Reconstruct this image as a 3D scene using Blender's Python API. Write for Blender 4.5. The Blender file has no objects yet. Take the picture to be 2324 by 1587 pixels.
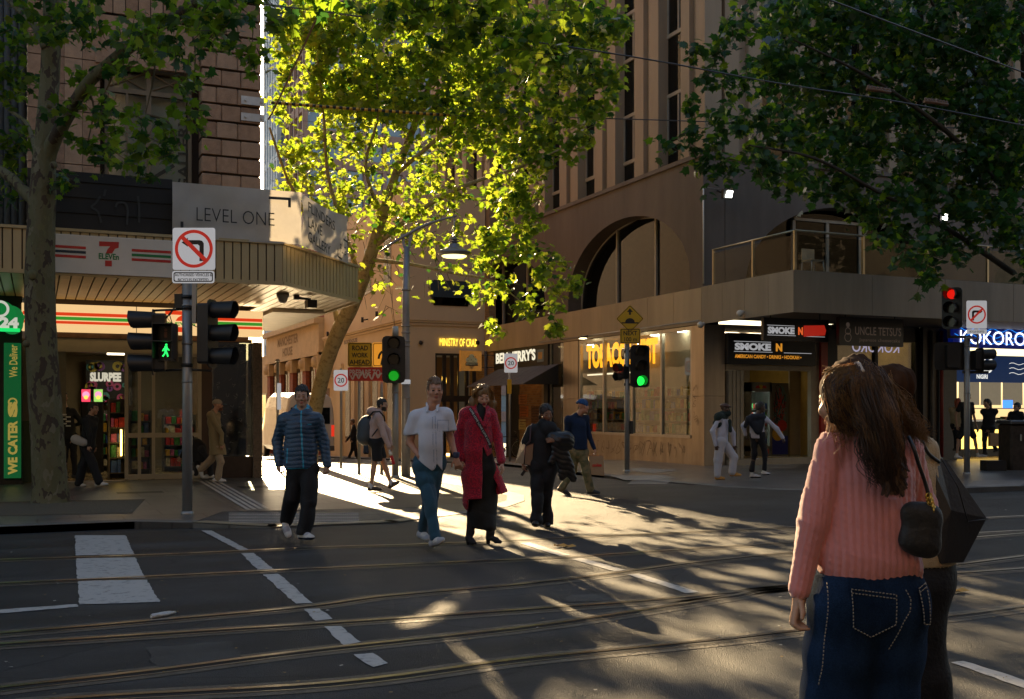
import bpy, math, random
import numpy as np
from mathutils import Vector, Matrix, Euler
random.seed(7); RNG = np.random.RandomState(11)
R_ = math.radians
SC = bpy.context.scene
COL = SC.collection

# ---- camera model: picture coordinates are those of a 2324 x 1587 copy of the photograph
FO, CX, HY, H = 2440.0, 1162.0, 932.0, 1.5
YAW = R_(23.82)
SY, CY = math.sin(YAW), math.cos(YAW)
def ray(x, y):
    t = (x-CX)/FO; u = (HY-y)/FO
    return Vector((SY+t*CY, CY-t*SY, u))
def atD(x, y, D): return ray(x, y)*D + Vector((0,0,H))
def G(x, y, z=0.0):
    return atD(x, y, (H-z)*FO/(y-HY))
def onY(x, y, Y):
    r = ray(x, y); return r*(Y/r.y) + Vector((0,0,H))
def onX(x, y, X):
    r = ray(x, y); return r*(X/r.x) + Vector((0,0,H))
def gz(Y):                       # the lane falls gently away from the crossing
    return -0.03*max(0.0, Y-28.0)

# ---- tags
def tag(o, label=None, cat=None, group=None, kind=None):
    if label: o['label'] = label
    if cat: o['category'] = cat
    if group: o['group'] = group
    if kind: o['kind'] = kind
    return o
def thing(name, label, cat, loc=(0,0,0), rz=0.0, group=None):
    o = bpy.data.objects.new(name, None); COL.objects.link(o)
    o.empty_display_size = 0.2
    o.location = loc; o.rotation_euler = (0,0,rz)
    return tag(o, label, cat, group)
def wmat(o):
    m = Matrix.Translation(o.location) @ o.rotation_euler.to_matrix().to_4x4()
    return (wmat(o.parent) @ m) if o.parent else m

# ---- materials
MATS = {}
def mat(name, col=(.5,.5,.5), rough=.6, metal=0.0, var=0.12, vscale=3.0, bump=0.0, bscale=40.0,
        emit=None, estr=0.0, spec=0.5, coat=0.0, streak=0.0, col2=None, c2amt=0.5, transl=0.0, sheen=0.0, fine=0.0):
    if name in MATS: return MATS[name]
    m = bpy.data.materials.new(name); m.use_nodes = True
    nt = m.node_tree; N = nt.nodes; L = nt.links
    b = N['Principled BSDF']
    b.inputs['Roughness'].default_value = rough
    b.inputs['Metallic'].default_value = metal
    b.inputs['Specular IOR Level'].default_value = spec
    b.inputs['Coat Weight'].default_value = coat
    b.inputs['Sheen Weight'].default_value = sheen
    tc = N.new('ShaderNodeTexCoord')
    n1 = N.new('ShaderNodeTexNoise'); n1.inputs['Scale'].default_value = vscale; n1.inputs['Detail'].default_value = 6
    n1.inputs['Roughness'].default_value = .65
    mp = N.new('ShaderNodeMapping'); L.new(tc.outputs['Object'], mp.inputs['Vector'])
    if streak: mp.inputs['Scale'].default_value = (1,1,streak)
    L.new(mp.outputs[0], n1.inputs['Vector'])
    rp = N.new('ShaderNodeMapRange'); rp.inputs['From Min'].default_value=.3; rp.inputs['From Max'].default_value=.7
    L.new(n1.outputs['Fac'], rp.inputs['Value'])
    mx = N.new('ShaderNodeMix'); mx.data_type='RGBA'
    c = list(col)
    if col2 is None:
        a = [max(0,x*(1-var)) for x in c]; d = [min(1,x*(1+var)) for x in c]
    else:
        a = c; d = list(col2)
        rp.inputs['From Min'].default_value=c2amt-.06; rp.inputs['From Max'].default_value=c2amt+.06
    mx.inputs['A'].default_value = (*a,1); mx.inputs['B'].default_value = (*d,1)
    L.new(rp.outputs[0], mx.inputs['Factor'])
    outc = mx.outputs['Result']
    if fine:
        n3 = N.new('ShaderNodeTexNoise'); n3.inputs['Scale'].default_value = 160; n3.inputs['Detail'].default_value=3
        L.new(tc.outputs['Object'], n3.inputs['Vector'])
        m3 = N.new('ShaderNodeMapRange'); m3.inputs['From Min'].default_value=.3; m3.inputs['From Max'].default_value=.7
        m3.inputs['To Min'].default_value=1-fine; m3.inputs['To Max'].default_value=1+fine
        L.new(n3.outputs['Fac'], m3.inputs['Value'])
        mm = N.new('ShaderNodeVectorMath'); mm.operation='SCALE'
        L.new(outc, mm.inputs[0]); L.new(m3.outputs[0], mm.inputs['Scale']); outc = mm.outputs[0]
    L.new(outc, b.inputs['Base Color'])
    if bump:
        n2 = N.new('ShaderNodeTexNoise'); n2.inputs['Scale'].default_value = bscale; n2.inputs['Detail'].default_value=5
        L.new(tc.outputs['Object'], n2.inputs['Vector'])
        bp = N.new('ShaderNodeBump'); bp.inputs['Strength'].default_value=bump; bp.inputs['Distance'].default_value=.02
        L.new(n2.outputs['Fac'], bp.inputs['Height']); L.new(bp.outputs[0], b.inputs['Normal'])
    if emit is not None:
        b.inputs['Emission Color'].default_value = (*emit,1); b.inputs['Emission Strength'].default_value = estr
    if transl:
        tr = N.new('ShaderNodeBsdfTranslucent'); L.new(outc, tr.inputs['Color'])
        ms = N.new('ShaderNodeMixShader'); ms.inputs[0].default_value = transl
        L.new(b.outputs[0], ms.inputs[1]); L.new(tr.outputs[0], ms.inputs[2])
        L.new(ms.outputs[0], N['Material Output'].inputs['Surface'])
    MATS[name] = m
    return m
def glass_mat(name, tint=(.8,.85,.85), refl=1.0, rough=.02):
    if name in MATS: return MATS[name]
    m = bpy.data.materials.new(name); m.use_nodes = True
    nt = m.node_tree; N = nt.nodes; L = nt.links
    N.remove(N['Principled BSDF'])
    tr = N.new('ShaderNodeBsdfTransparent'); tr.inputs[0].default_value=(*tint,1)
    gl = N.new('ShaderNodeBsdfGlossy'); gl.inputs['Roughness'].default_value=rough; gl.inputs[0].default_value=(.9,.93,.95,1)
    lw = N.new('ShaderNodeLayerWeight'); lw.inputs['Blend'].default_value=.5
    fr = N.new('ShaderNodeMath'); fr.operation='POWER'; fr.inputs[1].default_value=3.2; L.new(lw.outputs['Facing'], fr.inputs[0])
    nn = N.new('ShaderNodeTexNoise'); nn.inputs['Scale'].default_value=.8
    tc = N.new('ShaderNodeTexCoord'); L.new(tc.outputs['Object'], nn.inputs['Vector'])
    bp = N.new('ShaderNodeBump'); bp.inputs['Strength'].default_value=.05; bp.inputs['Distance'].default_value=.05
    L.new(nn.outputs['Fac'], bp.inputs['Height']); L.new(bp.outputs[0], gl.inputs['Normal'])
    mu = N.new('ShaderNodeMath'); mu.operation='MULTIPLY_ADD'; mu.inputs[1].default_value=min(.9,.75*refl); mu.inputs[2].default_value=.05*refl; mu.use_clamp=True
    L.new(fr.outputs[0], mu.inputs[0])
    ms = N.new('ShaderNodeMixShader'); L.new(mu.outputs[0], ms.inputs[0]); L.new(tr.outputs[0], ms.inputs[1]); L.new(gl.outputs[0], ms.inputs[2])
    L.new(ms.outputs[0], N['Material Output'].inputs['Surface'])
    MATS[name] = m
    return m

# ---- mesh builder in world coordinates
_TXT = {}
def text_geo(s, bold=0.0):
    k = (s, bold)
    if k in _TXT: return _TXT[k]
    cu = bpy.data.curves.new('t','FONT'); cu.body = s; cu.size = 1.0; cu.offset = bold; cu.resolution_u = 3
    ob = bpy.data.objects.new('t', cu)
    me = ob.to_mesh()
    vs = [tuple(v.co) for v in me.vertices]; fs = [tuple(p.vertices) for p in me.polygons]
    ob.to_mesh_clear(); bpy.data.objects.remove(ob); bpy.data.curves.remove(cu)
    if vs:
        x0=min(v[0] for v in vs); x1=max(v[0] for v in vs); y0=min(v[1] for v in vs); y1=max(v[1] for v in vs)
        vs = [((v[0]-x0)/(x1-x0), (v[1]-y0)/(y1-y0)) for v in vs]
    _TXT[k] = (vs, fs); return vs, fs
class MB:
    def __init__(s, tf=None):
        s.v=[]; s.f=[]; s.m=[]; s.mi=0; s.tf=tf; s.sm=[]; s.smooth=False
    def M(s, i): s.mi=i; return s
    def P(s, pts):
        b=len(s.v)
        if s.tf is not None: pts=[s.tf@Vector(p) for p in pts]
        s.v.extend([tuple(p) for p in pts]); return b
    def F(s, b, faces):
        for f in faces:
            s.f.append([b+i for i in f]); s.m.append(s.mi); s.sm.append(s.smooth)
        return s
    def quad(s, *p): b=s.P(p); return s.F(b,[tuple(range(len(p)))])
    def box(s, x0,x1,y0,y1,z0,z1):
        b=s.P([(x0,y0,z0),(x1,y0,z0),(x1,y1,z0),(x0,y1,z0),(x0,y0,z1),(x1,y0,z1),(x1,y1,z1),(x0,y1,z1)])
        return s.F(b,[(0,3,2,1),(4,5,6,7),(0,1,5,4),(1,2,6,5),(2,3,7,6),(3,0,4,7)])
    def cbox(s, x0,x1,y0,y1,z0,z1,c=.02):   # box with chamfered vertical and top edges (rounded look)
        pts=[]
        for z,i in ((z0,0),(z0+c,c*0),(z1-c,0),(z1,c)):
            k=c if (z==z1) else 0
            for (x,y) in ((x0+c,y0+k),(x1-c,y0+k),(x1-k,y0+c),(x1-k,y1-c),(x1-c,y1-k),(x0+c,y1-k),(x0+k,y1-c),(x0+k,y0+c)):
                pts.append((x,y,z))
        b=s.P(pts); fs=[tuple(range(7,-1,-1)), tuple(range(24,32))]
        for r in range(3):
            for i in range(8):
                j=(i+1)%8; fs.append((r*8+i, r*8+j, r*8+8+j, r*8+8+i))
        return s.F(b,fs)
    def prism(s, poly, y0, y1):             # polygon in xz, extruded along y
        n=len(poly)
        b=s.P([(p[0],y0,p[1]) for p in poly]+[(p[0],y1,p[1]) for p in poly])
        return s.F(b,[tuple(range(n)), tuple(range(2*n-1,n-1,-1))]+[(i,i+n,(i+1)%n+n,(i+1)%n) for i in range(n)])
    def zprism(s, poly, z0, z1):            # polygon in xy, extruded along z
        n=len(poly)
        b=s.P([(p[0],p[1],z0) for p in poly]+[(p[0],p[1],z1) for p in poly])
        return s.F(b,[tuple(range(n-1,-1,-1)), tuple(range(n,2*n))]+[(i,(i+1)%n,(i+1)%n+n,i+n) for i in range(n)])
    def cyl(s, a, c, r0, r1=None, n=12, caps=True):
        return s.tube([a,c],[r0, r0 if r1 is None else r1], n, caps)
    def tube(s, path, r, n=8, caps=True):
        path=[Vector(p) for p in path]; k=len(path)
        if not isinstance(r,(list,tuple)): r=[r]*k
        old=s.smooth; pts=[]; ref=None
        for i,p in enumerate(path):
            t=(path[min(i+1,k-1)]-path[max(i-1,0)]).normalized()
            if ref is None:
                ref = Vector((0,0,1)) if abs(t.z)<.9 else Vector((1,0,0))
            u=t.cross(ref).normalized(); w=t.cross(u).normalized(); ref = -w if False else ref
            for j in range(n):
                a=2*math.pi*j/n
                pts.append(p+(u*math.cos(a)+w*math.sin(a))*r[i])
        b=s.P(pts); s.smooth=True
        s.F(b,[(i*n+j, i*n+(j+1)%n, (i+1)*n+(j+1)%n, (i+1)*n+j) for i in range(k-1) for j in range(n)])
        s.smooth=False
        if caps: s.F(b,[tuple(range(n-1,-1,-1)), tuple((k-1)*n+j for j in range(n))])
        s.smooth=old; return s
    def lathe(s, c, prof, n=20, axis='z'):
        c=Vector(c); pts=[]
        for (r,z) in prof:
            for j in range(n):
                a=2*math.pi*j/n; x,y=r*math.cos(a), r*math.sin(a)
                pts.append(c+(Vector((x,y,z)) if axis=='z' else Vector((x,z,y)) if axis=='y' else Vector((z,x,y))))
        b=s.P(pts); k=len(prof); s.smooth=True
        s.F(b,[(i*n+j, i*n+(j+1)%n, (i+1)*n+(j+1)%n, (i+1)*n+j) for i in range(k-1) for j in range(n)])
        s.smooth=False
        s.F(b,[tuple(range(n-1,-1,-1)), tuple((k-1)*n+j for j in range(n))]); return s
    def ball(s, c, r, n=10, sq=(1,1,1)):
        prof=[(max(1e-4,math.sin(math.pi*i/n))*r, -math.cos(math.pi*i/n)*r) for i in range(n+1)]
        c=Vector(c); pts=[]
        for (a,z) in prof:
            for j in range(n*2):
                t=math.pi*j/n; pts.append(c+Vector((a*math.cos(t)*sq[0],a*math.sin(t)*sq[1],z*sq[2])))
        b=s.P(pts); m=n*2; s.smooth=True
        s.F(b,[(i*m+j,i*m+(j+1)%m,(i+1)*m+(j+1)%m,(i+1)*m+j) for i in range(n) for j in range(m)]); s.smooth=False; return s
    def text(s, txt, x0, x1, z0, z1, y, bold=0.0, fn=None):   # flat lettering in the xz plane
        vs,fs=text_geo(txt,bold)
        pts=[(x0+a*(x1-x0), y, z0+c*(z1-z0)) for a,c in vs]
        if fn: pts=[fn(p) for p in pts]
        b=s.P(pts); return s.F(b,fs)
    def stroke(s, pts, w, y):               # flat polyline in xz plane of width w
        pts=[Vector((p[0],p[1])) for p in pts]
        L=[];Rr=[]
        for i,p in enumerate(pts):
            t=(pts[min(i+1,len(pts)-1)]-pts[max(i-1,0)]).normalized(); n=Vector((-t.y,t.x))*w/2
            L.append((p.x+n.x,y,p.y+n.y)); Rr.append((p.x-n.x,y,p.y-n.y))
        k=len(pts); b=s.P(L+Rr)
        return s.F(b,[(i,i+1,k+i+1,k+i) for i in range(k-1)])
    def ring(s, cx, cz, r0, r1, y, n=40):
        b=s.P([(cx+r*math.cos(2*math.pi*j/n),y,cz+r*math.sin(2*math.pi*j/n)) for r in (r0,r1) for j in range(n)])
        return s.F(b,[(j,(j+1)%n,n+(j+1)%n,n+j) for j in range(n)])
    def disc(s, cx, cz, r, y, n=32):
        b=s.P([(cx+r*math.cos(2*math.pi*j/n),y,cz+r*math.sin(2*math.pi*j/n)) for j in range(n)])
        return s.F(b,[tuple(range(n))])
    def build(s, name, mats, parent=None, weld=False):
        me = bpy.data.meshes.new(name)
        if not isinstance(mats,(list,tuple)): mats=[mats]
        v = np.array(s.v, dtype=np.float64).reshape(-1,3)
        if parent is not None:
            inv = np.array(wmat(parent).inverted()); v = v@inv[:3,:3].T+inv[:3,3]
        me.from_pydata(v.tolist(), [], s.f)
        for m in mats: me.materials.append(m)
        me.polygons.foreach_set('material_index', s.m)
        me.polygons.foreach_set('use_smooth', s.sm)
        me.update()
        o = bpy.data.objects.new(name, me); COL.objects.link(o)
        if parent is not None: o.parent = parent
        return o
def struct(name, mb, mats): return tag(mb.build(name, mats), kind='structure')
def copy_tree(o, parent=None):
    c=o.copy(); COL.objects.link(c); c.parent=parent
    for ch in list(o.children): copy_tree(ch,c)
    return c
def camframe(p):                           # local frame facing the camera at world point p
    return Matrix.Translation(p) @ Matrix.Rotation(-YAW,4,'Z')
def sidef(X, Y0=0.0):                      # local x runs along -Y, y into the wall (+X)
    return Matrix.Translation((X,Y0,0)) @ Matrix.Rotation(-math.pi/2,4,'Z')
# ================= camera, light =================
cam = bpy.data.cameras.new('camera'); co = bpy.data.objects.new('camera', cam); COL.objects.link(co)
co.location=(0,0,H); co.rotation_euler=(R_(90),0,-YAW)
cam.sensor_width=36; cam.lens=FO/2324*36; cam.shift_y=(HY-793.5)/2324; cam.clip_start=.1; cam.clip_end=2000
SC.camera=co
SUN_AZ, SUN_EL = math.atan2(.15,1.0), R_(20)
w=bpy.data.worlds.new('World'); SC.world=w; w.use_nodes=True
sky=w.node_tree.nodes.new('ShaderNodeTexSky'); sky.sky_type='NISHITA'; sky.sun_disc=False
sky.sun_elevation=SUN_EL; sky.sun_rotation=SUN_AZ; sky.air_density=1.2; sky.dust_density=2.0
bg=w.node_tree.nodes['Background']; bg.inputs['Strength'].default_value=.062
w.node_tree.links.new(sky.outputs[0], bg.inputs['Color'])
sl=bpy.data.lights.new('sun','SUN'); sl.energy=5.0; sl.angle=R_(.5); sl.color=(1,.73,.40)
so=bpy.data.objects.new('sun',sl); COL.objects.link(so)
sd=Vector((math.sin(SUN_AZ)*math.cos(SUN_EL), math.cos(SUN_AZ)*math.cos(SUN_EL), math.sin(SUN_EL)))
so.rotation_euler = sd.to_track_quat('Z','Y').to_euler()
SC.view_settings.view_transform='Standard'; SC.view_settings.look='None'; SC.view_settings.gamma=1
SC.view_settings.exposure=2.05
SC.cycles.use_denoising=True
SC.cycles.max_bounces=7; SC.cycles.transparent_max_bounces=12; SC.cycles.diffuse_bounces=4; SC.cycles.glossy_bounces=3
SC.cycles.sample_clamp_indirect=6; SC.cycles.caustics_reflective=False; SC.cycles.caustics_refractive=False

# ================= ground =================
def asphalt(name, c=(.034,.035,.036), rough=.60):
    m=mat(name, c, rough, var=.35, vscale=.9, bump=.9, bscale=120, fine=.35, spec=.33)
    nt=m.node_tree; N=nt.nodes; L=nt.links
    b=N['Principled BSDF']; bc=b.inputs['Base Color'].links[0].from_socket
    tc=[n for n in N if n.type=='TEX_COORD'][0]
    mp=N.new('ShaderNodeMapping'); mp.inputs['Scale'].default_value=(.12,1.6,1); L.new(tc.outputs['Object'],mp.inputs['Vector'])
    n=N.new('ShaderNodeTexNoise'); n.inputs['Scale'].default_value=1.2; n.inputs['Detail'].default_value=5; L.new(mp.outputs[0],n.inputs['Vector'])
    r=N.new('ShaderNodeMapRange'); r.inputs['From Min'].default_value=.35; r.inputs['From Max'].default_value=.7; r.inputs['To Min'].default_value=.55; r.inputs['To Max'].default_value=1.6
    L.new(n.outputs['Fac'],r.inputs['Value'])
    vo=N.new('ShaderNodeTexVoronoi'); vo.feature='DISTANCE_TO_EDGE'; vo.inputs['Scale'].default_value=.5
    nd=N.new('ShaderNodeTexNoise'); nd.inputs['Scale'].default_value=3; nd.inputs['Detail'].default_value=6
    L.new(tc.outputs['Object'],nd.inputs['Vector'])
    va=N.new('ShaderNodeMix'); va.data_type='RGBA'; va.inputs['Factor'].default_value=.12
    L.new(tc.outputs['Object'],va.inputs['A']); L.new(nd.outputs['Color'],va.inputs['B']); L.new(va.outputs['Result'],vo.inputs['Vector'])
    cr=N.new('ShaderNodeMapRange'); cr.inputs['From Min'].default_value=0; cr.inputs['From Max'].default_value=.006; cr.inputs['To Min'].default_value=.45; cr.inputs['To Max'].default_value=1
    L.new(vo.outputs['Distance'],cr.inputs['Value'])
    mm=N.new('ShaderNodeMath'); mm.operation='MULTIPLY'; L.new(r.outputs[0],mm.inputs[0]); L.new(cr.outputs[0],mm.inputs[1])
    sc=N.new('ShaderNodeVectorMath'); sc.operation='SCALE'; L.new(bc,sc.inputs[0]); L.new(mm.outputs[0],sc.inputs['Scale']); L.new(sc.outputs[0],b.inputs['Base Color'])
    rr=N.new('ShaderNodeMapRange'); rr.inputs['To Min'].default_value=rough-.1; rr.inputs['To Max'].default_value=rough+.14
    L.new(n.outputs['Fac'],rr.inputs['Value']); L.new(rr.outputs[0],b.inputs['Roughness'])
    return m
def paving(name, c, w_=1.1, h_=.9, rough=.42, mortar=.35):
    m=mat(name, c, rough, var=.22, vscale=1.3, bump=.25, bscale=90, fine=.12)
    nt=m.node_tree; N=nt.nodes; L=nt.links
    b=N['Principled BSDF']; bc=b.inputs['Base Color'].links[0].from_socket
    tc=[n for n in N if n.type=='TEX_COORD'][0]
    br=N.new('ShaderNodeTexBrick'); br.inputs['Scale'].default_value=1; br.inputs['Brick Width'].default_value=w_; br.inputs['Row Height'].default_value=h_
    br.inputs['Mortar Size'].default_value=.014; br.inputs['Color1'].default_value=(1,1,1,1); br.inputs['Color2'].default_value=(.68,.7,.72,1); br.inputs['Mortar'].default_value=(mortar,mortar,mortar,1)
    L.new(tc.outputs['Object'],br.inputs['Vector'])
    mx=N.new('ShaderNodeMix'); mx.data_type='RGBA'; mx.blend_type='MULTIPLY'; mx.inputs['Factor'].default_value=1
    L.new(bc,mx.inputs['A']); L.new(br.outputs['Color'],mx.inputs['B']); L.new(mx.outputs['Result'],b.inputs['Base Color'])
    return m
M_road=asphalt('asphalt'); M_lane=asphalt('lane_asphalt',(.055,.052,.048),.6)
M_pave=paving('bluestone_paving',(.13,.122,.11),rough=.36)
M_kerb=mat('bluestone_kerb',(.13,.13,.125),.6,var=.25,vscale=2,bump=.3)
M_white=mat('road_paint',(.42,.41,.385),.65,var=.15,vscale=14,bump=.3,col2=(.20,.195,.185),c2amt=.60)
M_steel_rail=mat('rail_steel',(.42,.38,.33),.28,metal=1,var=.25,vscale=2)
M_dark=mat('black',(.012,.012,.014),.5)

KX0,KX1,KY=8.0,12.05,15.35        # lane kerbs and the main street's far kerb
def gut(d): return max(0,1-d/1.6)
def road_z(x,y):
    z=-.022
    if x<KX0 or x>KX1: d=KY-y
    else: d=99
    if y>KY+1.5: d=min(x-KX0,KX1-x)
    elif y<KY and KX0-2<x<KX1+3: d=99
    return z-.075*gut(max(0,d))+ (gz(y) if y>28 else 0)
# main street: a grid sheet with dips along the kerb
mb=MB(); xs=[-60,-30,-15,-8,-4,0,2,4,5.2,6,7,8,9.5,11,12,13,14.5,16,20,26,36,60,120]; ys=[-25,-10,0,5,9,11,12.5,13.3,13.9,14.3,14.7,15.0,15.2,15.35,15.9,16.6,17.4,18.4]
def mz(x,y):
    z=-.022-.004*max(0,y-9)*0
    if 2.4<x<14.2: return z+.018*max(0,min(1,(y-13.3)/.5))
    return z-.075*gut(max(0,KY-y)) if y<=KY else -.1
b=mb.P([(x,y,mz(x,y)) for y in ys for x in xs]); n=len(xs)
mb.F(b,[(j*n+i,j*n+i+1,(j+1)*n+i+1,(j+1)*n+i) for j in range(len(ys)-1) for i in range(n-1)])
struct('road',mb,M_road)
mb=MB(); ys=[18.4,19.5,22,25,28,32,40,50,60,80,110,160,260]; xs=[6.5,8,8.4,9,10,11,11.6,12.05,14]
b=mb.P([(x,y,-.022-.05*(1 if (x<8.1 or x>12) and y>20 else 0)+gz(y)) for y in ys for x in xs]); n=len(xs)
mb.F(b,[(j*n+i,j*n+i+1,(j+1)*n+i+1,(j+1)*n+i) for j in range(len(ys)-1) for i in range(n-1)])
struct('lane_road',mb,M_lane)
# a base sheet out to the horizon
mb=MB(); mb.quad((-900,-900,-8),(900,-900,-8),(900,1500,-8),(-900,1500,-8)); struct('ground',mb,M_road)

def arcp(cx,cy,r,a0,a1,n=9): return [(cx+r*math.cos(R_(a0+(a1-a0)*i/n)), cy+r*math.sin(R_(a0+(a1-a0)*i/n))) for i in range(n+1)]
def slab(name, poly, z0, z1, m, fall=False):
    mb=MB(); n=len(poly)
    f=lambda y: gz(y) if fall else 0
    b=mb.P([(p[0],p[1],z1+f(p[1])) for p in poly]+[(p[0],p[1],z0+f(p[1])) for p in poly])
    mb.F(b,[tuple(range(n))]+[(i,i+n,(i+1)%n+n,(i+1)%n) for i in range(n)])
    return struct(name,mb,m)
def kerbline(name, pts, w=.3, z0=-.2, z1=.004, inner=1):
    mb=MB(); P=[Vector(p) for p in pts]; L=[];Q=[]
    for i,p in enumerate(P):
        t=(P[min(i+1,len(P)-1)]-P[max(i-1,0)]).normalized(); nn=Vector((-t.y,t.x))*w*inner
        L.append(p); Q.append(p+nn)
    k=len(P)
    b=mb.P([(p.x,p.y,z1+gz(p.y)-.0) for p in L]+[(p.x,p.y,z1+gz(p.y)) for p in Q]+[(p.x,p.y,z0+gz(p.y)) for p in L])
    mb.F(b,[(i,i+1,k+i+1,k+i) for i in range(k-1)]+[(2*k+i,2*k+i+1,i+1,i) for i in range(k-1)])
    return struct(name,mb,M_kerb)
# left corner: kerb along the main street, ramp flush with the road, rounded corner, then down the lane
cl=[(-60,KY),(1.2,KY),(1.9,14.85),(2.75,13.9),(4.4,13.8),(5.2,14.3),(5.9,14.75),(6.7,15.35),(7.4,16.25),(7.87,17.3),(KX0,18.3),(KX0,28)]
slab('footpath_left', cl+[(-60,28)], -.25, 0, M_pave)
slab('lane_footpath_left', [(KX0,28),(KX0,60),(KX0,200),(3.5,200),(3.5,60),(3.5,28)], -.25, 0, M_pave, True)
kerbline('kerb_left', cl[:3],inner=1); kerbline('kerb_corner', cl[5:]+[(KX0,60),(KX0,200)],inner=1)
mb=MB()
for (a,c,w_) in ((cl[2],cl[3],.25),(cl[3],cl[4],.28),(cl[4],cl[5],.25)):
    a=Vector(a);c=Vector(c);t_=(c-a).normalized();nn=Vector((-t_.y,t_.x))*w_; mb.quad(*[(p.x,p.y,.0105) for p in (a-t_*.05,c+t_*.05,c+nn,a+nn)])
RL=mb
cr=[(KX1,28),(KX1,22.0)]+[(12.1,19.5),(12.35,17.6),(12.9,16.4),(13.9,15.75),(15.2,15.5)]+[(19,KY+.1),(120,KY+.1)]
slab('footpath_right', cr+[(120,28)], -.25, 0, M_pave)
slab('lane_footpath_right', [(KX1,28),(30,28),(30,60),(30,200),(KX1,200),(KX1,60)], -.25, 0, M_pave, True)
kerbline('kerb_right', [(KX1,200),(KX1,60)]+cr,inner=1)

# sheets laid on road and paving
M_conc=mat('pale_concrete',(.26,.245,.22),.6,var=.2,vscale=2,bump=.3)
M_ramp=asphalt('ramp_asphalt',(.085,.083,.08),.6)
struct('ramp_lip',RL,mat('tan_concrete',(.24,.19,.12),.6,var=.25,vscale=3))
M_tact=mat('tactile_studs',(.50,.46,.40),.5,var=.2)
def sheet(name, quads, z, m, px=True, seg=1, rough_edge=0):
    mb=MB()
    for q in quads:
        pts=[G(x,y,z) for x,y in q] if px else [Vector((x,y,z)) for x,y in q]
        if rough_edge:
            o=[]
            for i in range(len(pts)):
                a,c=pts[i],pts[(i+1)%len(pts)]; L_=(c-a).length; k=max(2,int(L_/.07)); nn=Vector((-(c-a).y,(c-a).x,0)).normalized()
                for j in range(k): o.append(a.lerp(c,j/k)+nn*random.uniform(-1,1)*rough_edge)
            pts=[Vector((p.x,p.y,z)) for p in o]
        mb.quad(*pts)
    return struct(name,mb,m)
sheet('ramp_surface',[[(436,1186),(505,1161),(955,1151),(985,1169),(895,1181),(625,1190)]],.006,M_ramp)
mb=MB()                       # studs on the ramp
for r in range(7):
    for c in range(62):
        p=G(522+c*4.75+r*0,1165+r*3.4,.008); mb.lathe((p.x,p.y,.006),[(.022,0),(.015,.006)],6)
struct('tactile_paving_ramp',mb,M_tact)
mb=MB()
for k in range(4):
    a=G(455+k*11,1092-k*1.0,.004); b2=G(565+k*14,1158-k*1,.004); t=(b2-a).normalized(); nn=Vector((-t.y,t.x,0))*.03
    mb.quad((a.x-nn.x,a.y-nn.y,.008),(b2.x-nn.x,b2.y-nn.y,.008),(b2.x+nn.x,b2.y+nn.y,.008),(a.x+nn.x,a.y+nn.y,.008))
struct('tactile_guide_strips',mb,M_tact)
sheet('tree_pit',[[(-40,1140),(330,1133),(300,1165),(-40,1172)]],.005,mat('tree_pit_gravel',(.10,.08,.05),.9,var=.5,vscale=30,bump=.6))
sheet('pale_paving_patches',[[(1245+140,1080),(1500,1078),(1540,1086),(1420,1090)],[(1395,1064),(1450,1062),(1545,1067),(1480,1074)]],.006,M_conc)
mb=MB()
for (x0,x1,y0,y1) in ((1440,1530,1089,1098),(1640,1820,1052,1062),(2210,2330,1092,1103)):
    nr=5
    for r in range(nr):
        yy=y0+(y1-y0)*r/(nr-1)
        for c in range(int((x1-x0)/4)):
            p=G(x0+c*4-(r*3),yy,.006); mb.lathe((p.x,p.y,.003),[(.03,0),(.02,.007)],5)
struct('tactile_paving_right',mb,M_tact)
dash=[[(457,1204),(480,1204),(567,1249),(545,1250)],[(547,1256),(575,1255),(622,1292),(585,1293)],[(597,1304),(632,1302),(710,1369),(670,1370)],
 [(690,1382),(725,1381),(755,1405),(715,1409)],[(735,1422),(772,1421),(820,1457),(782,1465)],[(802,1485),(845,1482),(880,1505),(845,1514)],
 [(1177,1232),(1202,1231),(1294,1260),(1270,1262)],[(1296,1269),(1322,1267),(1421,1294),(1392,1296)],[(1424,1304),(1450,1302),(1587,1344),(1557,1346)],
 [(2160,1504),(2187,1500),(2340,1548),(2340,1568)],[(2400,1560),(2430,1556),(2560,1600),(2520,1612)]]
stop=[[(170,1215),(285,1215),(305,1258),(172,1261)],[(173,1267),(307,1265),(330,1311),(175,1314)],[(177,1318),(333,1316),(363,1366),(179,1372)],[(-60,1388),(175,1371),(178,1377),(-60,1397)],
 [(1253,1117),(1599,1109.6),(1599,1111.4),(1253,1119)]]
sheet('road_markings', dash+stop, -.016, M_white, rough_edge=.008)
sheet('road_patches',[[(1280,1356),(1300,1350),(1370,1350),(1400,1362),(1330,1366),(1290,1367)],[(1140,1131),(1390,1114),(1420,1127),(1250,1150)],[(330,1470),(520,1455),(560,1500),(360,1520)]],-.018,asphalt('road_patch_asphalt',(.075,.072,.066),.7),rough_edge=.02)
sheet('road_grates',[[(1300,1160),(1360,1153),(1460,1156),(1400,1164)]],-.012,mat('worn_timber',(.12,.09,.055),.8,var=.4,vscale=6))
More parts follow.
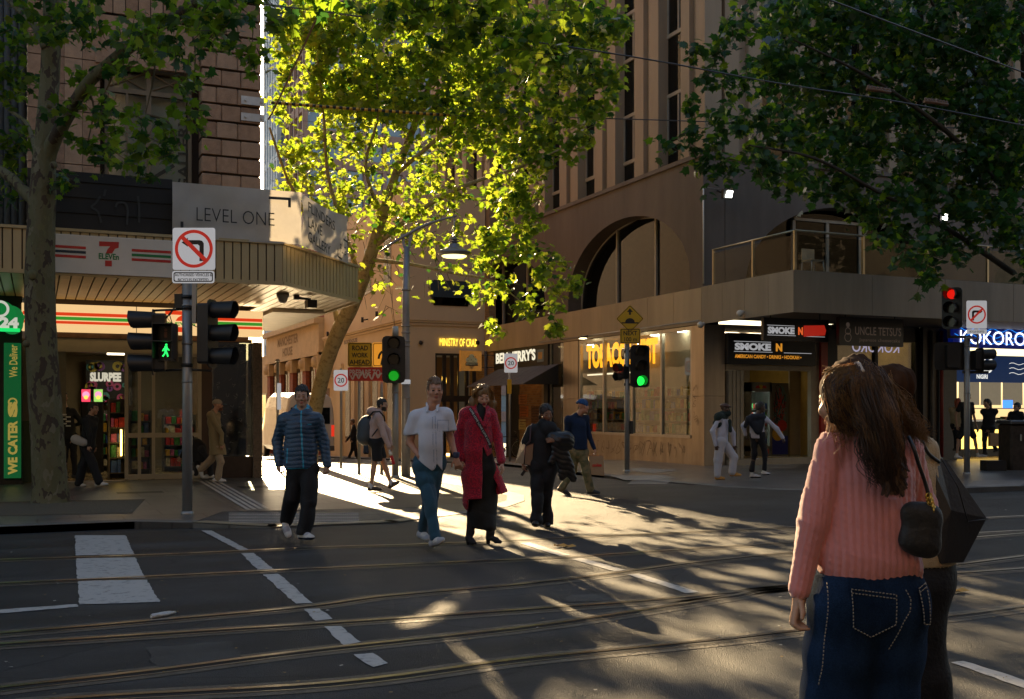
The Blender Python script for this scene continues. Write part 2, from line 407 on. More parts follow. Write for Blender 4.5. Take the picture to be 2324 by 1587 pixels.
# tram tracks
rails=[[(-300,1281),(0,1272),(390,1259),(710,1244),(945,1237),(1162,1228),(1327,1220),(1562,1209),(1812,1197),(2324,1172),(2500,1163)],
 [(-300,1340),(0,1326),(327,1311),(650,1295),(930,1282),(1162,1272),(1297,1266),(1512,1251),(1812,1232),(2217,1211),(2500,1196)],
 [(-300,1462),(0,1440),(300,1415),(690,1380),(875,1355),(1162,1330),(1377,1306),(1562,1280),(1812,1255),(2324,1212),(2500,1198)],
 [(-300,1485),(0,1465),(500,1432),(800,1413),(1162,1388),(1462,1366),(1662,1347),(1802,1332),(2122,1290),(2324,1264),(2500,1243)],
 [(-300,1602),(0,1565),(350,1525),(700,1480),(1162,1430),(1412,1395),(1662,1355),(1762,1337),(2122,1307),(2324,1292),(2500,1280)],
 [(-300,1640),(150,1590),(762,1553),(1162,1502),(1412,1477),(1662,1452),(1812,1435),(2107,1407),(2324,1380),(2500,1360)]]
def catmull(P,n=6):
    o=[]
    for i in range(len(P)-1):
        p0,p1,p2,p3=P[max(i-1,0)],P[i],P[i+1],P[min(i+2,len(P)-1)]
        for k in range(n):
            t=k/n; o.append(.5*((2*p1)+(p2-p0)*t+(2*p0-5*p1+4*p2-p3)*t*t+(3*p1-p0-3*p2+p3)*t**3))
    return o+[P[-1]]
def ribbon(mb,path,off0,off1,z):
    L=[];Q=[]
    for i,p in enumerate(path):
        t=(path[min(i+1,len(path)-1)]-path[max(i-1,0)]).normalized(); nn=Vector((-t.y,t.x,0))
        a=p+nn*off0; c=p+nn*off1; L.append((a.x,a.y,z)); Q.append((c.x,c.y,z))
    b=mb.P(L+Q); k=len(L); mb.F(b,[(k+i,k+i+1,i+1,i) for i in range(k-1)])
head=MB(); groove=MB(); apron=MB()
for r in rails:
    P=catmull([G(x,y,-.02) for x,y in r],6)
    ribbon(apron,P,-.14,.14,-.019)
    ribbon(groove,P,-.045,.005,-.0165); ribbon(head,P,.006,.052,-.012); ribbon(head,P,-.066,-.054,-.014)
M_apron=mat('rail_apron',(.085,.070,.050),.6,var=.5,vscale=5,bump=.5)
struct('tram_track_apron',apron,M_apron); struct('tram_track_groove',groove,mat('rail_groove',(.01,.009,.008),.9)); struct('tram_tracks',head,M_steel_rail)
# a few covers let into the paving
mb=MB()
for x,y,a,c in ((760,1103,.35,.25),(590,1105,.4,.3),(318,1118,.4,.22),(510,1068,.4,.3)):
    p=G(x,y,.004); mb.quad((p.x-a,p.y-c,.005),(p.x+a,p.y-c,.005),(p.x+a,p.y+c,.005),(p.x-a,p.y+c,.005))
struct('pit_covers',mb,mat('cast_iron',(.05,.05,.05),.5,metal=.6,var=.3))
# ================= left corner building =================
YL=24.4; XL=4.6
M_st=[mat('sandstone_a',(.33,.20,.12),.85,var=.25,vscale=5,bump=.5,bscale=60,fine=.2),
      mat('sandstone_b',(.37,.235,.145),.85,var=.2,vscale=4,bump=.5,bscale=60,fine=.2),
      mat('sandstone_c',(.28,.165,.10),.85,var=.25,vscale=6,bump=.5,bscale=60,fine=.2)]
M_joint=mat('stone_joint',(.05,.035,.025),.9)
M_beige=mat('cream_metal_sheet',(.48,.37,.19),.5,var=.14,vscale=1.5,streak=.3)
M_beige_d=mat('cream_metal_groove',(.10,.07,.035),.7)
M_clear=glass_mat('clear_glass',(.85,.88,.85),1.0)
M_darkglass=glass_mat('dark_glass',(.22,.24,.24),.8)
M_alu=mat('aluminium',(.50,.47,.40),.35,metal=.6,var=.1)
M_red=mat('red_vinyl',(.55,.03,.025),.45); M_green=mat('green_vinyl',(.015,.20,.06),.45); M_wht=mat('white_panel',(.70,.66,.58),.4,var=.05)
M_blk=mat('black_paint',(.012,.012,.013),.45)
lb=thing('corner_building','sandstone corner building with a cream ribbed awning over the convenience store','building',(XL,YL,0))
def bx(x0,y0,x1,y1,Y):   # picture rectangle on plane Y -> X0,X1,Z0,Z1
    a=onY(x0,y1,Y); c=onY(x1,y0,Y); return a.x,c.x,a.z,c.z
# pier of rusticated blocks
px0=onY(457,300,YL).x; px1=XL
mb=MB(); mb.M(3).box(px0+.05,px1-.05,YL+.06,YL+.9,4.3,26)
mbs=MB(); h=.385; z=4.45; k=0
while z<26:
    n=3; off=[0,.33,.66,1.0] if k%2 else [0,.25,.6,1.0]
    for j in range(n):
        a=px0+(px1-px0)*off[j]; c=px0+(px1-px0)*off[j+1]
        mb.M(random.choice([0,1,2,0,1])).cbox(a+.004,c-.004,YL-.015*((k+j)%2),YL+.5,z+.02,z+h-.03,.02)
    z+=h; k+=1
mb.M(1).box(XL-.3,XL-.01,YL+.92,60,4.41,26); mb.build('pier',M_st+[M_joint],lb)
# walls and first-floor window bay
wx0,wx1=onY(228,200,YL).x, px0-.02
mb=MB(); z=3.9; k=0; lx=onY(62,300,YL).x
while z<26:
    for j in range(4):
        a=lx+(wx0-lx)*j/4; c=lx+(wx0-lx)*(j+1)/4
        mb.M((k*3+j*2)%3).box(a+.004,c-.004,YL+.1,YL+.6,z+.01,z+.55)
    z+=.56;k+=1
zt=onY(330,165,YL+.3).z; zs=onY(330,212,YL+.3).z
for zz in (zt+.15, zt+5.2):                  # lintel bands over the windows
    mb.M(1).box(wx0,wx1,YL+.16,YL+.6,zz+.05,zz+.95); mb.M(0).box(wx0-.1,wx1+.0,YL+.05,YL+.15,zz-.12,zz+.03)
    for j in range(8): mb.M(j%3).box(wx0+(wx1-wx0)*j/8+.01,wx0+(wx1-wx0)*(j+1)/8-.01,YL+.13,YL+.2,zz+1.0,zz+2.0)
mb.M(3).box(lx,px0+.1,YL+.61,YL+.9,3.9,26)
mb.M(3).box(lx,px0+.1,YL+.12,YL+.59,3.2,3.89)
mb.build('wall',M_st+[M_joint],lb)
M_frame=mat('painted_frame',(.16,.12,.07),.6); M_blind=mat('pale_blind',(.34,.32,.28),.8,var=.08,streak=.1)
win=MB(); X0,X1=wx0+.1,wx1-.15
win.box(X0,X1,YL+.3,YL+.4,zs-.04,zs+.06).box(X0,X1,YL+.3,YL+.4,zt,zt+.1)
xm=(X0+X1)/2
for a,c in ((X0,X0+.07),(xm-.05,xm+.05),(X1-.07,X1),(X0+(xm-X0)/2-.02,X0+(xm-X0)/2+.02)): win.box(a,c,YL+.302,YL+.398,4.6,zt if a!=X0+(xm-X0)/2-.02 else zs)
for a,c in ((X0+.07,xm-.05),(xm+.05,X1-.07)):
    for s in (0,1):
        p=(a,YL+.33,zs+.06) if s else (a,YL+.33,zt); q=(c,YL+.33,zt) if s else (c,YL+.33,zs+.06)
        win.tube([p,q],.022,4)
wf=win.build('window',M_frame,lb)
MB().box(X0,X1,YL+.36,YL+.37,4.6,zt).build('pane',M_clear,wf)
MB().box(X0+.1,X1-.1,YL+.5,YL+.54,4.6,zt).build('blind',M_blind,wf)
mb=MB(); a,c,z0,z1=bx(398,245,412,385,YL+.42)
mb.text('GALLERY',0,1.7,0,.24,0,.02,fn=lambda p: Vector((a+.3-p[2]+.0, YL+.48, z0-.45+p[0])))
mb.stroke([(onY(330,415,YL+.45).x,onY(330,415,YL+.45).z),(onY(395,375,YL+.45).x,onY(395,375,YL+.45).z)],.08,YL+.47)
mb.build('window_lettering',M_blk,wf)
MB().box(wx0+.0,wx1,YL+.62,YL+3,3.95,26).build('inner_wall',mat('dim_interior',(.04,.035,.03),.9),lb)
# other floors above stay plain stone; bracket plates on the pier
mb=MB()
for y0,y1 in ((224,236),(262,273)):
    x0,x1,z0,z1=bx(547,y0,606,y1,YL-.03); mb.box(x0,XL+.06,YL-.045,YL-.015,z0,z1)
    for xx in (x0+.1,x0+.45): mb.cyl((xx,YL-.05,(z0+z1)/2),(xx,YL-.09,(z0+z1)/2),.03,n=6)
mb.build('bracket_plate',mat('galvanised',(.5,.5,.48),.4,metal=.7,var=.2),lb)
# side wall down the lane
MB().box(XL-.9,XL-.31,YL+1,60,-.8,4.4).build('side_wall',M_st[1],lb)
# ---- awning
ZA0,ZA1=3.835,4.543
aw=[(-40,19.75),(4.12,19.75),(6.26,22.3),(6.26,31)]
def rib_panel(mb,a,c,z0,z1,step=.135,g=.012,th=.03):
    a=Vector(a);c=Vector(c);L_=(c-a).length;t=(c-a)/L_;nn=Vector((t.y,-t.x))
    n=max(1,int(L_/step))
    for i in range(n):
        p=a+t*(i*L_/n+g); q=a+t*((i+1)*L_/n-g)
        P=[p,q,q-nn*th,p-nn*th]
        mb.zprism([(v.x,v.y) for v in P],z0,z1)
    b0=a-nn*(th+.004); b1=c-nn*(th+.004)
    mb.M(1).zprism([(b0.x,b0.y),(b1.x,b1.y),(b1.x-nn.x*.03,b1.y-nn.y*.03),(b0.x-nn.x*.03,b0.y-nn.y*.03)],z0,z1); mb.M(0)
mb=MB()
for i in range(3): rib_panel(mb,aw[i],aw[i+1],ZA0+.03,ZA1,step=.15)
for i in range(3):                          # edge trims
    a=Vector(aw[i]);c=Vector(aw[i+1]);t=(c-a).normalized();nn=Vector((t.y,-t.x))
    for z0,z1 in ((ZA0-.04,ZA0+.028),(ZA1+.002,ZA1+.05)):
        P=[a+nn*.03-t*.0,c+nn*.03,c-nn*.05,a-nn*.05]; mb.zprism([(v.x,v.y) for v in P],z0,z1)
mb.build('awning_fascia',[M_beige,M_beige_d],lb)
# soffit boards
mb=MB(); x=-12.0; st=.19
while x<6.22:
    y0=19.8 if x<4.06 else 19.8+(x-4.12+.1)/(2.14)*2.55
    y1=YL-.05 if x+st<XL else 31
    if x+st>4.12: 
        y0b=19.8+(x+st-4.12+.1)/(2.14)*2.55
        if y0b<y1: mb.zprism([(x+.012,y0),(x+st-.012,y0b),(x+st-.012,y1),(x+.012,y1)],ZA0-.005,ZA0+.03)
    else: mb.box(x+.012,x+st-.012,y0,y1,ZA0-.005,ZA0+.03)
    x+=st
mb.M(1).zprism([(-12,19.8),(4.06,19.8),(6.19,22.3),(6.19,31),(XL+.02,31),(XL+.02,YL+.1),(-12,YL+.1)],ZA0+.05,ZA0+.3)
mb.build('awning_soffit',[mat('soffit_board',(.55,.42,.22),.38,var=.15,vscale=2),M_beige_d],lb)
MB().zprism([(4.9,24.6),(6.1,24.6),(6.1,30.5),(4.9,30.5)],ZA0-.09,ZA0-.02).build('soffit_panel',mat('soffit_white',(.6,.55,.45),.5),lb)
# cameras and lamp under the soffit
for (x,y,s) in ((642,682,.13),):
    p=onY(x,y,21.4); MB().lathe((p.x,p.y,ZA0-.01),[(s,0),(s,-.06),(s*.8,-.08),(s*.7,-.14),(s*.3,-.19)],14).build('dome_camera',mat('camera_shell',(.35,.33,.28),.4),lb)
p=onY(705,673,21.6); mb=MB(); mb.cyl((p.x-.3,p.y,ZA0-.06),(p.x,p.y,ZA0-.08),.03,n=6); mb.box(p.x-.09,p.x+.1,p.y-.14,p.y+.14,ZA0-.26,ZA0-.1); mb.box(p.x-.34,p.x-.24,p.y-.05,p.y+.05,ZA0-.1,ZA0)
mb.build('floodlight',M_blk,lb)
# hoarding above the awning
x0=onY(62,450,19.9).x; x1=onY(391,450,19.9).x
mb=MB(); mb.box(x0,x1,19.9,19.97,4.57,5.60)
for k in range(4): mb.box(x0,x1,19.88,19.899,4.62+k*.27,4.625+k*.27)
mb.build('hoarding',mat('black_hoarding',(.012,.011,.010),.6,var=.5,vscale=1),lb)
mb=MB(); Q=lambda x,y:(onY(x,y,19.86).x,onY(x,y,19.86).z)
for st_ in ([(230,505),(222,480),(208,470),(218,460),(228,445)],[(262,470),(268,460),(285,462),(290,480),(288,510)],[(313,445),(316,470),(316,505)],[(240,430),(236,445)]):
    mb.stroke(catmull([Vector((*Q(*p),0)) for p in st_],4),.035,19.875)
mb.build('graffiti',mat('chalky_spray',(.06,.06,.055),.9),lb)
# store sign on the fascia
YS=19.69
sx0,_=Q(112,530); a,_=Q(394,540)
sx0=onY(112,540,YS).x; sx1=onY(394,540,YS).x
sg=MB().cbox(sx0,sx1,YS,YS+.05,ZA0+.0,ZA1-.06,.006).build('awning_sign',M_wht,lb)
S=lambda x,y:(onY(x,y,YS-.004).x,onY(x,y,YS-.004).z)
def poly(mb,pts,Y,mi=0):
    mb.M(mi); mb.quad(*[(onY(x,y,Y).x,Y,onY(x,y,Y).z) for x,y in pts]); mb.M(0)
SM=[M_red,M_green,mat('navy_vinyl',(.01,.03,.05),.5)]
for i,(t,c) in enumerate(((0,0),(1,2),(2,0))):
    mb=MB(); poly(mb,[(112,555+i*10.5),(195,560+i*10.5),(195,566+i*10.5),(112,561+i*10.5)],YS-.004,0); mb.build('stripe',SM[c],sg); mb=MB()
    poly(mb,[(299,565+i*10.5),(388,570+i*10.5),(388,576+i*10.5),(299,571+i*10.5)],YS-.004,0); mb.build('stripe',SM[0 if i!=1 else 1],sg)
def seven_logo(mb,f,Y):     # f maps unit coordinates (x 0..1, y 0..1 downward) to the plane
    def pg(pts,mi):
        mb.M(mi); mb.quad(*[(f(x,y)[0],Y,f(x,y)[1]) for x,y in pts]); mb.M(0)
    pg([(0,0),(.72,.02),(.62,.12),(.56,.20),(0,.19)],0)
    pg([(.72,.02),(1,.03),(.98,.26),(.80,.30),(.66,.48),(.34,.48),(.42,.32),(.56,.20),(.62,.12)],0)
    pg([(.30,.76),(.64,.77),(.64,1),(.30,.99)],0)
f=lambda x,y:S(225+x*45,548+y*57)
mb=MB(); seven_logo(mb,f,YS-.004)
a=S(224,588); c=S(270,577); mb.M(1).text('ELEVEn',a[0],c[0],a[1],c[1],YS-.005,.03)
mb.build('store_logo',[M_red,M_green],sg)
# banner
M_ban=mat('banner_canvas',(.56,.52,.46),.75,var=.06,bump=.2,bscale=8,transl=.25)
def banner(a,c,z0,z1,name,n=26):
    a=Vector((a[0],a[1],0)); c=Vector((c[0],c[1],0)); t=(c-a); nn=Vector((t.y,-t.x,0)).normalized()
    mb=MB(); mb.smooth=True; m=8; P=[]
    for j in range(m+1):
        for i in range(n+1):
            u=i/n; v=j/m
            d=.03*math.sin(u*9+v*3)*math.sin(v*3.1)+.02*math.sin(u*23-v*7)*v*(1-v)*3
            sag=-.05*math.sin(u*math.pi)*v if name!='front' else 0
            p=a+t*u+nn*d; P.append((p.x,p.y,z0+(z1-z0)*v+sag))
    b=mb.P(P); mb.F(b,[(j*(n+1)+i,j*(n+1)+i+1,(j+1)*(n+1)+i+1,(j+1)*(n+1)+i) for j in range(m) for i in range(n)])
    return mb
bn=thing('banner','pale canvas banner reading LEVEL ONE wrapped round the top of the cream awning','banner',(2.4,19.7,4.57))
b0=(onY(391,450,19.72).x,19.72); b1=(4.46,19.72); b2=(5.88,21.70)
banner(b0,b1,4.56,5.526,'front').build('canvas',M_ban,bn)
banner(b1,b2,4.54,5.51,'side').build('canvas',M_ban,bn)
mb=MB(); q=lambda x,y:(onY(x,y,19.66).x,onY(x,y,19.66).z)
M_ink=mat('grey_ink',(.035,.034,.032),.7)
a=q(446,501); c=q(623,482); 
mb.text('LEVEL ONE',0,c[0]-a[0],0,.24,19.66,-.012,fn=lambda p:Vector((a[0]+p[0],19.66,a[1]-.0+p[2]+.0*p[0])))
mb.stroke([q(610,449),q(660,452)],.05,19.659); mb.stroke([q(657,452),q(657,471)],.05,19.657)
mb.stroke([q(413,503),q(413,518)],.05,19.66); 
d=Vector((b2[0]-b1[0],b2[1]-b1[1],0)); L_=d.length; d/=L_; nn=Vector((d.y,-d.x,0))
bf=lambda p: Vector((b1[0],b1[1],0))+d*p[0]*.945+nn*.085+Vector((0,0,1.5+(p[2]-1.5)*.945-.10*p[0]))
mb.text('FLINDERS',.12,1.55,5.42,5.62,0,.012,fn=bf); mb.text('LANE',.12,.85,5.12,5.32,0,.012,fn=bf); mb.text('GALLERY',.12,1.30,4.84,5.04,0,.012,fn=bf)
mb.text('FLG',1.85,2.2,5.06,5.24,0,0,fn=bf)
def st3(mb,pts,w):
    b=len(mb.v); 
    for (x0,z0),(x1,z1) in zip(pts,pts[1:]):
        if abs(x1-x0)>abs(z1-z0): mb.quad(*[bf((x,0,z)) for x,z in ((x0,z0-w),(x1,z0-w),(x1,z0+w),(x0,z0+w))])
        else: mb.quad(*[bf((x,0,z)) for x,z in ((x0-w,z0),(x0+w,z0),(x0+w,z1),(x0-w,z1))])
st3(mb,[(1.72,5.1),(1.72,4.93)],.02); st3(mb,[(1.72,4.93),(1.95,4.93)],.02); st3(mb,[(2.05,5.38),(2.3,5.38)],.02); st3(mb,[(2.3,5.38),(2.3,5.22)],.02)
mb.build('lettering',M_ink,bn)

# ---- shopfront under the awning
YF=YL-.05
def em(name,c,s): return mat(name,tuple(min(1,x*.5) for x in c),.5,emit=c,estr=s*.45)
M_lit=em('lit_sign_face',(.95,.62,.28),.50)
M_litr=em('lit_red',(.75,.05,.01),.5); M_litg=em('lit_green',(.05,.35,.03),.4)
x0,_,_,_=bx(49,691,50,692,YF-.3); x1=XL-.02
zb0,zb1=onY(320,757,YF-.3).z, onY(320,697,YF-.3).z
ss=thing('shop_sign','backlit yellow shop sign band with red and green stripes under the awning','shop sign',(1,YF-.3,zb0))
MB().cbox(x0,x1,YF-.3,YF-.02,zb0,zb1,.01).build('light_box',M_lit,ss)
hh=zb1-zb0
for i,(m_,t0,t1) in enumerate(((0,.58,.70),(1,.42,.54),(0,.28,.38))): 
    for xa,xb in ((x0+.02,onY(300,700,YF-.3).x),(onY(470,700,YF-.3).x,x1-.02)):
        MB().box(xa,xb,YF-.306,YF-.301,zb0+hh*t0,zb0+hh*t1).build('stripe',[M_litr,M_litg][m_%2],ss)
mb=MB(); f=lambda x,y:(onY(375,700,YF-.31).x+x*.62,zb1-.05-y*(hh-.1)); seven_logo(mb,f,YF-.308)
mb.M(1).text('ELEVEn',f(0,0)[0],f(1,0)[0],f(0,.70)[1],f(0,.54)[1],YF-.31,.03); mb.build('store_logo',[M_litr,M_litg],ss)
MB().box(onY(309,700,YF-.3).x,onY(310.5,700,YF-.3).x,YF-.305,YF-.3,zb0,zb1).build('seam',M_blk,ss)
sf=thing('shopfront','convenience store front with white framed sliding doors and a scratched window','shopfront',(1,YF,0))
M_wf=mat('white_frame',(.42,.36,.25),.4,var=.08)
dt=onY(320,802,YF).z; 
X=lambda x,y=900,Y=YF: onY(x,y,Y).x
Z=lambda x,y,Y=YF: onY(x,y,Y).z
mb=MB(); mb.box(X(90),X(480),YF-.06,YF+.15,dt,zb0-.12)
mb.M(1).box(X(60),XL-.3,YF-.1,YF+.2,zb0-.115,zb0-.005)
mb.build('header',[M_wf,mat('rusty_beam',(.10,.045,.02),.7,var=.5,vscale=4)],sf)
mb=MB(); zr=Z(350,988)
for xa,xb in ((283,291),(313,320),(345,352),(449,457)): mb.box(X(xa),X(xb),YF-.03,YF+.06,.03,dt)
for (xa,xb) in ((291,313),(320,345),(352,449)):
    for z0,z1 in ((.02,.13),(zr-.05,zr+.05),(dt-.06,dt)): mb.box(X(xa),X(xb),YF-.02,YF+.05,z0,z1)
fr=mb.build('door_frame',M_wf,sf)
MB().box(X(285),X(455),YF+.01,YF+.02,.05,dt-.02).build('door_glass',M_clear,fr)
mb=MB(); mb.box(X(457),X(481),YF-.02,YF+.2,0,zb0-.12); mb.M(1).box(X(481),X(572),YF,YF+.2,0,Z(520,1037)); mb.M(0).box(X(481),X(572),YF-.01,YF+.2,Z(520,770),zb0-.12)
mb.build('front_wall',[mat('dark_brown_trim',(.07,.04,.025),.5),mat('dark_tiles',(.035,.022,.018),.35,var=.3,vscale=8)],sf)
mb=MB(); mb.box(X(481),X(572),YF+.02,YF+.04,Z(520,1036),Z(520,771))
wn=mb.build('shop_window',glass_mat('scratched_glass',(.35,.38,.38),3.2,.05),sf)
mb=MB()
for k in range(60):
    x=random.uniform(485,568); y=random.choice([random.uniform(785,830),random.uniform(850,930),random.uniform(930,1020)]); P=[Vector((*(lambda v:(v.x,v.z))(onY(x+random.uniform(-5,5),y+random.uniform(-5,5),YF-.0)),0)) for _ in range(4)]
    mb.stroke(catmull(P,3),.0045,YF+.012)
mb.build('scratches',mat('scratch',(.28,.28,.24),.6),wn)
mb=MB(); mb.cbox(X(572),XL,YF-.12,YF+.5,0,zb0-.12,.01); mb.build('granite_pier',mat('brown_granite',(.10,.075,.055),.35,var=.6,vscale=30),sf)
MB().box(X(80),X(283),YF+.02,YF+.06,.0,.02).build('threshold',M_alu,sf)
# left part of the front: pale panel with lettering
mb=MB(); mb.box(X(50),X(150),YF-.02,YF+.1,.5,dt+.1); mb.build('side_panel',mat('drab_panel',(.17,.15,.10),.6,var=.15),sf)
mb=MB(); mb.M(1).box(X(75),X(95),YF-.026,YF-.021,Z(80,805),Z(80,788)); mb.text('EFTPOS',X(76),X(104),Z(80,838),Z(80,824),YF-.025,.03); mb.build('panel_lettering',[M_blk,M_red],sf)
MB().box(X(50),X(98),YF-.03,YF-.005,.02,Z(70,955)).build('green_panel',mat('olive_panel',(.05,.07,.03),.6),sf)
# interior
M_int=mat('shop_wall',(.25,.20,.12),.8); M_floor=mat('shop_floor',(.35,.27,.14),.25,var=.15)
mb=MB(); mb.box(X(60),XL-.35,YF+.2,YF+6,-.05,.005); mb.M(1).box(X(60)-.1,X(60),YF+.2,YF+6,0,3.0).box(XL-.34,XL-.3,YF+.2,YF+6,0,3.0).box(X(60),XL-.34,YF+6,YF+6.1,0,3.0).M(1).box(X(60),XL-.34,YF+.2,YF+6,2.95,3.0)
mb.build('interior',[M_floor,M_int],sf)
for i,(x,y) in enumerate(((-1.0,26.5),(1.6,27.5),(3.2,25.6))):
    MB().box(x,x+.5,y,y+1.3,2.9,2.945).build('ceiling_light',em('tube_light',(1,.85,.55),3.2),sf)
def shelf(x0,x1,y0,y1,hgt,label,n=5,cols=None,side='y'):
    t=thing('shelf',label,'shelf',((x0+x1)/2,(y0+y1)/2,0))
    mb=MB(); mb.box(x0,x1,y1-.04,y1,0,hgt)
    for k in range(n): mb.box(x0,x1,y0,y1-.04,.12+k*(hgt-.1)/n,.14+k*(hgt-.1)/n)
    mb.box(x0-.03,x0,y0,y1,0,hgt).box(x1,x1+.03,y0,y1,0,hgt)
    mb.build('rack',mat('shelf_metal',(.12,.11,.10),.5),t)
    mb=MB(); cl=cols or [(.55,.04,.03),(.6,.35,.03),(.05,.25,.08),(.6,.55,.4),(.05,.12,.4),(.5,.1,.3)]
    for k in range(n):
        x=x0+.02
        while x<x1-.1:
            w_=random.uniform(.06,.14); hh=random.uniform(.5,.85)*(hgt-.1)/n
            mb.M(random.randrange(len(cl))).cbox(x,x+w_,y0+.02,y0+.2,.141+k*(hgt-.1)/n,.141+k*(hgt-.1)/n+hh,.008); x+=w_+.01
    o=mb.build('packets',[mat('pack_%d'%i if not cols else 'packb_%d'%i,c,.4,var=.5,vscale=12) for i,c in enumerate(cl)],t)
    tag(o,kind='stuff'); return t
shelf(X(248,900,YF+.9),X(283,900,YF+.9),YF+.7,YF+1.1,1.75,'rack of red and dark packets just inside the open convenience store doors')
shelf(X(296,900,YF+2.2),X(340,900,YF+2.2),YF+2,YF+2.4,1.5,'packed shelf seen through the sliding door glass of the convenience store')
shelf(X(372,900,YF+3.2),X(440,900,YF+3.2),YF+3,YF+3.4,1.4,'shelf deep inside behind the closed door glass panel')
shelf(X(205,900,YF+4.2),X(262,900,YF+4.2),YF+4,YF+4.4,1.5,'dark shelf under the graffiti style poster at the back of the convenience store')
# slush machine poster
Yp=YF+5.6; t=thing('poster','black graffiti style poster with white block letters above the drink machines','poster',(X(240,850,Yp),Yp,2))
mb=MB(); mb.box(X(195,850,Yp),X(300,850,Yp),Yp,Yp+.04,Z(230,920,Yp),Z(230,818,Yp)); mb.build('board',M_blk,t)
mb=MB(); a=(X(204,850,Yp),Z(204,866,Yp)); c=(X(275,850,Yp),Z(275,846,Yp)); mb.text('SLURPEE',a[0],c[0],a[1],c[1],Yp-.01,.06)
for k in range(22):
    x=random.uniform(200,295); y=random.uniform(822,915)
    if 843<y<868: y+=28
    r=random.uniform(.05,.14); mb.M(random.randrange(1,5)).ring(X(x,y,Yp),Z(x,y,Yp),r*.4,r,Yp-.008,14)
mb.build('artwork',[em('poster_white',(.8,.75,.6),.35)]+[mat('art_%d'%i,c,.5) for i,c in enumerate([(.6,.1,.3),(.6,.5,.05),(.1,.4,.4),(.3,.1,.5)])],t)
for k,(xx,c,l) in enumerate(((183,(.8,.05,.10),'slush drink dispenser with a lit red and orange face'),(211,(.25,.5,.1),'slush drink dispenser with a lit green and purple face'))):
    Ym=YF+3.4; t=thing('drink_dispenser',l,'drink dispenser',(X(xx+12,900,Ym),Ym,1.0))
    mb=MB(); mb.cbox(X(xx,900,Ym),X(xx+24,900,Ym),Ym,Ym+.5,.0,Z(xx,882,Ym),.03); mb.build('cabinet',M_blk,t)
    mb=MB(); mb.box(X(xx+2,900,Ym),X(xx+22,900,Ym),Ym-.012,Ym,Z(xx,912,Ym),Z(xx,884,Ym)); mb.M(1).disc(X(xx+12,900,Ym),Z(xx,896,Ym),.08,Ym-.02); mb.M(2).disc(X(xx+12,900,Ym),Z(xx,902,Ym),.05,Ym-.03,12)
    mb.build('lit_panel',[em('disp_%d'%k,c,.8),em('disp_w',(.9,.3,.5),.7),em('disp_y',(.9,.6,.1),.8)],t)
MB().box(X(273,1000,YF+.4),X(277,1000,YF+.4),YF+.38,YF+.42,Z(275,1035,YF+.4),Z(275,975,YF+.4)).build('light_strip',em('warm_strip',(1,.65,.15),4),sf)

# ================= green snack shop on the far left =================
gs=thing('green_shop','dark snack shop front with green lit signs at the far left edge','shopfront',(-2.6,YL-.3,0))
Yg=YL-.35
M_gl=em('green_lit',(.005,.13,.035),.28); M_ye=em('yellow_lit',(.5,.38,.08),.30)
mb=MB(); mb.box(-14,X(50,900,Yg),Yg+.05,Yg+.6,0,3.9); mb.build('wall',M_blk,gs)
for xq in (-12,-9.5,-7): MB().box(xq,xq+1.9,Yg+.02,Yg+.045,.9,2.6).build('window_panel',M_darkglass,gs)
mb=MB(); mb.cbox(X(9,900,Yg),X(48,900,Yg),Yg-.12,Yg+.04,Z(20,1085,Yg),Z(20,779,Yg),.01); cs=mb.build('column_sign',M_gl,gs)
mb=MB(); xa=X(18,900,Yg); wd=X(40,900,Yg)-xa
mb.text('WE CATER',0,Z(20,955,Yg)-Z(20,1077,Yg),0,wd,0,.05,fn=lambda p:Vector((xa+wd-p[2],Yg-.125,Z(20,1077,Yg)+p[0])))
mb.text('We Deliver',0,Z(20,783,Yg)-Z(20,857,Yg),0,wd*.85,0,.02,fn=lambda p:Vector((xa+wd-p[2],Yg-.125,Z(20,857,Yg)+p[0])))
w2=Z(20,880,Yg)-Z(20,945,Yg); 
mb.text('S',0,w2*.55,0,wd,0,.08,fn=lambda p:Vector((xa+wd-p[2],Yg-.125,Z(20,947,Yg)+p[0])))
mb.ring(xa+wd*.5,Z(20,913,Yg),wd*.32,wd*.5,Yg-.124,20)
mb.build('lettering',M_ye,cs)
mb=MB(); mb.cbox(-9,X(46,700,Yg),Yg-.5,Yg-.46,Z(20,755,Yg-.5)+.02,Z(20,755,Yg-.5)+.09,.01); mb.build('light_bar',em('green_tube',(.01,.6,.12),.7),gs)
mb=MB(); c=(X(0,720,Yg-.4),Z(0,722,Yg-.4)); 
for dx,dz,r in ((0,0.05,.30),(.18,.0,.26),(-.2,0,.3),(.22,-.12,.2)): mb.M(0).lathe((c[0]+dx,Yg-.42-.0*r,c[1]+dz),[(r,0),(r,.05+.01*r)],24,'y')
mb.M(1).text('24',c[0]-.02,c[0]+.34,c[1]-.2,c[1]+.02,Yg-.43,.06); mb.ring(c[0]-.0,c[1]+.18,.12,.17,Yg-.43,24)
mb.build('round_sign',[em('green_badge',(.01,.22,.05),.35),em('badge_white',(.7,.7,.6),.4)],gs)
mb=MB(); a0=(X(-40,640,21),0)   # arched green canopy
P=[]
cx_=X(-20,700,22.8); rz=1.15; cz=Z(0,705,22.8)
for i in range(13):
    a=math.pi*i/12; P.append((cx_+math.cos(a)*1.05,cz+math.sin(a)*.85))
b=mb.P([(p[0],22.9,p[1]) for p in P]+[(p[0],Yg,p[1]+.2) for p in P]); mb.smooth=True
mb.F(b,[(i,i+1,13+i+1,13+i) for i in range(12)]); mb.smooth=False
for i in range(13): mb.M(1).tube([(P[i][0],22.88,P[i][1]),(P[i][0],Yg,P[i][1]+.2)],.02,4)
mb.build('arched_canopy',[mat('green_canvas',(.02,.12,.03),.6,transl=.3),M_blk],gs)
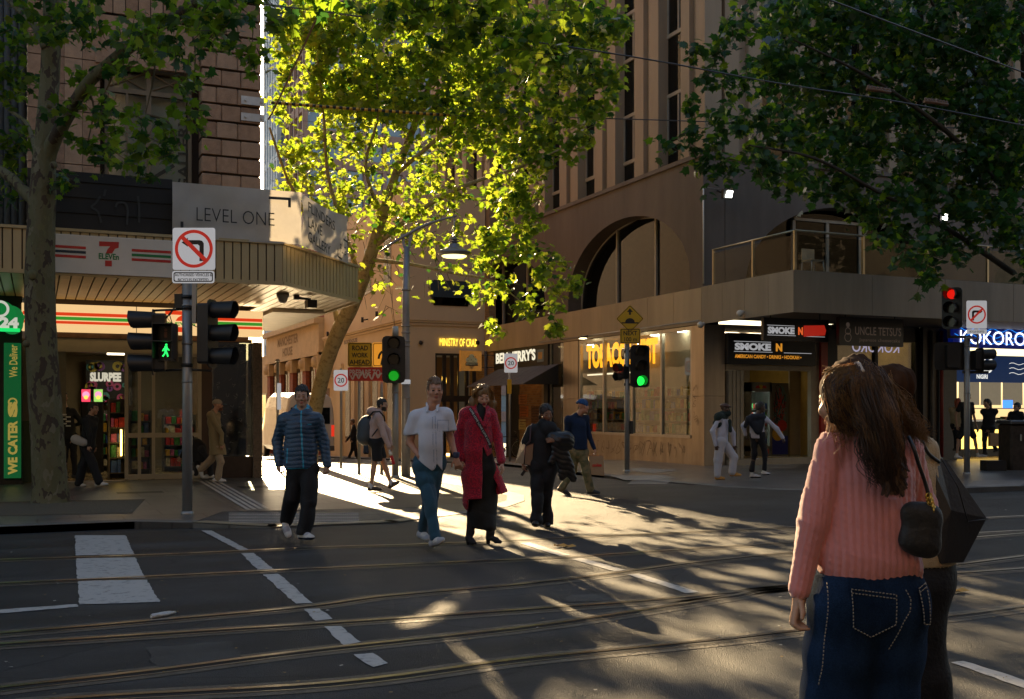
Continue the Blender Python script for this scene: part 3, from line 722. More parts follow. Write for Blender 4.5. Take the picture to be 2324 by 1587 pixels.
# upper facade of the neighbouring building with fluted blue-grey columns
nb=thing('neighbour_building','dark neighbouring building with blue-grey fluted columns behind the plane tree','building',(-4,YL+.2,0))
xe=X(60,300,YL+.25)
mb=MB(); mb.box(-30,xe,YL+.5,YL+8,3.9,26); mb.build('wall',mat('blue_grey_render',(.05,.06,.07),.8,var=.2),nb)
for k in range(10):
    mb=MB(); xc=xe-.35-k*1.5
    for j in range(5): mb.cyl((xc-.3+j*.14,YL+.45,4.6),(xc-.3+j*.14,YL+.45,24),.075,n=8)
    mb.box(xc-.42,xc+.42,YL+.3,YL+.5,4.2,4.6); mb.build('fluted_column',mat('blue_stone',(.10,.125,.15),.8,var=.15),nb)
# ================= right corner building =================
XR, YR = 16.6, 24.7
def brick(name,c1,c2,mort=(.25,.22,.18)):
    m=mat(name,c1,.85,var=.2,vscale=3,bump=.4)
    nt=m.node_tree;N=nt.nodes;L=nt.links;b=N['Principled BSDF']
    tc=[n for n in N if n.type=='TEX_COORD'][0]
    sx=N.new('ShaderNodeSeparateXYZ');L.new(tc.outputs['Object'],sx.inputs[0])
    ad=N.new('ShaderNodeMath');ad.operation='ADD';L.new(sx.outputs['X'],ad.inputs[0]);L.new(sx.outputs['Y'],ad.inputs[1])
    cx=N.new('ShaderNodeCombineXYZ');L.new(ad.outputs[0],cx.inputs['X']);L.new(sx.outputs['Z'],cx.inputs['Y'])
    br=N.new('ShaderNodeTexBrick');br.inputs['Scale'].default_value=1;br.inputs['Brick Width'].default_value=.24;br.inputs['Row Height'].default_value=.086;br.inputs['Mortar Size'].default_value=.008
    br.inputs['Color1'].default_value=(*c1,1);br.inputs['Color2'].default_value=(*c2,1);br.inputs['Mortar'].default_value=(*mort,1)
    L.new(cx.outputs[0],br.inputs['Vector']);L.new(br.outputs['Color'],b.inputs['Base Color']);return m
M_railglass=glass_mat('rail_glass',(.7,.72,.7),.3); M_terr=glass_mat('terrace_glass',(.12,.13,.13),.28)
M_render=mat('grey_brown_render',(.15,.115,.09),.85,var=.22,vscale=.9,bump=.3,bscale=50,streak=.25,fine=.1)
M_pier=mat('beige_render',(.34,.25,.165),.85,var=.12,vscale=1.2,bump=.4,bscale=70,streak=.2,fine=.1)
M_band=mat('cream_panel',(.40,.32,.21),.6,var=.2,vscale=.8,streak=.15,bump=.1)
M_inox=mat('brushed_steel',(.40,.34,.26),.33,metal=.75,var=.25,vscale=2.2,streak=.12,bump=.08)
M_sash=mat('window_sash',(.34,.31,.26),.45)
rb=thing('arcade_building','brown rendered corner building with arches, cream band and tall pier windows','building',(XR,YR,0))
SF=sidef(XR)
U=lambda x,X_=XR: -onX(x,900,X_).y
ZX=lambda x,y,X_=XR: onX(x,y,X_).z
def smb(): return MB(tf=SF)
# arched spandrel in a local frame: run from a to c, list of arch centres
def arch_wall(mb,a,c,z0,z1,arches,y0=0,dep=.7,n=28):
    cuts=[a]
    for (m,hw,zc,hh) in arches: cuts+= [m-hw,m+hw]
    cuts.append(c)
    for i in range(0,len(cuts),2):
        if cuts[i+1]-cuts[i]>.01: mb.box(cuts[i],cuts[i+1],y0,y0+dep,z0,z1)
    for (m,hw,zc,hh) in arches:
        P=[(m-hw*math.cos(math.pi*i/n), zc+hh*math.sin(math.pi*i/n)) for i in range(n+1)]
        for i in range(n):
            (x0,za),(x1,zb)=P[i],P[i+1]
            b=mb.P([(x0,y0,za),(x1,y0,zb),(x1,y0,z1),(x0,y0,z1),(x0,y0+dep,za),(x1,y0+dep,zb),(x1,y0+dep,z1),(x0,y0+dep,z1)])
            mb.F(b,[(0,1,2,3),(7,6,5,4),(0,4,5,1),(3,2,6,7)])
A1=(-29.1,3.75,5.2,2.25); A2=(-38.4,3.75,5.2,2.25)
mb=smb(); arch_wall(mb,-47,-YR,4.86,8.5,[A2,A1]); 
mb.build('arched_wall',M_render,rb)
mb=MB(); arch_wall(mb,XR+.72,60,4.86,8.5,[(XR+5.0,3.6,5.0,2.4),(XR+14.3,3.6,5.0,2.4),(XR+23.6,3.6,5.0,2.4)],y0=YR)
mb.build('arched_wall',M_render,rb)
def side_arch_win(m,parts):
    w=smb(); (mm,hw,zc,hh)=m
    P=[(mm-(hw)*math.cos(math.pi*i/24), zc+(hh)*math.sin(math.pi*i/24)) for i in range(25)]
    P=[(mm-hw,4.87)]+P+[(mm+hw,4.87)]
    w.quad(*[(x,.55,z) for x,z in P])
    o=w.build('arched_window',M_darkglass,rb)
    f=smb()
    for t in (-.33,.30): 
        x=mm+hw*t; f.box(x-.045,x+.045,.48,.56,4.87,zc+hh*math.sqrt(1-t*t))
    f.tube([(x,.53,z) for x,z in P],.04,5)
    f.build('frame',M_sash,o)
for m in (A1,A2): side_arch_win(m,None)
# cream band, joints as thin grooves between panels
def panels(mb,a,c,y0,z0,z1,st,dep=.1,g=.006):
    n=max(1,round(abs(c-a)/st))
    for i in range(n): mb.box(a+(c-a)*i/n+g,a+(c-a)*(i+1)/n-g,y0,y0+dep,z0,z1)
mb=smb(); panels(mb,-40.2,-YR,-.06,3.86,4.85,1.45); mb.M(1).box(-40.2,-YR,.0,.5,3.84,4.83); mb.build('band',[M_band,M_dark],rb)
# upper piers and windows
def upper(mb_p,mb_w,mb_g,a,c,y0,ztop=26,z0=8.5,pitch=2.57,first=-26.5,ww=1.2):
    k=0; xs=[]
    x=first
    while x-ww/2>a: xs.append(x); x-=pitch
    x=first+pitch
    while x+ww/2<c: xs.append(x); x+=pitch
    xs.sort(); prev=a
    for x in xs+[None]:
        e=(x-ww/2) if x is not None else c
        w=e-prev
        if w>.1:
            mid=(prev+e)/2
            if w>1.0:
                mb_p.box(prev,mid-.16,y0+.05,y0+.6,z0,ztop); mb_p.box(mid+.16,e,y0+.05,y0+.6,z0,ztop); mb_p.box(mid-.16,mid+.16,y0+.2,y0+.62,z0,ztop)
                for q in range(6): mb_p.box(prev-.002,mid-.15,y0+.045,y0+.3,z0+2.4+q*3.2,z0+2.42+q*3.2) if False else None
            else: mb_p.box(prev,e,y0+.05,y0+.6,z0,ztop)
        if x is None: break
        yield x
        prev=x+ww/2
def window_stack(x,y0,tf,ztop=22):
    z=8.5; ww=1.2
    while z<ztop:
        fr=MB(tf=tf)
        zs,zh=z+.78,z+2.22
        for q0,q1 in ((zs-.06,zs+.05),(zh-.05,zh+.05)): fr.box(x-ww/2,x+ww/2,y0+.34,y0+.44,q0,q1)
        fr.box(x-.03,x+.03,y0+.35,y0+.43,zs+.05,zh-.05).box(x-ww/2,x-ww/2+.05,y0+.35,y0+.43,zs+.05,zh-.05).box(x+ww/2-.05,x+ww/2,y0+.35,y0+.43,zs+.05,zh-.05)
        o=fr.build('window',M_sash,rb)
        g=MB(tf=tf); g.box(x-ww/2,x+ww/2,y0+.39,y0+.395,z,z+3.2); g.build('pane',M_darkglass,o)
        z+=3.2
mp=smb()
for x in upper(mp,None,None,-47,-YR-.0,0.0): window_stack(x,0.0,SF)
mp.build('pier',M_pier,rb)
mp=MB()
for x in upper(mp,None,None,XR+.75,60,YR,first=XR+2.6): window_stack(x,YR,None,18) if x<40 else None
mp.build('pier',M_pier,rb)
mb=MB(); mb.box(XR+.8,60,YR+.8,YR+1,4.9,26); mb.M(0).box(XR+.8,XR+1.0,YR+.8,46,4.9,26); mb.box(XR+.8,60,YR+1,46,25.5,26)
mb.build('inner_wall',mat('office_dark',(.02,.018,.016),.9),rb)
mb=MB()
for k in range(3):
    z=12.3+k*.001; 
mb.box(XR-.05,XR+.0,YR-.0,47,8.44,8.56); mb.box(XR-.05,60,YR-.06,YR,8.44,8.56); mb.build('string_course',M_render,rb)
# blinds behind some panes
for i,(x,z0) in enumerate(((-26.9,9.4),(-31.8,9.4),(-29.3,12.6),(-34.4,9.4),(-31.8,12.6))):
    MB(tf=SF).box(x-.25,x+.25,.5,.52,z0,z0+1.35).build('blind',M_blind,rb)
# --- side street ground floor
zs=.76
mb=smb(); a,c=U(1317),U(1571)
mb.box(a,c,-.02,.12,-.8,zs-.03); mb.build('base_panel',M_inox,rb)
mb=smb(); mb.box(a,c,-.06,.1,zs-.028,zs+.05); mb.build('window_sill',M_alu,rb)
wn=None
fr=smb()
for x in (1317,1371,1436,1502,1571): fr.box(U(x)-.045,U(x)+.045,-.03,.08,zs+.051,3.84)
fr.box(a+.05,c-.05,-.02,.07,3.74,3.84)
wn=fr.build('shop_window',M_alu,rb); smb().box(a,c,.02,.03,zs+.05,3.84).build('pane',M_clear,wn)
def pillar(x0,x1,name='pillar'):
    mb=smb(); mb.box(U(x0)+.005,U(x1)-.005,-.05,.3,1.9,3.84); mb.box(U(x0)+.005,U(x1)-.005,-.05,.3,-.8,1.89); return mb.build(name,M_inox,rb)
pillar(1282,1315); pillar(1573,1599)
X24=lambda x,Y=YR-.1: onY(x,900,Y).x
mb=MB(); mb.box(XR-.05,X24(1644),YR-.12,YR+.3,1.9,3.84); mb.box(XR-.05,X24(1644),YR-.12,YR+.3,-.1,1.89); mb.build('pillar',M_inox,rb)
# narrow window and ice cream shop bay
fr=smb(); fr.box(U(1249),U(1250.5),-.02,.06,-.6,3.84).box(U(1281)-.05,U(1281),-.02,.06,-.6,3.84).box(U(1249),U(1281),-.02,.06,-.6,.1)
w2=fr.build('shop_window',M_alu,rb); smb().box(U(1249),U(1281),.01,.02,-.6,3.84).build('pane',glass_mat('grey_glass',(.45,.45,.4),1.8),w2)
smb().box(U(1240),U(1249),-.1,.3,-.8,3.85).build('door_post',M_blk,rb)
MB(tf=SF).box(U(1249),U(1281),.7,.75,-.6,3.84).build('shop_display',mat('display_board',(.22,.18,.08),.7,var=.5,vscale=2),rb)
M_brk=brick('orange_brick',(.42,.17,.05),(.28,.10,.035))
M_brk2=brick('yellow_brick',(.34,.21,.09),(.24,.13,.06))
mb=smb(); mb.box(U(1160),U(1240),.35,.6,-.9,3.2); mb.box(U(1110),U(1122),-.03,.3,-.9,3.84); mb.box(-42,U(1110)-.01,-.01,.3,-.9,8); mb.build('brick_wall',M_brk2,rb)
mb=smb(); mb.box(U(1124),U(1239),-.04,.28,3.12,3.84); 
sb=mb.build('shop_sign_board',M_blk,rb)
mb=smb(); mb.text("BEN&JERRY'S",U(1128),U(1218),3.22,3.76,-.05,.045); mb.build('lettering',em('cream_lit',(.85,.8,.6),.55),sb)
mb=smb(); mb.M(0).cbox(U(1222),U(1237),-.06,-.045,3.25,3.7,.004); mb.M(1).box(U(1225),U(1234),-.065,-.061,3.35,3.6); mb.build('picture_panel',[mat('sky_blue_panel',(.15,.22,.28),.5),mat('wafer',(.5,.3,.1),.6)],sb)
smb().box(U(1122),U(1160),.5,.55,-.9,3.1).build('shop_door',M_dark,rb)
mb=smb(); y0=.0; ya,yb=-38.8,-33.5; 
nrib=9
for i in range(nrib):
    x0_=ya+(yb-ya)*i/nrib; x1_=ya+(yb-ya)*(i+1)/nrib
    b=mb.P([(x0_+.01,-.05,3.12),(x1_-.01,-.05,3.12),(x1_-.01,-1.4,2.42),(x0_+.01,-1.4,2.42),(x0_+.01,-.05,3.09),(x1_-.01,-.05,3.09),(x1_-.01,-1.4,2.39),(x0_+.01,-1.4,2.39)])
    mb.F(b,[(0,1,2,3),(7,6,5,4),(0,3,7,4),(1,5,6,2),(2,3,7,6),(0,4,5,1)])
mb.M(1).quad((yb,-.05,3.1),(yb,-1.4,2.4),(yb,-1.35,2.4),(yb,-.05,2.4))
mb.build('shop_awning',[mat('grey_canvas',(.10,.095,.10),.7,var=.15),M_dark],rb)
# posters stuck on the bricks
for i,(x0_,y0_,x1_,y1_,c,l) in enumerate(((1178,896,1196,918,(.45,.20,.08),'brown paper poster high on the brick wall under the grey awning'),(1180,922,1199,946,(.42,.14,.04),'orange paper poster in the middle of the brick wall'),
    (1178,952,1194,976,(.42,.38,.16),'pale yellow green poster low on the brick wall'),(1206,922,1230,975,(.12,.06,.04),'dark collage poster on the right of the brick wall'))):
    mb=MB(tf=sidef(XR+.34)); Uq=lambda x: -onX(x,900,XR+.34).y; z0,z1=onX(x0_,y1_,XR+.34).z,onX(x0_,y0_,XR+.34).z
    mb.box(Uq(x0_),Uq(x1_),-.012,-.003,z0,z1); mb.M(1)
    for k in range(6): mb.box(Uq(x0_)+.08,Uq(x1_)-.08-.1*(k%2),-.014,-.0125,z1-.1-k*.1,z1-.07-k*.1)
    tag(mb.build('poster',[mat('poster_paper_%d'%i,c,.7,var=.3 if i<3 else .8,vscale=3 if i<3 else 14),mat('poster_ink_%d'%i,[v*.45 for v in c],.7)]),l,'poster')
smb().cyl((U(1107),-.1,-.9),(U(1107),-.1,3.9),.06).build('drain_pipe',mat('grey_pipe',(.10,.09,.08),.5),rb)
MB(tf=SF).box(U(1165),U(1238),.2,.3,3.0,3.06).build('light_strip',em('orange_strip',(1,.40,.07),5.0),rb)
smb().box(U(1130),U(1238),-.05,1.2,-1.0,-.30).build('shop_floor',M_floor,rb)
YI=39.3; a,c,z0,z1=bx(1046,842,1092,797,YI) if False else (onY(1046,820,YI).x,onY(1092,820,YI).x,onY(1069,842,YI).z,onY(1069,797,YI).z)
ic=thing('projecting_sign','square orange projecting sign with an ice cream cone above the grey awning','sign',((a+c)/2,YI,z0)); W=c-a
MB().cbox(a,c,YI-.06,YI+.06,z0,z1,.01).box(a-.04,a-.002,YI-.08,YI+.08,z0-.02,z1+.02).build('board',[mat('orange_timber',(.50,.22,.04),.5,var=.3,vscale=4,emit=(.6,.25,.04),estr=.06)],ic)
mb=MB(); mx=(a+c)/2; mb.M(1).quad((mx-.15,YI-.064,z0+.24),(mx+.15,YI-.064,z0+.24),(mx,YI-.064,z0+.04)); mb.M(0)
for k,(dx,dz,r) in enumerate(((-.14,.42,.11),(.12,.40,.12),(-.02,.40,.13),(0,.54,.12))): mb.disc(mx+dx,z0+dz,r,YI-.066-.001*k,16)
for k in range(9): mb.M(2).disc(mx+.17*math.cos(k*2.3),z0+.46+.12*math.sin(k*1.7),.018,YI-.072,6)
mb.M(2).box(mx-.26,mx+.26,YI-.078,YI-.074,z0+.20,z0+.32); mb.M(0).text("BEN&JERRY'S",mx-.24,mx+.24,z0+.22,z0+.30,YI-.08,.03)
mb.build('emblem_art',[mat('cream_scoop',(.6,.58,.35),.5),mat('cone_wafer',(.55,.28,.07),.5),M_blk],ic)
for z in (z0+.15,z1-.15): MB().box(c,XR,YI-.02,YI+.02,z-.015,z+.015).build('bracket',M_blk,ic)
# tobacconist room
room=MB(); room.box(XR+.3,XR+6,29.1,35.4,-.8,-.02); room.M(1).box(XR+5,XR+5.2,29.1,35.4,0,3.83).box(XR+.3,XR+5,35.4,35.6,0,3.83).box(XR+.58,XR+5,28.95,29.09,0,3.83).box(XR+.5,XR+.58,YR+.5,29.0,0,3.83); room.M(2).box(XR+.3,XR+5,29.1,35.4,3.84,3.9)
room.build('interior',[M_floor,mat('tob_wall',(.30,.27,.2),.8),mat('tob_ceiling',(.3,.28,.22),.8)],rb)
for k,(yy,xx) in enumerate(((26.3,16.95),(29.8,18.0),(31.8,18.6),(33.9,18.0),(27.8,16.95))):
    MB().cyl((xx,yy,3.75),(xx,yy,3.83),.13,n=12).build('ceiling_light',em('spot_white',(1,.9,.7),14),rb)
MB(tf=SF).box(-34.8,-29.4,1.5,1.56,2.75,2.80).build('light_tube',em('tube_pale',(1,.85,.6),1.0),rb)
XT=XR+.2
mb=MB(tf=sidef(XT)); u0,u1=-onX(1331,900,XT).y,-onX(1493,900,XT).y
mb.text('TOBACCONIST',u0,u1,onX(1331,838,XT).z,onX(1331,784,XT).z,0,.06); 
tag(mb.build('lit_lettering',em('orange_letters',(1,.36,.015),1.5)),'glowing orange lettering hung inside the big shop window','sign')
for i,(y0_,y1_,x_,h_) in enumerate(((25.4,28.6,XR+.09,2.2),(29.3,31.6,18.6,2.4),(31.9,34.8,18.2,2.3))):
    t=thing('display_shelf',['display shelf behind the right end of the tobacconist window','display shelf behind the middle of the tobacconist window','display shelf behind the left end of the tobacconist window'][i],'shelf',(x_,(y0_+y1_)/2,0))
    F2=sidef(x_); mb=MB(tf=F2); mb.box(-y1_,-y0_,.36,.4,0,h_)
    for k in range(6): mb.box(-y1_,-y0_,0,.36,.1+k*.36,.125+k*.36)
    mb.build('rack',mat('white_shelf',(.35,.32,.25),.5),t)
    mb=MB(tf=F2); cl=[(.5,.35,.12),(.4,.05,.03),(.05,.25,.1),(.5,.45,.3),(.05,.12,.35),(.45,.3,.02)]
    for k in range(6):
        x=-y1_+.03
        while x<-y0_-.15:
            w_=random.uniform(.08,.25); hh=random.uniform(.14,.3); mb.M(random.randrange(6)).cbox(x,x+w_,.05,.3,.126+k*.36,.126+k*.36+hh,.01); x+=w_+random.uniform(.01,.08)
    tag(mb.build('packets',[mat('goods_%d'%j,c,.5,var=.5,vscale=9) for j,c in enumerate(cl)],t),kind='stuff')
# faint scratched tags on the steel base
mb=smb()
for k in range(16):
    x=-31.3+k*.36; P=[Vector((x+random.uniform(0,.35),random.uniform(.15,.6),0)) for _ in range(6)]
    mb.stroke(catmull(P,4),.016,-.024)
for k in range(5):
    x=-25.0+random.uniform(-.1,.1); P=[Vector((x+random.uniform(-.15,.12),1.0+k*.25+random.uniform(0,.3),0)) for _ in range(5)]
    mb.stroke(catmull(P,4),.014,-.054)
mb.build('graffiti',mat('dull_scrawl',(.20,.15,.10),.7),rb)
mb=smb(); mb.tube([(-35,-.12,3.95),(-YR-.05,-.12,3.95)],.018,5)
mb.build('light_rail',M_alu,rb)
for x in (1342,1455):
    u=U(x); mb=smb(); mb.box(u-.12,u+.12,-.42,-.2,3.86,3.91).cyl((u,-.12,3.95),(u,-.3,3.9),.02,n=6); o=mb.build('spotlight',M_blk,rb); smb().box(u-.1,u+.1,-.40,-.22,3.845,3.858).build('lens',em('spot_glow',(1,.85,.5),7),o)
# --- canopy over the main street footpath
YC=20.8
cp=MB()
def pan(mb,a,c,z0,z1,st):
    a=Vector(a);c=Vector(c);L_=(c-a).length;t=(c-a)/L_;nn=Vector((t.y,-t.x));n=round(L_/st)
    for i in range(n):
        p=a+t*(i*L_/n+.006);q=a+t*((i+1)*L_/n-.006);P=[p,q,q-nn*.08,p-nn*.08]; mb.zprism([(v.x,v.y) for v in P],z0,z1)
pan(cp,(XR-.06,YR-.0),(XR-.06,YC),3.86,4.87,.98); pan(cp,(XR-.06,YC),(60,YC),3.86,4.87,2.4)
cp.M(1).zprism([(XR+.03,YC+.09),(60,YC+.09),(60,YR),(XR+.03,YR)],4.0,4.84)
cp.build('canopy_fascia',[mat('canopy_panel',(.27,.225,.165),.65,var=.32,vscale=.8,streak=.12,bump=.1),mat('soffit_grey',(.12,.10,.08),.6)],rb)
mb=MB(); zr=5.84
rail=[(XR+.1,YR-.3,zr),(XR+.1,YC+.15,zr),(34,YC+.15,zr)]
mb.tube([rail[0],rail[1]],.03,6); mb.tube([rail[1],rail[2]],.03,6)
posts=[(XR+.1,YR-.35),(XR+.1,22.6),(XR+.1,YC+.15)]+[(XR+.1+k*2.1,YC+.15) for k in range(1,8)]
for x,y in posts: mb.box(x-.03,x+.03,y-.03,y+.03,4.85,zr)
ra=mb.build('railing',mat('railing_steel',(.35,.30,.2),.35,metal=.8),rb)
MB().box(XR+.08,XR+.09,YC+.2,YR-.3,4.9,zr-.1).build('glass_panel',M_railglass,ra)
MB().box(XR+.2,34,YC+.14,YC+.15,4.9,zr-.1).build('glass_panel',M_railglass,ra)
# terrace door frames and glazing behind
Yd=YR+.45
mb=MB(); xs_=[onY(x,600,Yd).x for x in (1800,1876,1950)]; zt=7.0
for x in xs_: mb.box(x-.05,x+.05,Yd-.05,Yd+.05,4.86,zt)
mb.box(xs_[0],xs_[-1],Yd-.06,Yd+.06,zt,zt+.08)
td=mb.build('terrace_door',M_sash,rb); MB().box(xs_[0],xs_[-1],Yd,Yd+.01,4.86,zt).build('pane',M_terr,td)
MB().box(XR+1,60,Yd+.1,Yd+.14,4.86,8.4).build('glazing',M_terr,rb)
t=thing('terrace_chair','small metal chair behind the corner of the glass railing','chair',(XR+1.5,YC+1.2,4.85))
mb=MB(); c=t.location; mb.box(c.x-.2,c.x+.2,c.y-.2,c.y+.2,5.30,5.33); mb.box(c.x-.2,c.x+.2,c.y+.18,c.y+.2,5.34,5.65); mb.build('seat',M_alu,t)
for dx in (-.18,.18):
    for dy in (-.18,.18): MB().cyl((c.x+dx*1.15,c.y+dy*1.15,4.85),(c.x+dx,c.y+dy,5.3),.018,n=6).build('leg',M_alu,t)
# white conduit and floodlights
mb=MB(); p=onY(1598,425,YR-.1); mb.tube([(p.x-.02,YR-.1,4.95),(p.x-.02,YR-.1,p.z),(onY(1640,425,YR-.1).x,YR-.1,p.z)],.02,6); mb.build('conduit',M_wht,rb)
for i,(x,y,l) in enumerate(((1655,441,'lit white floodlight on the arch corner above the terrace'),(2145,493,'lit white floodlight among the dark leaves at the right edge'))):
    p=onY(x,y,YR-.55); t=thing('floodlight',l,'floodlight',(p.x,p.y,p.z))
    mb=MB(); mb.box(p.x-.16,p.x+.16,p.y+.03,p.y+.14,p.z-.11,p.z+.13); mb.cyl((p.x,p.y+.12,p.z),(p.x,YR-.0,p.z+.2),.025,n=6); mb.build('housing',M_blk,t)
    MB().quad((p.x-.13,p.y-.005,p.z-.09),(p.x+.08,p.y-.005,p.z-.09),(p.x+.13,p.y+.0,p.z+.10),(p.x-.06,p.y+.0,p.z+.10)).build('lens',em('flood_lens',(1,.97,.85),5),t)
for x,y in ((1688,712),(1610,738)):
    p=onX(x,y,XR-.1) if x>1640 else onX(1598,y,XR-.1); mb=MB(); mb.ball((p.x-.12,p.y,p.z),.09,6); mb.cyl((p.x-.1,p.y,p.z),(p.x,p.y,p.z+.04),.05,n=8); mb.build('camera',M_wht,rb)
# --- street front shops under the canopy
Ys=YR-.02
bx2=lambda x0,y0,x1,y1,Y: (onY(x0,y1,Y).x,onY(x1,y0,Y).x,onY((x0+x1)/2,y1,Y).z,onY((x0+x1)/2,y0,Y).z)
s1=thing('candy_shop','candy and drinks shop front with a black sign over an open doorway','shopfront',(onY(1740,1000,Ys).x,Ys,0))
a,c,z0,z1=bx2(1646,830,1843,757,Ys-.1)
a,c=onY(1646,800,Ys-.1).x,onY(1845,800,Ys-.1).x; z0=onY(1745,829,Ys-.1).z; z1=onY(1745,759,Ys-.1).z
sb=MB().cbox(a,c,Ys-.22,Ys-.02,z0,z1,.01).build('sign_board',M_blk,s1)
W=c-a; Hh=z1-z0; Yq=Ys-.225
M_swhite=em('sign_white',(.6,.6,.62),.28); M_sor=em('sign_orange',(.9,.35,.03),.35)
def smoke(mb,a,z0,W,Hh,Y,red=False):
    mb.M(0).text('SMOKE',a,a+W*.44,z0+Hh*.15,z0+Hh*.80,Y,.06); mb.M(1).text('N',a+W*.50,a+W*.58,z0+Hh*.12,z0+Hh*.84,Y,.06)
    mb.M(0).box(a-W*.01,a+W*.44,Y-.001,Y,z0+Hh*.9,z0+Hh*.95).box(a-W*.01,a+W*.46,Y-.001,Y,z0,z0+Hh*.05).box(a+W*.6,a+W*.95,Y-.001,Y,z0-Hh*.02,z0+Hh*.03)
mb=MB(); smoke(mb,a+W*.075,z0+Hh*.40,W*.92,Hh*.36,Yq); mb.M(1).text('AMERICAN CANDY \u2022 DRINKS \u2022 HOOKAH \u2022',a+W*.075,a+W*.83,z0+Hh*.20,z0+Hh*.32,Yq,.03)
mb.build('lettering',[M_swhite,M_sor],sb)
mb=MB(); zd=onY(1735,833,Ys).z; xa,xb=onY(1646,900,Ys).x,onY(1820,900,Ys).x
M_ivory=mat('ivory_frame',(.36,.31,.22),.5,var=.1)
mb.box(xa,onY(1845,900,Ys).x,Ys-.05,Ys+.1,zd-.1,z0-.01); mb.box(xa,onY(1845,900,Ys).x,Ys-.3,Ys+.2,0,.16)
for k in range(4): mb.box(xa+.05+k*.13,xa+.15+k*.13,Ys-.1+.0*k,Ys+.4,.17,zd-.12)
mb.M(0).box(onY(1838,900,Ys).x,onY(1858,900,Ys).x,Ys-.06,Ys+.1,0,3.84); mb.box(onY(1792,900,Ys+1.5).x,onY(1840,900,Ys+1.5).x,Ys+1.5,Ys+1.56,.17,3.2)
mb.build('door_frame',M_ivory,s1)
MB().box(onY(1861,900,Ys-.1).x,onY(1876,900,Ys-.1).x,Ys-.15,Ys+.1,0,3.84).build('red_post',mat('red_post',(.40,.02,.012),.4),s1)
mb=MB(); mb.box(onY(1876,900,Ys).x,onY(1893,900,Ys).x,Ys-.05,Ys+.3,0,3.84); mb.build('dark_post',M_blk,s1)
Yr=YR+4; mb=MB(); mb.box(xa,onY(1860,900,Ys).x+1,Ys+.2,Yr,0,.165); mb.M(1).box(xa-.1,onY(1860,900,Yr).x,Yr,Yr+.1,.1,3.9).box(xa-.05,xa,Ys+.5,Yr,.1,3.9).box(xb+2.4,xb+2.5,Ys+.4,Yr,.1,3.9).box(xa,xb+2.4,Ys+.3,Yr,3.8,3.9)
mb.build('interior',[M_floor,mat('candy_wall',(.42,.36,.26),.8)],s1)
for xx in (.35,.75): 
    x=xa+(xb-xa)*xx; MB().box(x,x+.7,Ys+1.6,Ys+1.75,3.72,3.79).build('ceiling_light',em('candy_tube',(1,.85,.6),4),s1)
mb=MB(); x=onY(1743,860,Yr-.03).x; z=onY(1743,840,Yr-.03).z
mb.quad((x-.3,Yr-.02,z+.3),(x+.3,Yr-.02,z+.3),(x+.22,Yr-.02,z-.1),(x+.2,Yr-.02,z-.5),(x+.1,Yr-.02,z-.5),(x+.1,Yr-.02,z-.3),(x-.1,Yr-.02,z-.3),(x-.1,Yr-.02,z-.5),(x-.2,Yr-.02,z-.5),(x-.22,Yr-.02,z-.1)); mb.build('wall_graphic',M_blk,s1)
# fridge
Yf=YR+1.3; fx0,fx1,fxs=onY(1703,950,Yf).x,onY(1751,950,Yf).x,onY(1789,950,Yf).x; fh=onY(1745,868,Yf).z
t=thing('drinks_fridge','upright glass door drinks fridge with graffiti painted side in the candy shop','fridge',((fx0+fxs)/2,Yf,.17))
rot=Matrix.Translation((fx1,Yf,0))@Matrix.Rotation(R_(0),4,'Z')
mb=MB(); mb.box(fx0,fx0+.06,Yf,Yf+.7,.3,fh).box(fx1-.06,fx1,Yf,Yf+.7,.3,fh).box(fx0,fx1,Yf,Yf+.7,fh-.28,fh).box(fx0,fx1,Yf,Yf+.7,.165,.45).box(fx0,fx1,Yf+.65,Yf+.7,.45,fh-.28)
mb.build('cabinet',mat('fridge_shell',(.25,.24,.2),.4),t)
mb=MB(); mb.box(fx1+.002,fxs,Yf+.0,Yf+.7,.165,fh-.02); 
for k in range(26):
    P=[Vector((random.uniform(fx1+.05,fxs-.05),random.uniform(.9,fh-.1),0)) for _ in range(4)]; mb.M(random.choice([1,2,3])); mb.stroke(catmull(P,4),.02,Yf-.004-.0002*k)
mb.M(4).box(fx1+.03,fxs-.02,Yf-.003,Yf,.2,.75); mb.M(5).disc(fx1+.22,.8,.2,Yf-.0045); mb.M(1).disc(fx1+.38,1.05,.17,Yf-.012)
mb.build('painted_side',[mat('fridge_side',(.16,.15,.12),.5),mat('spray_red',(.5,.04,.03),.5),mat('spray_teal',(.08,.25,.25),.5),mat('spray_black',(.02,.02,.02),.5),mat('spray_blue',(.03,.04,.25),.5),mat('spray_yellow',(.6,.35,.04),.5)],t)
mb=MB()
for k in range(5):
    zz=.5+k*.26; mb.M(0).box(fx0+.06,fx1-.06,Yf+.1,Yf+.6,zz-.02,zz)
    for j in range(9): mb.M(1+(j*3+k)%4).cyl((fx0+.1+j*(fx1-fx0-.2)/8,Yf+.14,zz),(fx0+.1+j*(fx1-fx0-.2)/8,Yf+.14,zz+.17),.026,n=6)
tag(mb.build('cans',[M_alu]+[mat('can_%d'%i,c,.3) for i,c in enumerate([(.05,.15,.5),(.6,.6,.6),(.6,.1,.05),(.1,.45,.1)])],t),kind='stuff')
MB().box(fx0+.07,fx0+.10,Yf+.06,Yf+.09,.5,fh-.3).build('light_tube',em('fridge_tube',(.8,1,1),6),t)
mb=MB(); mb.quad((fx0+.07,Yf+.02,.45),(fx1-.07,Yf+.02,.45),(fx1-.07,Yf+.02,fh-.3),(fx0+.07,Yf+.02,fh-.3)); mb.build('door_glass',M_clear,t)
mb=MB(); mb.disc((fx0+fx1)/2,fh-.14,.07,Yf-.003,16); mb.M(1)
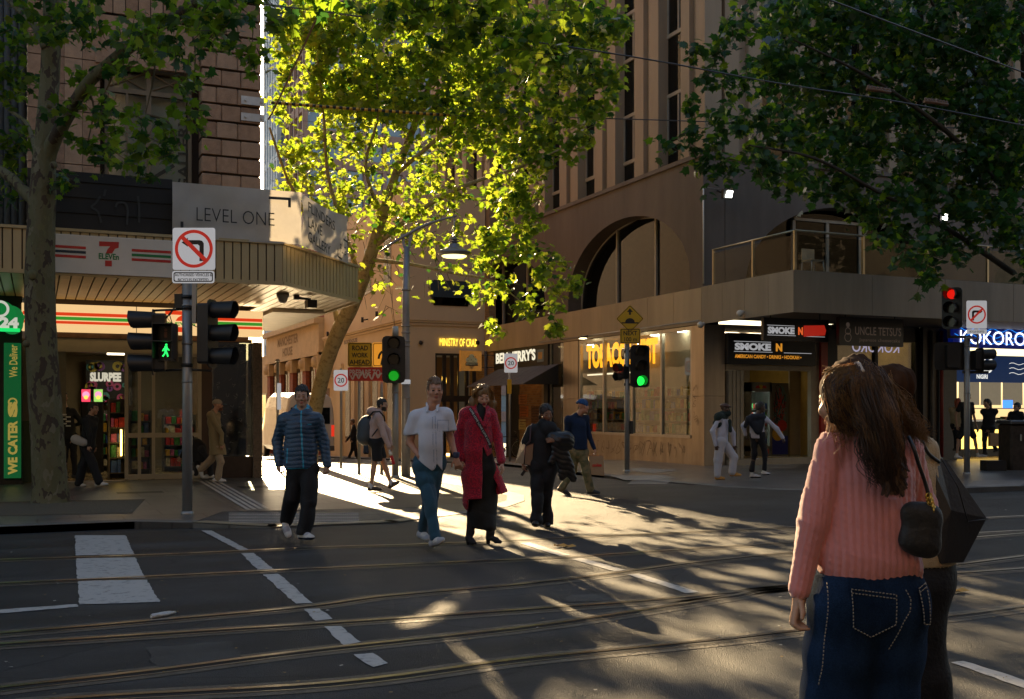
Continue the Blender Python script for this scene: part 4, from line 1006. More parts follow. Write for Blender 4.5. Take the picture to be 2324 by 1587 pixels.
for s in (-1,1): mb.quad(*[((fx0+fx1)/2+s*x_,Yf-.006,fh-.14+z_) for x_,z_ in ((.03,-.03),(.2,-.04),(.17,.03),(.08,.05))])
mb.M(1).text('Bull',fx1-.34,fx1-.1,.22,.36,Yf-.004,.04)
mb.build('emblem',[mat('emb_yellow',(.7,.5,.05),.5),M_red],t)
# stand of drinks and fan
Yv=YR+.9; x0_=onY(1656,950,Yv).x; x1_=onY(1684,950,Yv).x
t=thing('display_stand','black wire stand of hanging drink bottles beside the fridge','display stand',((x0_+x1_)/2,Yv,.17))
mb=MB(); hv=onY(1670,893,Yv).z
for x in (x0_,x1_): mb.box(x-.02,x+.02,Yv,Yv+.3,.17,hv)
mb.box(x0_,x1_,Yv,Yv+.3,hv,hv+.03).box(x0_,x1_,Yv+.27,Yv+.3,.17,hv); mb.build('frame',M_blk,t)
mb=MB()
for k in range(5):
    for j in range(5): mb.M((j+k)%3); x=x0_+.05+j*(x1_-x0_-.1)/4; z=.3+k*(hv-.4)/5; mb.lathe((x,Yv+.06,z),[(.03,0),(.032,.1),(.02,.15),(.012,.2)],7)
tag(mb.build('bottles',[mat('btl_%d'%i,c,.3) for i,c in enumerate([(.35,.3,.25),(.45,.08,.04),(.1,.2,.15)])],t),kind='stuff')
Yn=YR+1.6; p=onY(1677,881,Yn); t=thing('pedestal_fan','pale pedestal fan standing in the candy shop doorway','fan',(p.x,p.y,.17))
mb=MB(); 
for r in (.1,.17,.24): mb.tube([(p.x+r*math.cos(a*.4488),p.y,p.z+r*math.sin(a*.4488)) for a in range(15)],.008,4,False)
for k in range(12): a=k*math.pi/6; mb.tube([(p.x,p.y-.04,p.z),(p.x+.24*math.cos(a),p.y,p.z+.24*math.sin(a))],.005,4)
mb.build('grille',M_wht,t); MB().cyl((p.x,p.y+.04,.17),(p.x,p.y+.04,p.z),.02,n=8).build('pole',M_wht,t); MB().lathe((p.x,p.y+.04,.17),[(.2,0),(.18,.03),(.02,.05)],16).build('base',M_wht,t)
mb=MB()
for k in range(4): a=k*math.pi/2+.4; mb.quad((p.x,p.y+.01,p.z),(p.x+.2*math.cos(a-.4),p.y+.03,p.z+.2*math.sin(a-.4)),(p.x+.21*math.cos(a),p.y+.02,p.z+.21*math.sin(a)),(p.x+.16*math.cos(a+.4),p.y-.02,p.z+.16*math.sin(a+.4)))
mb.build('blades',M_wht,t)
# hanging blade signs
def hung(name,label,x0,y0,x1,y1,Y,dy=0.0):
    a,c=onY(x0,(y0+y1)/2,Y).x,onY(x1,(y0+y1)/2,Y).x; z0,z1=onY((x0+x1)/2,y1,Y).z,onY((x0+x1)/2,y0,Y).z
    t=thing(name,label,'sign',((a+c)/2,Y,z0)); MB().cbox(a,c,Y-.06,Y+.06,z0,z1,.01).build('board',M_blk,t)
    for x in (a+.25,c-.25): MB().cyl((x,Y,z1),(x,Y,4.0),.015,n=5).build('hanger',M_blk,t)
    return t,a,c,z0,z1
t,a,c,z0,z1=hung('hanging_sign','black hanging sign with white and red lettering over the candy shop corner',1730,724,1878,775,22.3)
mb=MB(); smoke(mb,a+.12,z0+.13,(c-a)*.92,z1-z0-.3,22.235); mb.M(2).quad(*[(x,22.233,z) for x,z in ((a+(c-a)*.60,z0+.12),(c-.14,z0+.17),(c-.1,z0+.3),(c-.16,z1-.14),(a+(c-a)*.60,z1-.17))]); mb.build('lettering',[M_swhite,em('sign_or2',(.9,.15,.03),.4),em('sign_red',(.45,.02,.01),.35)],t)
t,a,c,z0,z1=hung('hanging_sign','dark hanging cheesecake sign with a small chef figure outline',1901,722,2047,786,21.9)
mb=MB(); M_dimw=em('dim_lettering',(.30,.22,.18),.06); w_=c-a;h_=z1-z0
mb.text("UNCLE TETSU'S",a+w_*.24,c-w_*.04,z0+h_*.38,z0+h_*.68,21.835,.01); mb.text('Japanese cheesecake',a+w_*.30,c-w_*.06,z0+h_*.12,z0+h_*.27,21.835,.0)
mb.ring(a+w_*.13,z0+h_*.5,h_*.10,h_*.13,21.835,16); mb.ring(a+w_*.13,z0+h_*.28,h_*.13,h_*.16,21.835,16); mb.disc(a+w_*.13,z0+h_*.72,h_*.09,21.835,12)
mb.build('lettering',M_dimw,t)
# cheesecake shop
s2=thing('cheesecake_shop','cheesecake shop front with dim yellow interior behind black framed glass','shopfront',(onY(1985,1000,Ys).x,Ys,0))
Xs=lambda x,Y=Ys: onY(x,900,Y).x
Zs=lambda x,y,Y=Ys: onY(x,y,Y).z
mb=MB()
for x0_,x1_ in ((1893,1898),(1984,1990),(2074,2084)): mb.box(Xs(x0_),Xs(x1_),Ys-.05,Ys+.1,0,3.95)
mb.box(Xs(1898),Xs(2074),Ys-.03,Ys+.08,Zs(1985,858),Zs(1985,844)); mb.box(Xs(1893),Xs(2084),Ys-.05,Ys+.1,3.55,4.0)
fr=mb.build('window_frame',M_blk,s2); MB().box(Xs(1895),Xs(2080),Ys+.03,Ys+.04,.05,3.6).build('pane',M_clear,fr)
mb=MB(); Yw=YR+4; mb.box(Xs(1893),Xs(2090)+2,Ys+.1,Yw,-.05,.01); mb.M(1).box(Xs(1893),Xs(2090)+3,Yw,Yw+.1,0,4.0).box(Xs(1893)+.0,Xs(1893)+.05,Ys+.2,Yw,0,4).box(Xs(2084),Xs(2084)+.1,Ys+.2,Yw,0,4.0); mb.M(1).box(Xs(1893),Xs(2090)+3,Ys+.2,Yw,3.9,4.0)
mb.build('interior',[M_floor,mat('mustard_wall',(.45,.30,.06),.8,var=.15)],s2)
for k in range(4): x=Xs(1905)+.5+k*.9; MB().cyl((x,Ys+1.2+.5*(k%2),3.86),(x,Ys+1.2+.5*(k%2),3.895),.09,n=10).build('ceiling_light',em('warm_spot',(1,.75,.3),16),s2)
mb=MB(); 
for i,(s,yy) in enumerate((('Uncle',825+45),('Tetsu',0),('Shop',0))): 
    zc=Zs(2050,880+i*13); mb.text(s,Xs(2034)+.08*i,Xs(2060)+.06*i,zc-.07,zc+.05,Ys+.02,.05)
mb.build('window_lettering',M_red,fr)
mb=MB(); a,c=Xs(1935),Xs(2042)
mb.text('KOKORO',a,c,Zs(1985,800),Zs(1985,776),Ys+.02,.01,fn=lambda p:Vector((a+c-p[0],p[1],p[2]))); mb.build('painted_reflection',em('reflection_white',(.5,.45,.6),.35),fr)  # the sushi sign's reflection in this glass, put in as faint glowing letters
mb=MB(); mb.box(Xs(1900,Ys+.6),Xs(1960,Ys+.6),Ys+.6,Ys+.63,Zs(1930,840),Zs(1930,826)); mb.build('notice',mat('pale_notice',(.5,.45,.35),.6),s2)
s3=thing('street_pier','black street front pier with a red downpipe beside the sushi shop','pier',(Xs(2120),Ys,0))
MB().box(Xs(2084)+.0,Xs(2160),Ys-.2,Ys+.4,0,3.99).build('pier',mat('dark_granite',(.03,.025,.022),.4,var=.4,vscale=10),s3)
MB().cyl((Xs(2121),Ys-.28,.1),(Xs(2121),Ys-.28,3.9),.055).build('downpipe',mat('red_pipe',(.22,.02,.012),.5),s3)
MB().cyl((Xs(2100),Ys-.26,.1),(Xs(2100),Ys-.26,3.9),.045).build('conduit_pipe',mat('grey_pipe',(.10,.09,.08),.5),s3)
# sushi shop
s4=thing('sushi_shop','sushi shop with lit blue sign and glowing yellow counter at the right edge','shopfront',(Xs(2260),Ys,0))
Yk=YR-.5; kx0,kx1=Xs(2163,Yk),Xs(2420,Yk)
MB().box(kx0,kx1,Yk,Yk+.2,Zs(2250,790,Yk),Zs(2250,735,Yk)).build('sign_board',em('kokoro_blue',(.005,.02,.30),.12),s4)
mb=MB(); mb.M(0).text('KOKORO',Xs(2178,Yk),Xs(2326,Yk),Zs(2250,783,Yk),Zs(2250,752,Yk),Yk-.02,.0)
for j in range(3):
    P=[Vector((kx0+.05+k*.1,Zs(2250,750+j*14,Yk)+.05*math.sin(k*.9+j*2),0)) for k in range(int((kx1-kx0)/.1))]; mb.M(1).stroke(P,.02,Yk-.01-.001*j)
mb.build('neon_lettering',[em('neon_white',(.8,.85,1),1.3),em('neon_blue',(.02,.25,.9),.7)],s4)
Yj=YR-.05; z0,z1=Zs(2250,868,Yj),Zs(2250,807,Yj)
MB().box(Xs(2163,Yj),kx1,Yj,Yj+.1,z0,z1).build('menu_board',em('menu_blue',(.01,.06,.22),.12),s4)
mb=MB(); mb.text('NIGIRI',Xs(2216,Yj),Xs(2241,Yj),Zs(2230,860,Yj),Zs(2230,850,Yj),Yj-.01,.03); mb.text('MI',Xs(2163,Yj),Xs(2171,Yj),Zs(2230,860,Yj),Zs(2230,850,Yj),Yj-.01,.03)
mb.ring(Xs(2240,Yj),Zs(2240,828,Yj),.17,.27,Yj-.012,24); 
for j in range(3):
    P=[Vector((Xs(2290,Yj)+k*.1,Zs(2300,826+j*11,Yj)+.03*math.sin(k*1.1),0)) for k in range(14)]; mb.stroke(P,.015,Yj-.01)
mb.build('menu_lettering',em('menu_white',(.8,.8,.75),.6),s4)
Yc=YR+.9; mb=MB(); mb.box(Xs(2165,Yc),kx1,Yc,Yc+.5,.02,1.15); mb.build('counter',M_blk,s4)
MB().box(Xs(2165,Yc),kx1,Yc-.03,Yc-.005,Zs(2250,1018,Yc),Zs(2250,975,Yc)).build('lit_panel',mat('counter_glow',(.5,.4,.2),.5,emit=(1,.62,.12),estr=.7,var=.5,vscale=6),s4)
mb=MB(); mb.box(Xs(2165,Yc),kx1,Yc+.0,Yc+.4,1.18,1.21).box(Xs(2165,Yc),kx1,Yc+.0,Yc+.4,1.55,1.58); mb.M(1)
x=Xs(2260,Yc)
while x<kx1: mb.M(random.choice([1,2,3])).cbox(x,x+.18,Yc+.08,Yc+.3,1.211,1.211+random.uniform(.05,.12),.02); x+=.25
tag(mb.build('food_display',[M_alu,mat('sushi_a',(.5,.2,.08),.5),mat('sushi_b',(.5,.45,.3),.5),mat('sushi_c',(.1,.25,.06),.5)],s4),kind='stuff')
mb=MB(); mb.box(kx0,kx1,YR+.1,YR+4,-.05,.01); mb.M(1).box(kx0,kx1,YR+4,YR+4.1,0,4).box(kx0-.1,kx0,YR+.4,YR+4,0,4); mb.M(1).box(kx0,kx1,YR+.1,YR+4,3.9,4)
mb.build('interior',[M_floor,mat('sushi_wall',(.12,.10,.08),.8)],s4)
for k in range(3):
    x=Xs(2178+k*50,YR+3.9); mb=MB(); mb.box(x,x+.95,YR+3.9,YR+3.95,1.7,2.6); mb.build('picture_panel',em('menu_photo',(.4,.33,.22),.22),s4)
MB().box(kx0+.3,kx1,YR+1.8,YR+1.95,3.8,3.88).build('ceiling_light',em('sushi_tube',(1,.7,.35),2.5),s4)
x=Xs(2278,YR+1.6); MB().box(x,x+.42,YR+1.6,YR+1.64,1.58,1.85).build('screen',em('screen_blue',(.05,.2,.9),1.2),s4)

# ================= buildings down the lane =================
M_crab=mat('beige_stucco',(.66,.52,.34),.8,var=.08,vscale=.7,streak=.3,bump=.15)
cb=thing('crab_restaurant_building','beige stucco corner building with black barred doorway and glowing yellow name','building',(14.5,40.3,-.4))
YB=40.3; XB=13.2
dx0,dx1=onY(988,900,YB).x,16.3; dz=onY(1000,802,YB).z
mb=MB(); mb.box(XB,dx0,YB,YB+.6,-1,dz).box(XB,16.6,YB,YB+.6,dz,10.5); mb.box(XB,XB+.6,YB+.6,53,-1.3,10.5); mb.box(XB,22,53,53.3,-1,10.5)
mb.build('wall',M_crab,cb)
MB().box(XB+.6,22,YB+.6,53,9.9,10.4).build('roof',M_crab,cb)
mb=MB(); z=onY(950,738,YB).z
for k,(d,zz) in enumerate(((.08,z),(.14,z+.1),(.2,z+.18))): mb.box(XB-d,16.6,YB-d,YB-.001,zz,zz+.08+.0*k); mb.box(XB-d,XB-.001,YB,53,zz,zz+.08)
mb.build('string_course',M_crab,cb)
mb=MB(); 
for k in range(10):
    x=dx0+.04+k*.32; 
    if x<dx1-.05: mb.box(x,x+(.14 if k%3 else .05),YB+.1,YB+.2,-.6,dz)
zm=onY(1000,905,YB).z; mb.box(dx0,dx1,YB+.08,YB+.22,zm-.12,zm+.12).box(dx0,dx1,YB-.02,YB+.12,dz-.08,dz)
mb.build('barred_gate',M_blk,cb); MB().box(dx0,dx1+.3,YB+3,YB+3.1,-.6,dz).build('lobby_wall',mat('lobby',(.20,.12,.05),.8),cb)
MB().box(dx0+.4,dx0+2,YB+2,YB+2.2,-.4,-.3).build('lobby_light',em('lobby_glow',(1,.55,.15),6),cb)
p=onY(1008,848,YB+.9); mb=MB(); mb.lathe((p.x,p.y,p.z-.42),[(.09,0),(.1,.1),(.09,.3),(.03,.44)],10); mb.build('pendant_lamp',em('amber_lamp',(1,.55,.08),3.0),cb)
mb=MB(); a=onY(998,785,YB-.05); c=onY(1082,770,YB-.05); mb.text('MINISTRY OF CRAB',a.x,c.x,a.z,c.z,YB-.06,-.005); mb.build('lit_name',em('yellow_neon',(1,.66,.06),1.5),cb)
a,c,z0,z1=bx(979,692,1066,640,YB); mb=MB(); mb.box(a,c,YB-.03,YB-.004,z0,z1); w_=mb.build('window',mat('dark_green_frame',(.02,.03,.03),.5),cb); MB().box(a+.08,c-.08,YB-.04,YB-.032,z0+.08,z1-.08).build('pane',M_darkglass,w_); MB().box(a-.05,c+.05,YB-.06,YB-.041,z1+.25,z1+.9).build('canopy_band',mat('blue_band',(.03,.05,.07),.5),w_)
for k in range(3):
    a=onY(969,883+k*22,YB-.02); c=onY(987,864+k*22,YB-.02); mb=MB(); mb.box(a.x,c.x,YB-.02,YB-.003,a.z,c.z); mb.M(1)
    for j in range(3): mb.box(a.x+.05,c.x-.05,YB-.024,YB-.0205,c.z-.09-j*.08,c.z-.06-j*.08)
    mb.build('notice',[M_wht,M_ink],cb)
for x,y in ((955,778),(1084,778)): 
    p=onY(x,y,YB-.1); MB().ball((p.x,p.y,p.z),.09,5).build('camera',M_blk,cb)
# lane side of it: pilasters, hood, fittings
CF=sidef(XB); Uc=lambda x: -onX(x,900,XB).y; Zc=lambda x,y: onX(x,y,XB).z
for x in (905,868,838,806,776): 
    mb=MB(tf=CF); mb.box(Uc(x)-.28,Uc(x)+.28,-.12,-.001,-1.2,3.5); mb.box(Uc(x)-.34,Uc(x)+.34,-.16,-.001,3.5,3.7); mb.build('pilaster',M_crab,cb)
for x in (887,852,820,790):
    w_=MB(tf=CF).box(Uc(x)-.45,Uc(x)+.45,-.02,-.002,.2,3.0).build('window',mat('tan_recess',(.20,.14,.08),.7),cb)
    MB(tf=CF).box(Uc(x)-.38,Uc(x)+.38,-.03,-.0205,.3,2.9).build('pane',M_darkglass,w_)
for x in (880,835,790,757):
    w_=MB(tf=CF).box(Uc(x)-.5,Uc(x)+.5,-.02,-.002,6.6,8.6).build('window',M_sash,cb)
    MB(tf=CF).box(Uc(x)-.42,Uc(x)+.42,-.03,-.0205,6.7,8.5).build('pane',M_darkglass,w_)
mb=MB(tf=CF); mb.box(-52.9,Uc(757),-.5,-.0,3.3,3.6).box(-52.9,Uc(757),-.42,-.0,3.15,3.29); mb.build('door_hood',M_crab,cb)
mb=MB(tf=CF); mb.text('BLOCKHOUSE',Uc(782),Uc(812),Zc(797,779),Zc(797,770),-.02,.03); mb.build('name_plate',mat('brown_letters',(.12,.05,.03),.6),cb)
for x,y in ((785,741),(835,725),(868,712),(755,757)):
    p=onX(x,y,XB); mb=MB(); mb.cyl((p.x,p.y,p.z),(p.x-.25,p.y,p.z-.05),.03,n=6); mb.cyl((p.x-.25,p.y,p.z-.14),(p.x-.25,p.y,p.z+.08),.06,n=8); mb.build('wall_lamp',M_blk,cb)
MB(tf=CF).box(Uc(748),Uc(738),-.03,-.001,-1.2,2.6).build('door',mat('brown_door',(.13,.06,.03),.6),cb)
# red brick house with stone entablature
mh=thing('manchester_house','red brick and cream stone building named on its entablature beyond the van','building',(XB,59,-.9))
M_rbk=brick('red_brick',(.34,.085,.035),(.26,.06,.03),(.22,.13,.09)); M_crm=mat('cream_stone',(.62,.48,.28),.8,var=.12,vscale=2,bump=.3)
XH=13.0; HF=sidef(XH); Uh=lambda x: -onX(x,900,XH).y; Zh=lambda x,y: onX(x,y,XH).z
MB().box(XH+.3,XH+8,53.4,67,-1.5,10.2).build('wall',M_rbk,mh)
for i,u in enumerate((-66.4,-63.2,-60.0,-56.8,-53.9)):
    mb=MB(tf=HF); mb.box(u-.42,u+.42,-.02,.28,-1.5,3.6); mb.build('brick_pier',M_rbk,mh)
    mb=MB(tf=HF); mb.box(u-.5,u+.5,-.1,.28,3.6,4.3); mb.lathe((u,-.1,4.0),[(.2,-.3),(.24,0),(.18,.2)],8); mb.build('capital',M_crm,mh)
mb=MB(tf=HF); mb.box(-67,-53.4,-.06,.29,4.31,5.9); mb.box(-67,-53.4,-.3,.28,5.91,6.2); mb.box(-67,-53.4,-.14,.28,4.31,4.45); mb.build('entablature',M_crm,mh)
mb=MB(tf=HF); mb.text('MANCHESTER',-63.4,-58.0,5.2,5.72,-.075,.03); mb.text('HOUSE',-62,-59.4,4.58,5.08,-.075,.03); mb.build('carved_name',mat('carved_shadow',(.28,.19,.09),.8),mh)
for u in (-64.8,-61.6,-58.4,-55.3):
    w_=MB(tf=HF).box(u-.95,u+.95,.15,.27,-1,3.9).build('window',mat('yellow_frame',(.40,.28,.10),.6),mh); 
    for q in (-.48,.48): MB(tf=HF).box(u+q-.38,u+q+.38,.13,.145,-.9,2.2).build('pane',M_darkglass,w_); MB(tf=HF).box(u+q-.38,u+q+.38,.13,.145,2.4,3.8).build('pane',M_darkglass,w_)
    for fz in (7.0,):
        w_=MB(tf=HF).box(u-.7,u+.7,.24,.29,fz,fz+2).build('window',M_crm,mh); MB(tf=HF).box(u-.58,u+.58,.22,.235,fz+.1,fz+1.9).build('pane',M_darkglass,w_)
fb=thing('stone_house','low beige stone building at the far end of the lane','building',(13.6,75,-1.4))
MB().box(13.4,24,67.2,92,-2.4,5).build('wall',M_crm,fb)
for k in range(6): 
    w_=MB().box(13.36,13.395,69+k*3.5,70.6+k*3.5,.2,2.6).build('window',M_sash,fb); MB().box(13.34,13.355,69.1+k*3.5,70.5+k*3.5,.3,2.5).build('pane',M_darkglass,w_)
def tower(name,label,x0,x1,y0,y1,hgt,mw,mg,fl=3.6,st=2.6,frac=.62):
    t=thing(name,label,'building',((x0+x1)/2,y0,0)); MB().box(x0+.3,x1-.3,y0+.3,y1,-3,hgt).build('glazing',mg,t)
    mb=MB(); z=0
    while z<hgt: mb.box(x0,x1,y0,y0+.29,z,z+fl*(1-frac)); mb.box(x0,x0+.29,y0+.3,y1,z,z+fl*(1-frac)); z+=fl
    mb.build('floor_band',mw,t); mb=MB(); x=x0
    while x<x1: mb.box(x,x+.5,y0-.1,y0+.28,0,hgt); x+=st
    y=y0
    while y<y1: mb.box(x0-.1,x0+.28,y,y+.5,0,hgt); y+=st
    mb.build('column_facing',mw,t); return t
tower('office_tower','pinkish brown office tower seen through the sunlit leaves',30.8,60,135,147,66,mat('pink_concrete',(.34,.20,.15),.8),mat('tower_glass',(.16,.2,.24),.15,spec=.8))
tower('glass_tower','pale blue glass tower far beyond the lane',31.8,60,156,166,105,mat('white_mullion',(.55,.58,.6),.6),mat('pale_glass',(.30,.38,.46),.12,spec=.8),3.8,1.9,.75)
MB  # far left side of the lane
fl=thing('lane_building','plain stone building along the far left side of the lane','building',(3.3,80,-1))
MB().box(-12,3.4,60.2,120,-2.5,14).build('wall',M_st[1],fl)
# unseen street wall behind the camera, height and dark tone set to shade the crossing
ob=thing('opposite_building','unseen tall stone building across the main street, shading the crossing','building',(6,-16,0))
MB().box(-60,70,-30,-16,-1,27).build('wall',mat('opposite_stone',(.10,.08,.065),.85,var=.2),ob)
# ================= street furniture =================
M_galv=mat('galvanised_pole',(.30,.30,.29),.45,metal=.5,var=.25,vscale=4,streak=.2)
M_sigblk=mat('signal_black',(.014,.015,.016),.45,var=.4,vscale=3)
M_signw=mat('sign_white',(.62,.60,.55),.4,var=.06); M_signr=mat('sign_red',(.45,.015,.015),.4); M_signy=mat('sign_yellow',(.72,.42,.02),.4,var=.08); M_signo=mat('sign_orange',(.75,.20,.01),.4)
M_lgreen=em('signal_green',(.01,.75,.05),1.3); M_lgdim=em('signal_green_louvred',(.01,.45,.02),.35); M_lred=em('signal_red',(.8,.01,.004),.5); M_lensoff=mat('dark_lens',(.03,.028,.02),.15)
class LF:
    def __init__(s,x,y,z=0.0,D=None):
        s.D = D or (H-z)*FO/(y-HY); s.x0=x; s.p=atD(x,y,s.D); s.p.z=z if D is None else s.p.z
        s.tf=camframe(Vector((s.p.x,s.p.y,0))); s.z=z
    def X(s,x): return (x-s.x0)*s.D/FO
    def Z(s,y): return H+(HY-y)*s.D/FO
    def mb(s,dx=0,dy=0,rz=0): return MB(tf=s.tf@Matrix.Translation((dx,dy,0))@Matrix.Rotation(rz,4,'Z'))
    def root(s,name,label,cat,group=None): return thing(name,label,cat,(s.p.x,s.p.y,s.z),-YAW,group)
def signal_head(L,root,x0,x1,y0,y1,rz=0.0,lit=2,mlit=None,dy=-.12,board=True,n=3,vis=.2,name='signal_head',w=None):
    cx_=(L.X(x0)+L.X(x1))/2; z0,z1=L.Z(y1),L.Z(y0); w=w or abs(L.X(x1)-L.X(x0)); hh=z1-z0
    mb=L.mb(cx_,dy,rz)
    def rr(w,z0,z1,c): return [(-w+c,z0),(w-c,z0),(w-.3*c,z0+.3*c),(w,z0+c),(w,z1-c),(w-.3*c,z1-.3*c),(w-c,z1),(-w+c,z1),(-w+.3*c,z1-.3*c),(-w,z1-c),(-w,z0+c),(-w+.3*c,z0+.3*c)]
    if board: mb.prism(rr(w/2,z0,z1,.09),-.015,.0)
    bw=.15 if board else w/2
    mb.prism(rr(bw,z0+.06,z1-.06,.03),.0,.16)
    h=mb.build(name,M_sigblk,root)
    for k in range(n):
        zc=z1-hh*(k+.5)/n*1.0 if not board else z1-.16-(hh-.32)*(k/(n-1) if n>1 else .5); r=min(.11,hh/n*.42)
        ls=L.mb(cx_,dy,rz); ls.lathe((0,-.03,zc),[(r,0),(r,.02)],20,'y'); ls.build('lens',mlit if k==lit else M_lensoff,h)
        v=L.mb(cx_,dy,rz); P=[];m=14
        for ring,(yy,ex) in enumerate(((-.015,0),(-.015-vis,.012))):
            for j in range(m+1):
                a=R_(-50+280*j/m); P.append(((r+.012+ex)*math.cos(a),yy if ring==0 else yy+.06*max(0,-math.sin(a)),zc+(r+.012+ex)*math.sin(a)))
        b=v.P(P+[(p[0]*1.05,p[1],zc+(p[2]-zc)*1.05) for p in P]); N_=2*(m+1)
        v.smooth=True
        for o_ in (0,N_): v.F(b,[(o_+j,o_+j+1,o_+m+1+j+1,o_+m+1+j) for j in range(m)])
        v.build('visor',M_sigblk,h)
    return h
def plate(L,root,x0,x1,y0,y1,m,name='plate',dy=-.1,rim=None,c=.03):
    a,b_,z0,z1=L.X(x0),L.X(x1),L.Z(y1),L.Z(y0)
    P=[(a+c,z0),(b_-c,z0),(b_-.3*c,z0+.3*c),(b_,z0+c),(b_,z1-c),(b_-.3*c,z1-.3*c),(b_-c,z1),(a+c,z1),(a+.3*c,z1-.3*c),(a,z1-c),(a,z0+c),(a+.3*c,z0+.3*c)]
    mb=L.mb(); mb.prism(P,dy-.004,dy)
    if rim:
        i=.016; mb.M(1); q=dy-.006
        cx_,cz=(a+b_)/2,(z0+z1)/2
        P2=[(cx_+(p[0]-cx_)*(1-i/(b_-a)*2*1.2),cz+(p[1]-cz)*(1-i/(z1-z0)*2*1.2)) for p in P]
        P3=[(cx_+(p[0]-cx_)*(1-i/(b_-a)*2*2.1),cz+(p[1]-cz)*(1-i/(z1-z0)*2*2.1)) for p in P]
        n=len(P); b=mb.P([(p[0],q,p[1]) for p in P2+P3]); mb.F(b,[(i_,(i_+1)%n,n+(i_+1)%n,n+i_) for i_ in range(n)])
    return mb.build(name,[m,rim] if rim else m,root)
def turn_sign(L,root,x0,x1,y0,y1,flip=False,dy=-.1):
    pl=plate(L,root,x0,x1,y0,y1,M_signw,dy=dy)
    cx_=(L.X(x0)+L.X(x1))/2; cz=(L.Z(y0)+L.Z(y1))/2; s=abs(L.X(x1)-L.X(x0))/2*.93; f=-1 if flip else 1
    mb=L.mb(); mb.M(1)
    A=[(.28,-.62),(.5,-.62),(.5,.28),(.42,.40),(.28,.44),(-.3,.44),(-.3,.56),(-.62,.32),(-.3,.10),(-.3,.22),(.20,.22),(.28,.15)]
    mb.quad(*[(cx_+f*x*s,dy-.007,cz+z*s) for x,z in A])
    mb.M(0).ring(cx_,cz,.80*s,.96*s,dy-.010)
    w=.075
    mb.quad(*[(cx_+f*x*s,dy-.009,cz+z*s) for x,z in ((-.62-w,.62-w),(-.62+w,.62+w),(.62+w,-.62+w),(.62-w,-.62-w))])
    mb.build('symbol',[M_signr,M_blk],pl); return pl
def pole(L,root,r,ytop,z0=0,name='pole',dx=0,n=14):
    mb=L.mb(dx); mb.cyl((0,0,z0-.05),(0,0,L.Z(ytop)),r,n=n); mb.cyl((0,0,z0-.02),(0,0,z0+.05),r*1.25,n=n)
    for k in range(3): z=z0+1.9+k*.55; mb.cyl((0,0,z),(0,0,z+.03),r*1.08,n=n) if z<L.Z(ytop) else None
    return mb.build(name,M_galv,root)
# a) signal on the near left corner
L=LF(425,1168); t=L.root('traffic_signal','galvanised traffic signal post on the left kerb with lit green walking figure','traffic light')
pole(L,t,.072,640)
signal_head(L,t,338,362,703,852,R_(-78),None,None,0.0,True,3,.34,w=.36)
signal_head(L,t,468,492,680,835,R_(82),None,None,0.02,True,3,.34,w=.36)
hd=None
a,b_,z0,z1=L.X(363),L.X(407),L.Z(820),L.Z(736); mb=L.mb()
mb.cbox(a+.01,b_-.01,-.16,.0,z0,z1,.02); hd=mb.build('pedestrian_head',M_sigblk,t)
for k,zc in enumerate((z1-(z1-z0)*.27,z0+(z1-z0)*.27)):
    mb=L.mb(); mb.box(a+.03,b_-.03,-.169,-.161,zc-.10,zc+.10); mb.build('lens_panel',M_lensoff,hd)
    mb=L.mb(); 
    for (p,q) in (((a-.0,zc-.12),(a-.0,zc+.13)),((b_,zc-.12),(b_,zc+.13))): mb.box(p[0]-.006,p[0]+.006,-.34,-.12,p[1],q[1])
    mb.box(a-.004,b_+.004,-.36,-.12,zc+.12,zc+.135); mb.build('hood',M_sigblk,hd)
cx_=(a+b_)/2; zc=z0+(z1-z0)*.27; mb=L.mb(); yq=-.175
mb.disc(cx_+.008,zc+.082,.016,yq,12); S_=lambda P,w: mb.stroke(catmull([Vector((cx_+x,zc+z,0)) for x,z in P],3),w,yq)
S_([(.004,.062),(.0,.01),(-.004,-.01)],.042); S_([(0,-.01),(.02,-.045),(.03,-.088)],.02); S_([(-.004,-.01),(-.015,-.045),(-.045,-.085)],.02); S_([(.0,.05),(.035,.02),(.05,.0)],.014); S_([(.0,.05),(-.03,.02),(-.045,-.01)],.014)
mb.build('walking_figure',em('walk_green',(.02,.9,.12),1.1),hd)
mb=L.mb(); zc=z1-(z1-z0)*.27; mb.disc(cx_,zc+.05,.022,yq,12); mb.box(cx_-.02,cx_+.02,yq,yq+.001,zc-.06,zc+.02); mb.build('standing_figure',mat('dim_red',(.12,.03,.01),.4),hd)
mb=L.mb()
for z in (L.Z(705),L.Z(842)): mb.tube([(L.X(350),0,z),(0,0,z+.02),(L.X(480),.02,z)],.018,6)
for z in (L.Z(675),L.Z(700),L.Z(830)): mb.cyl((0,0,z-.02),(0,0,z+.03),.085,n=12)
mb.box(L.X(398),L.X(417),-.05,.06,L.Z(700),L.Z(668))
for k in range(3): mb.tube([(L.X(402),0,L.Z(690)),(L.X(385-6*k),0,L.Z(716+5*k)),(L.X(392),0,L.Z(738)),(L.X(380),0,L.Z(744))],.008,5)
mb.tube([(L.X(432),0,L.Z(735)),(L.X(452),0,L.Z(745)),(L.X(470),0,L.Z(720))],.008,5)
mb.build('bracket',M_sigblk,t)
s=L.root('road_sign','large white no left turn sign with a red slashed circle','road sign')
turn_sign(L,s,397,493,520,615)
pl=plate(L,s,396,491,617,645,M_signw,rim=M_blk); mb=L.mb()
mb.text('AUTHORISED VEHICLES &',L.X(402),L.X(486),L.Z(629.5),L.Z(623),-.108,.02); mb.text('BICYCLES EXCEPTED',L.X(409),L.X(478),L.Z(641),L.Z(634),-.108,.02); mb.build('lettering',M_blk,pl)
mb=L.mb(); mb.box(L.X(440),L.X(449),-.095,-.03,L.Z(735),L.Z(530)); mb.build('back_rail',M_galv,s)
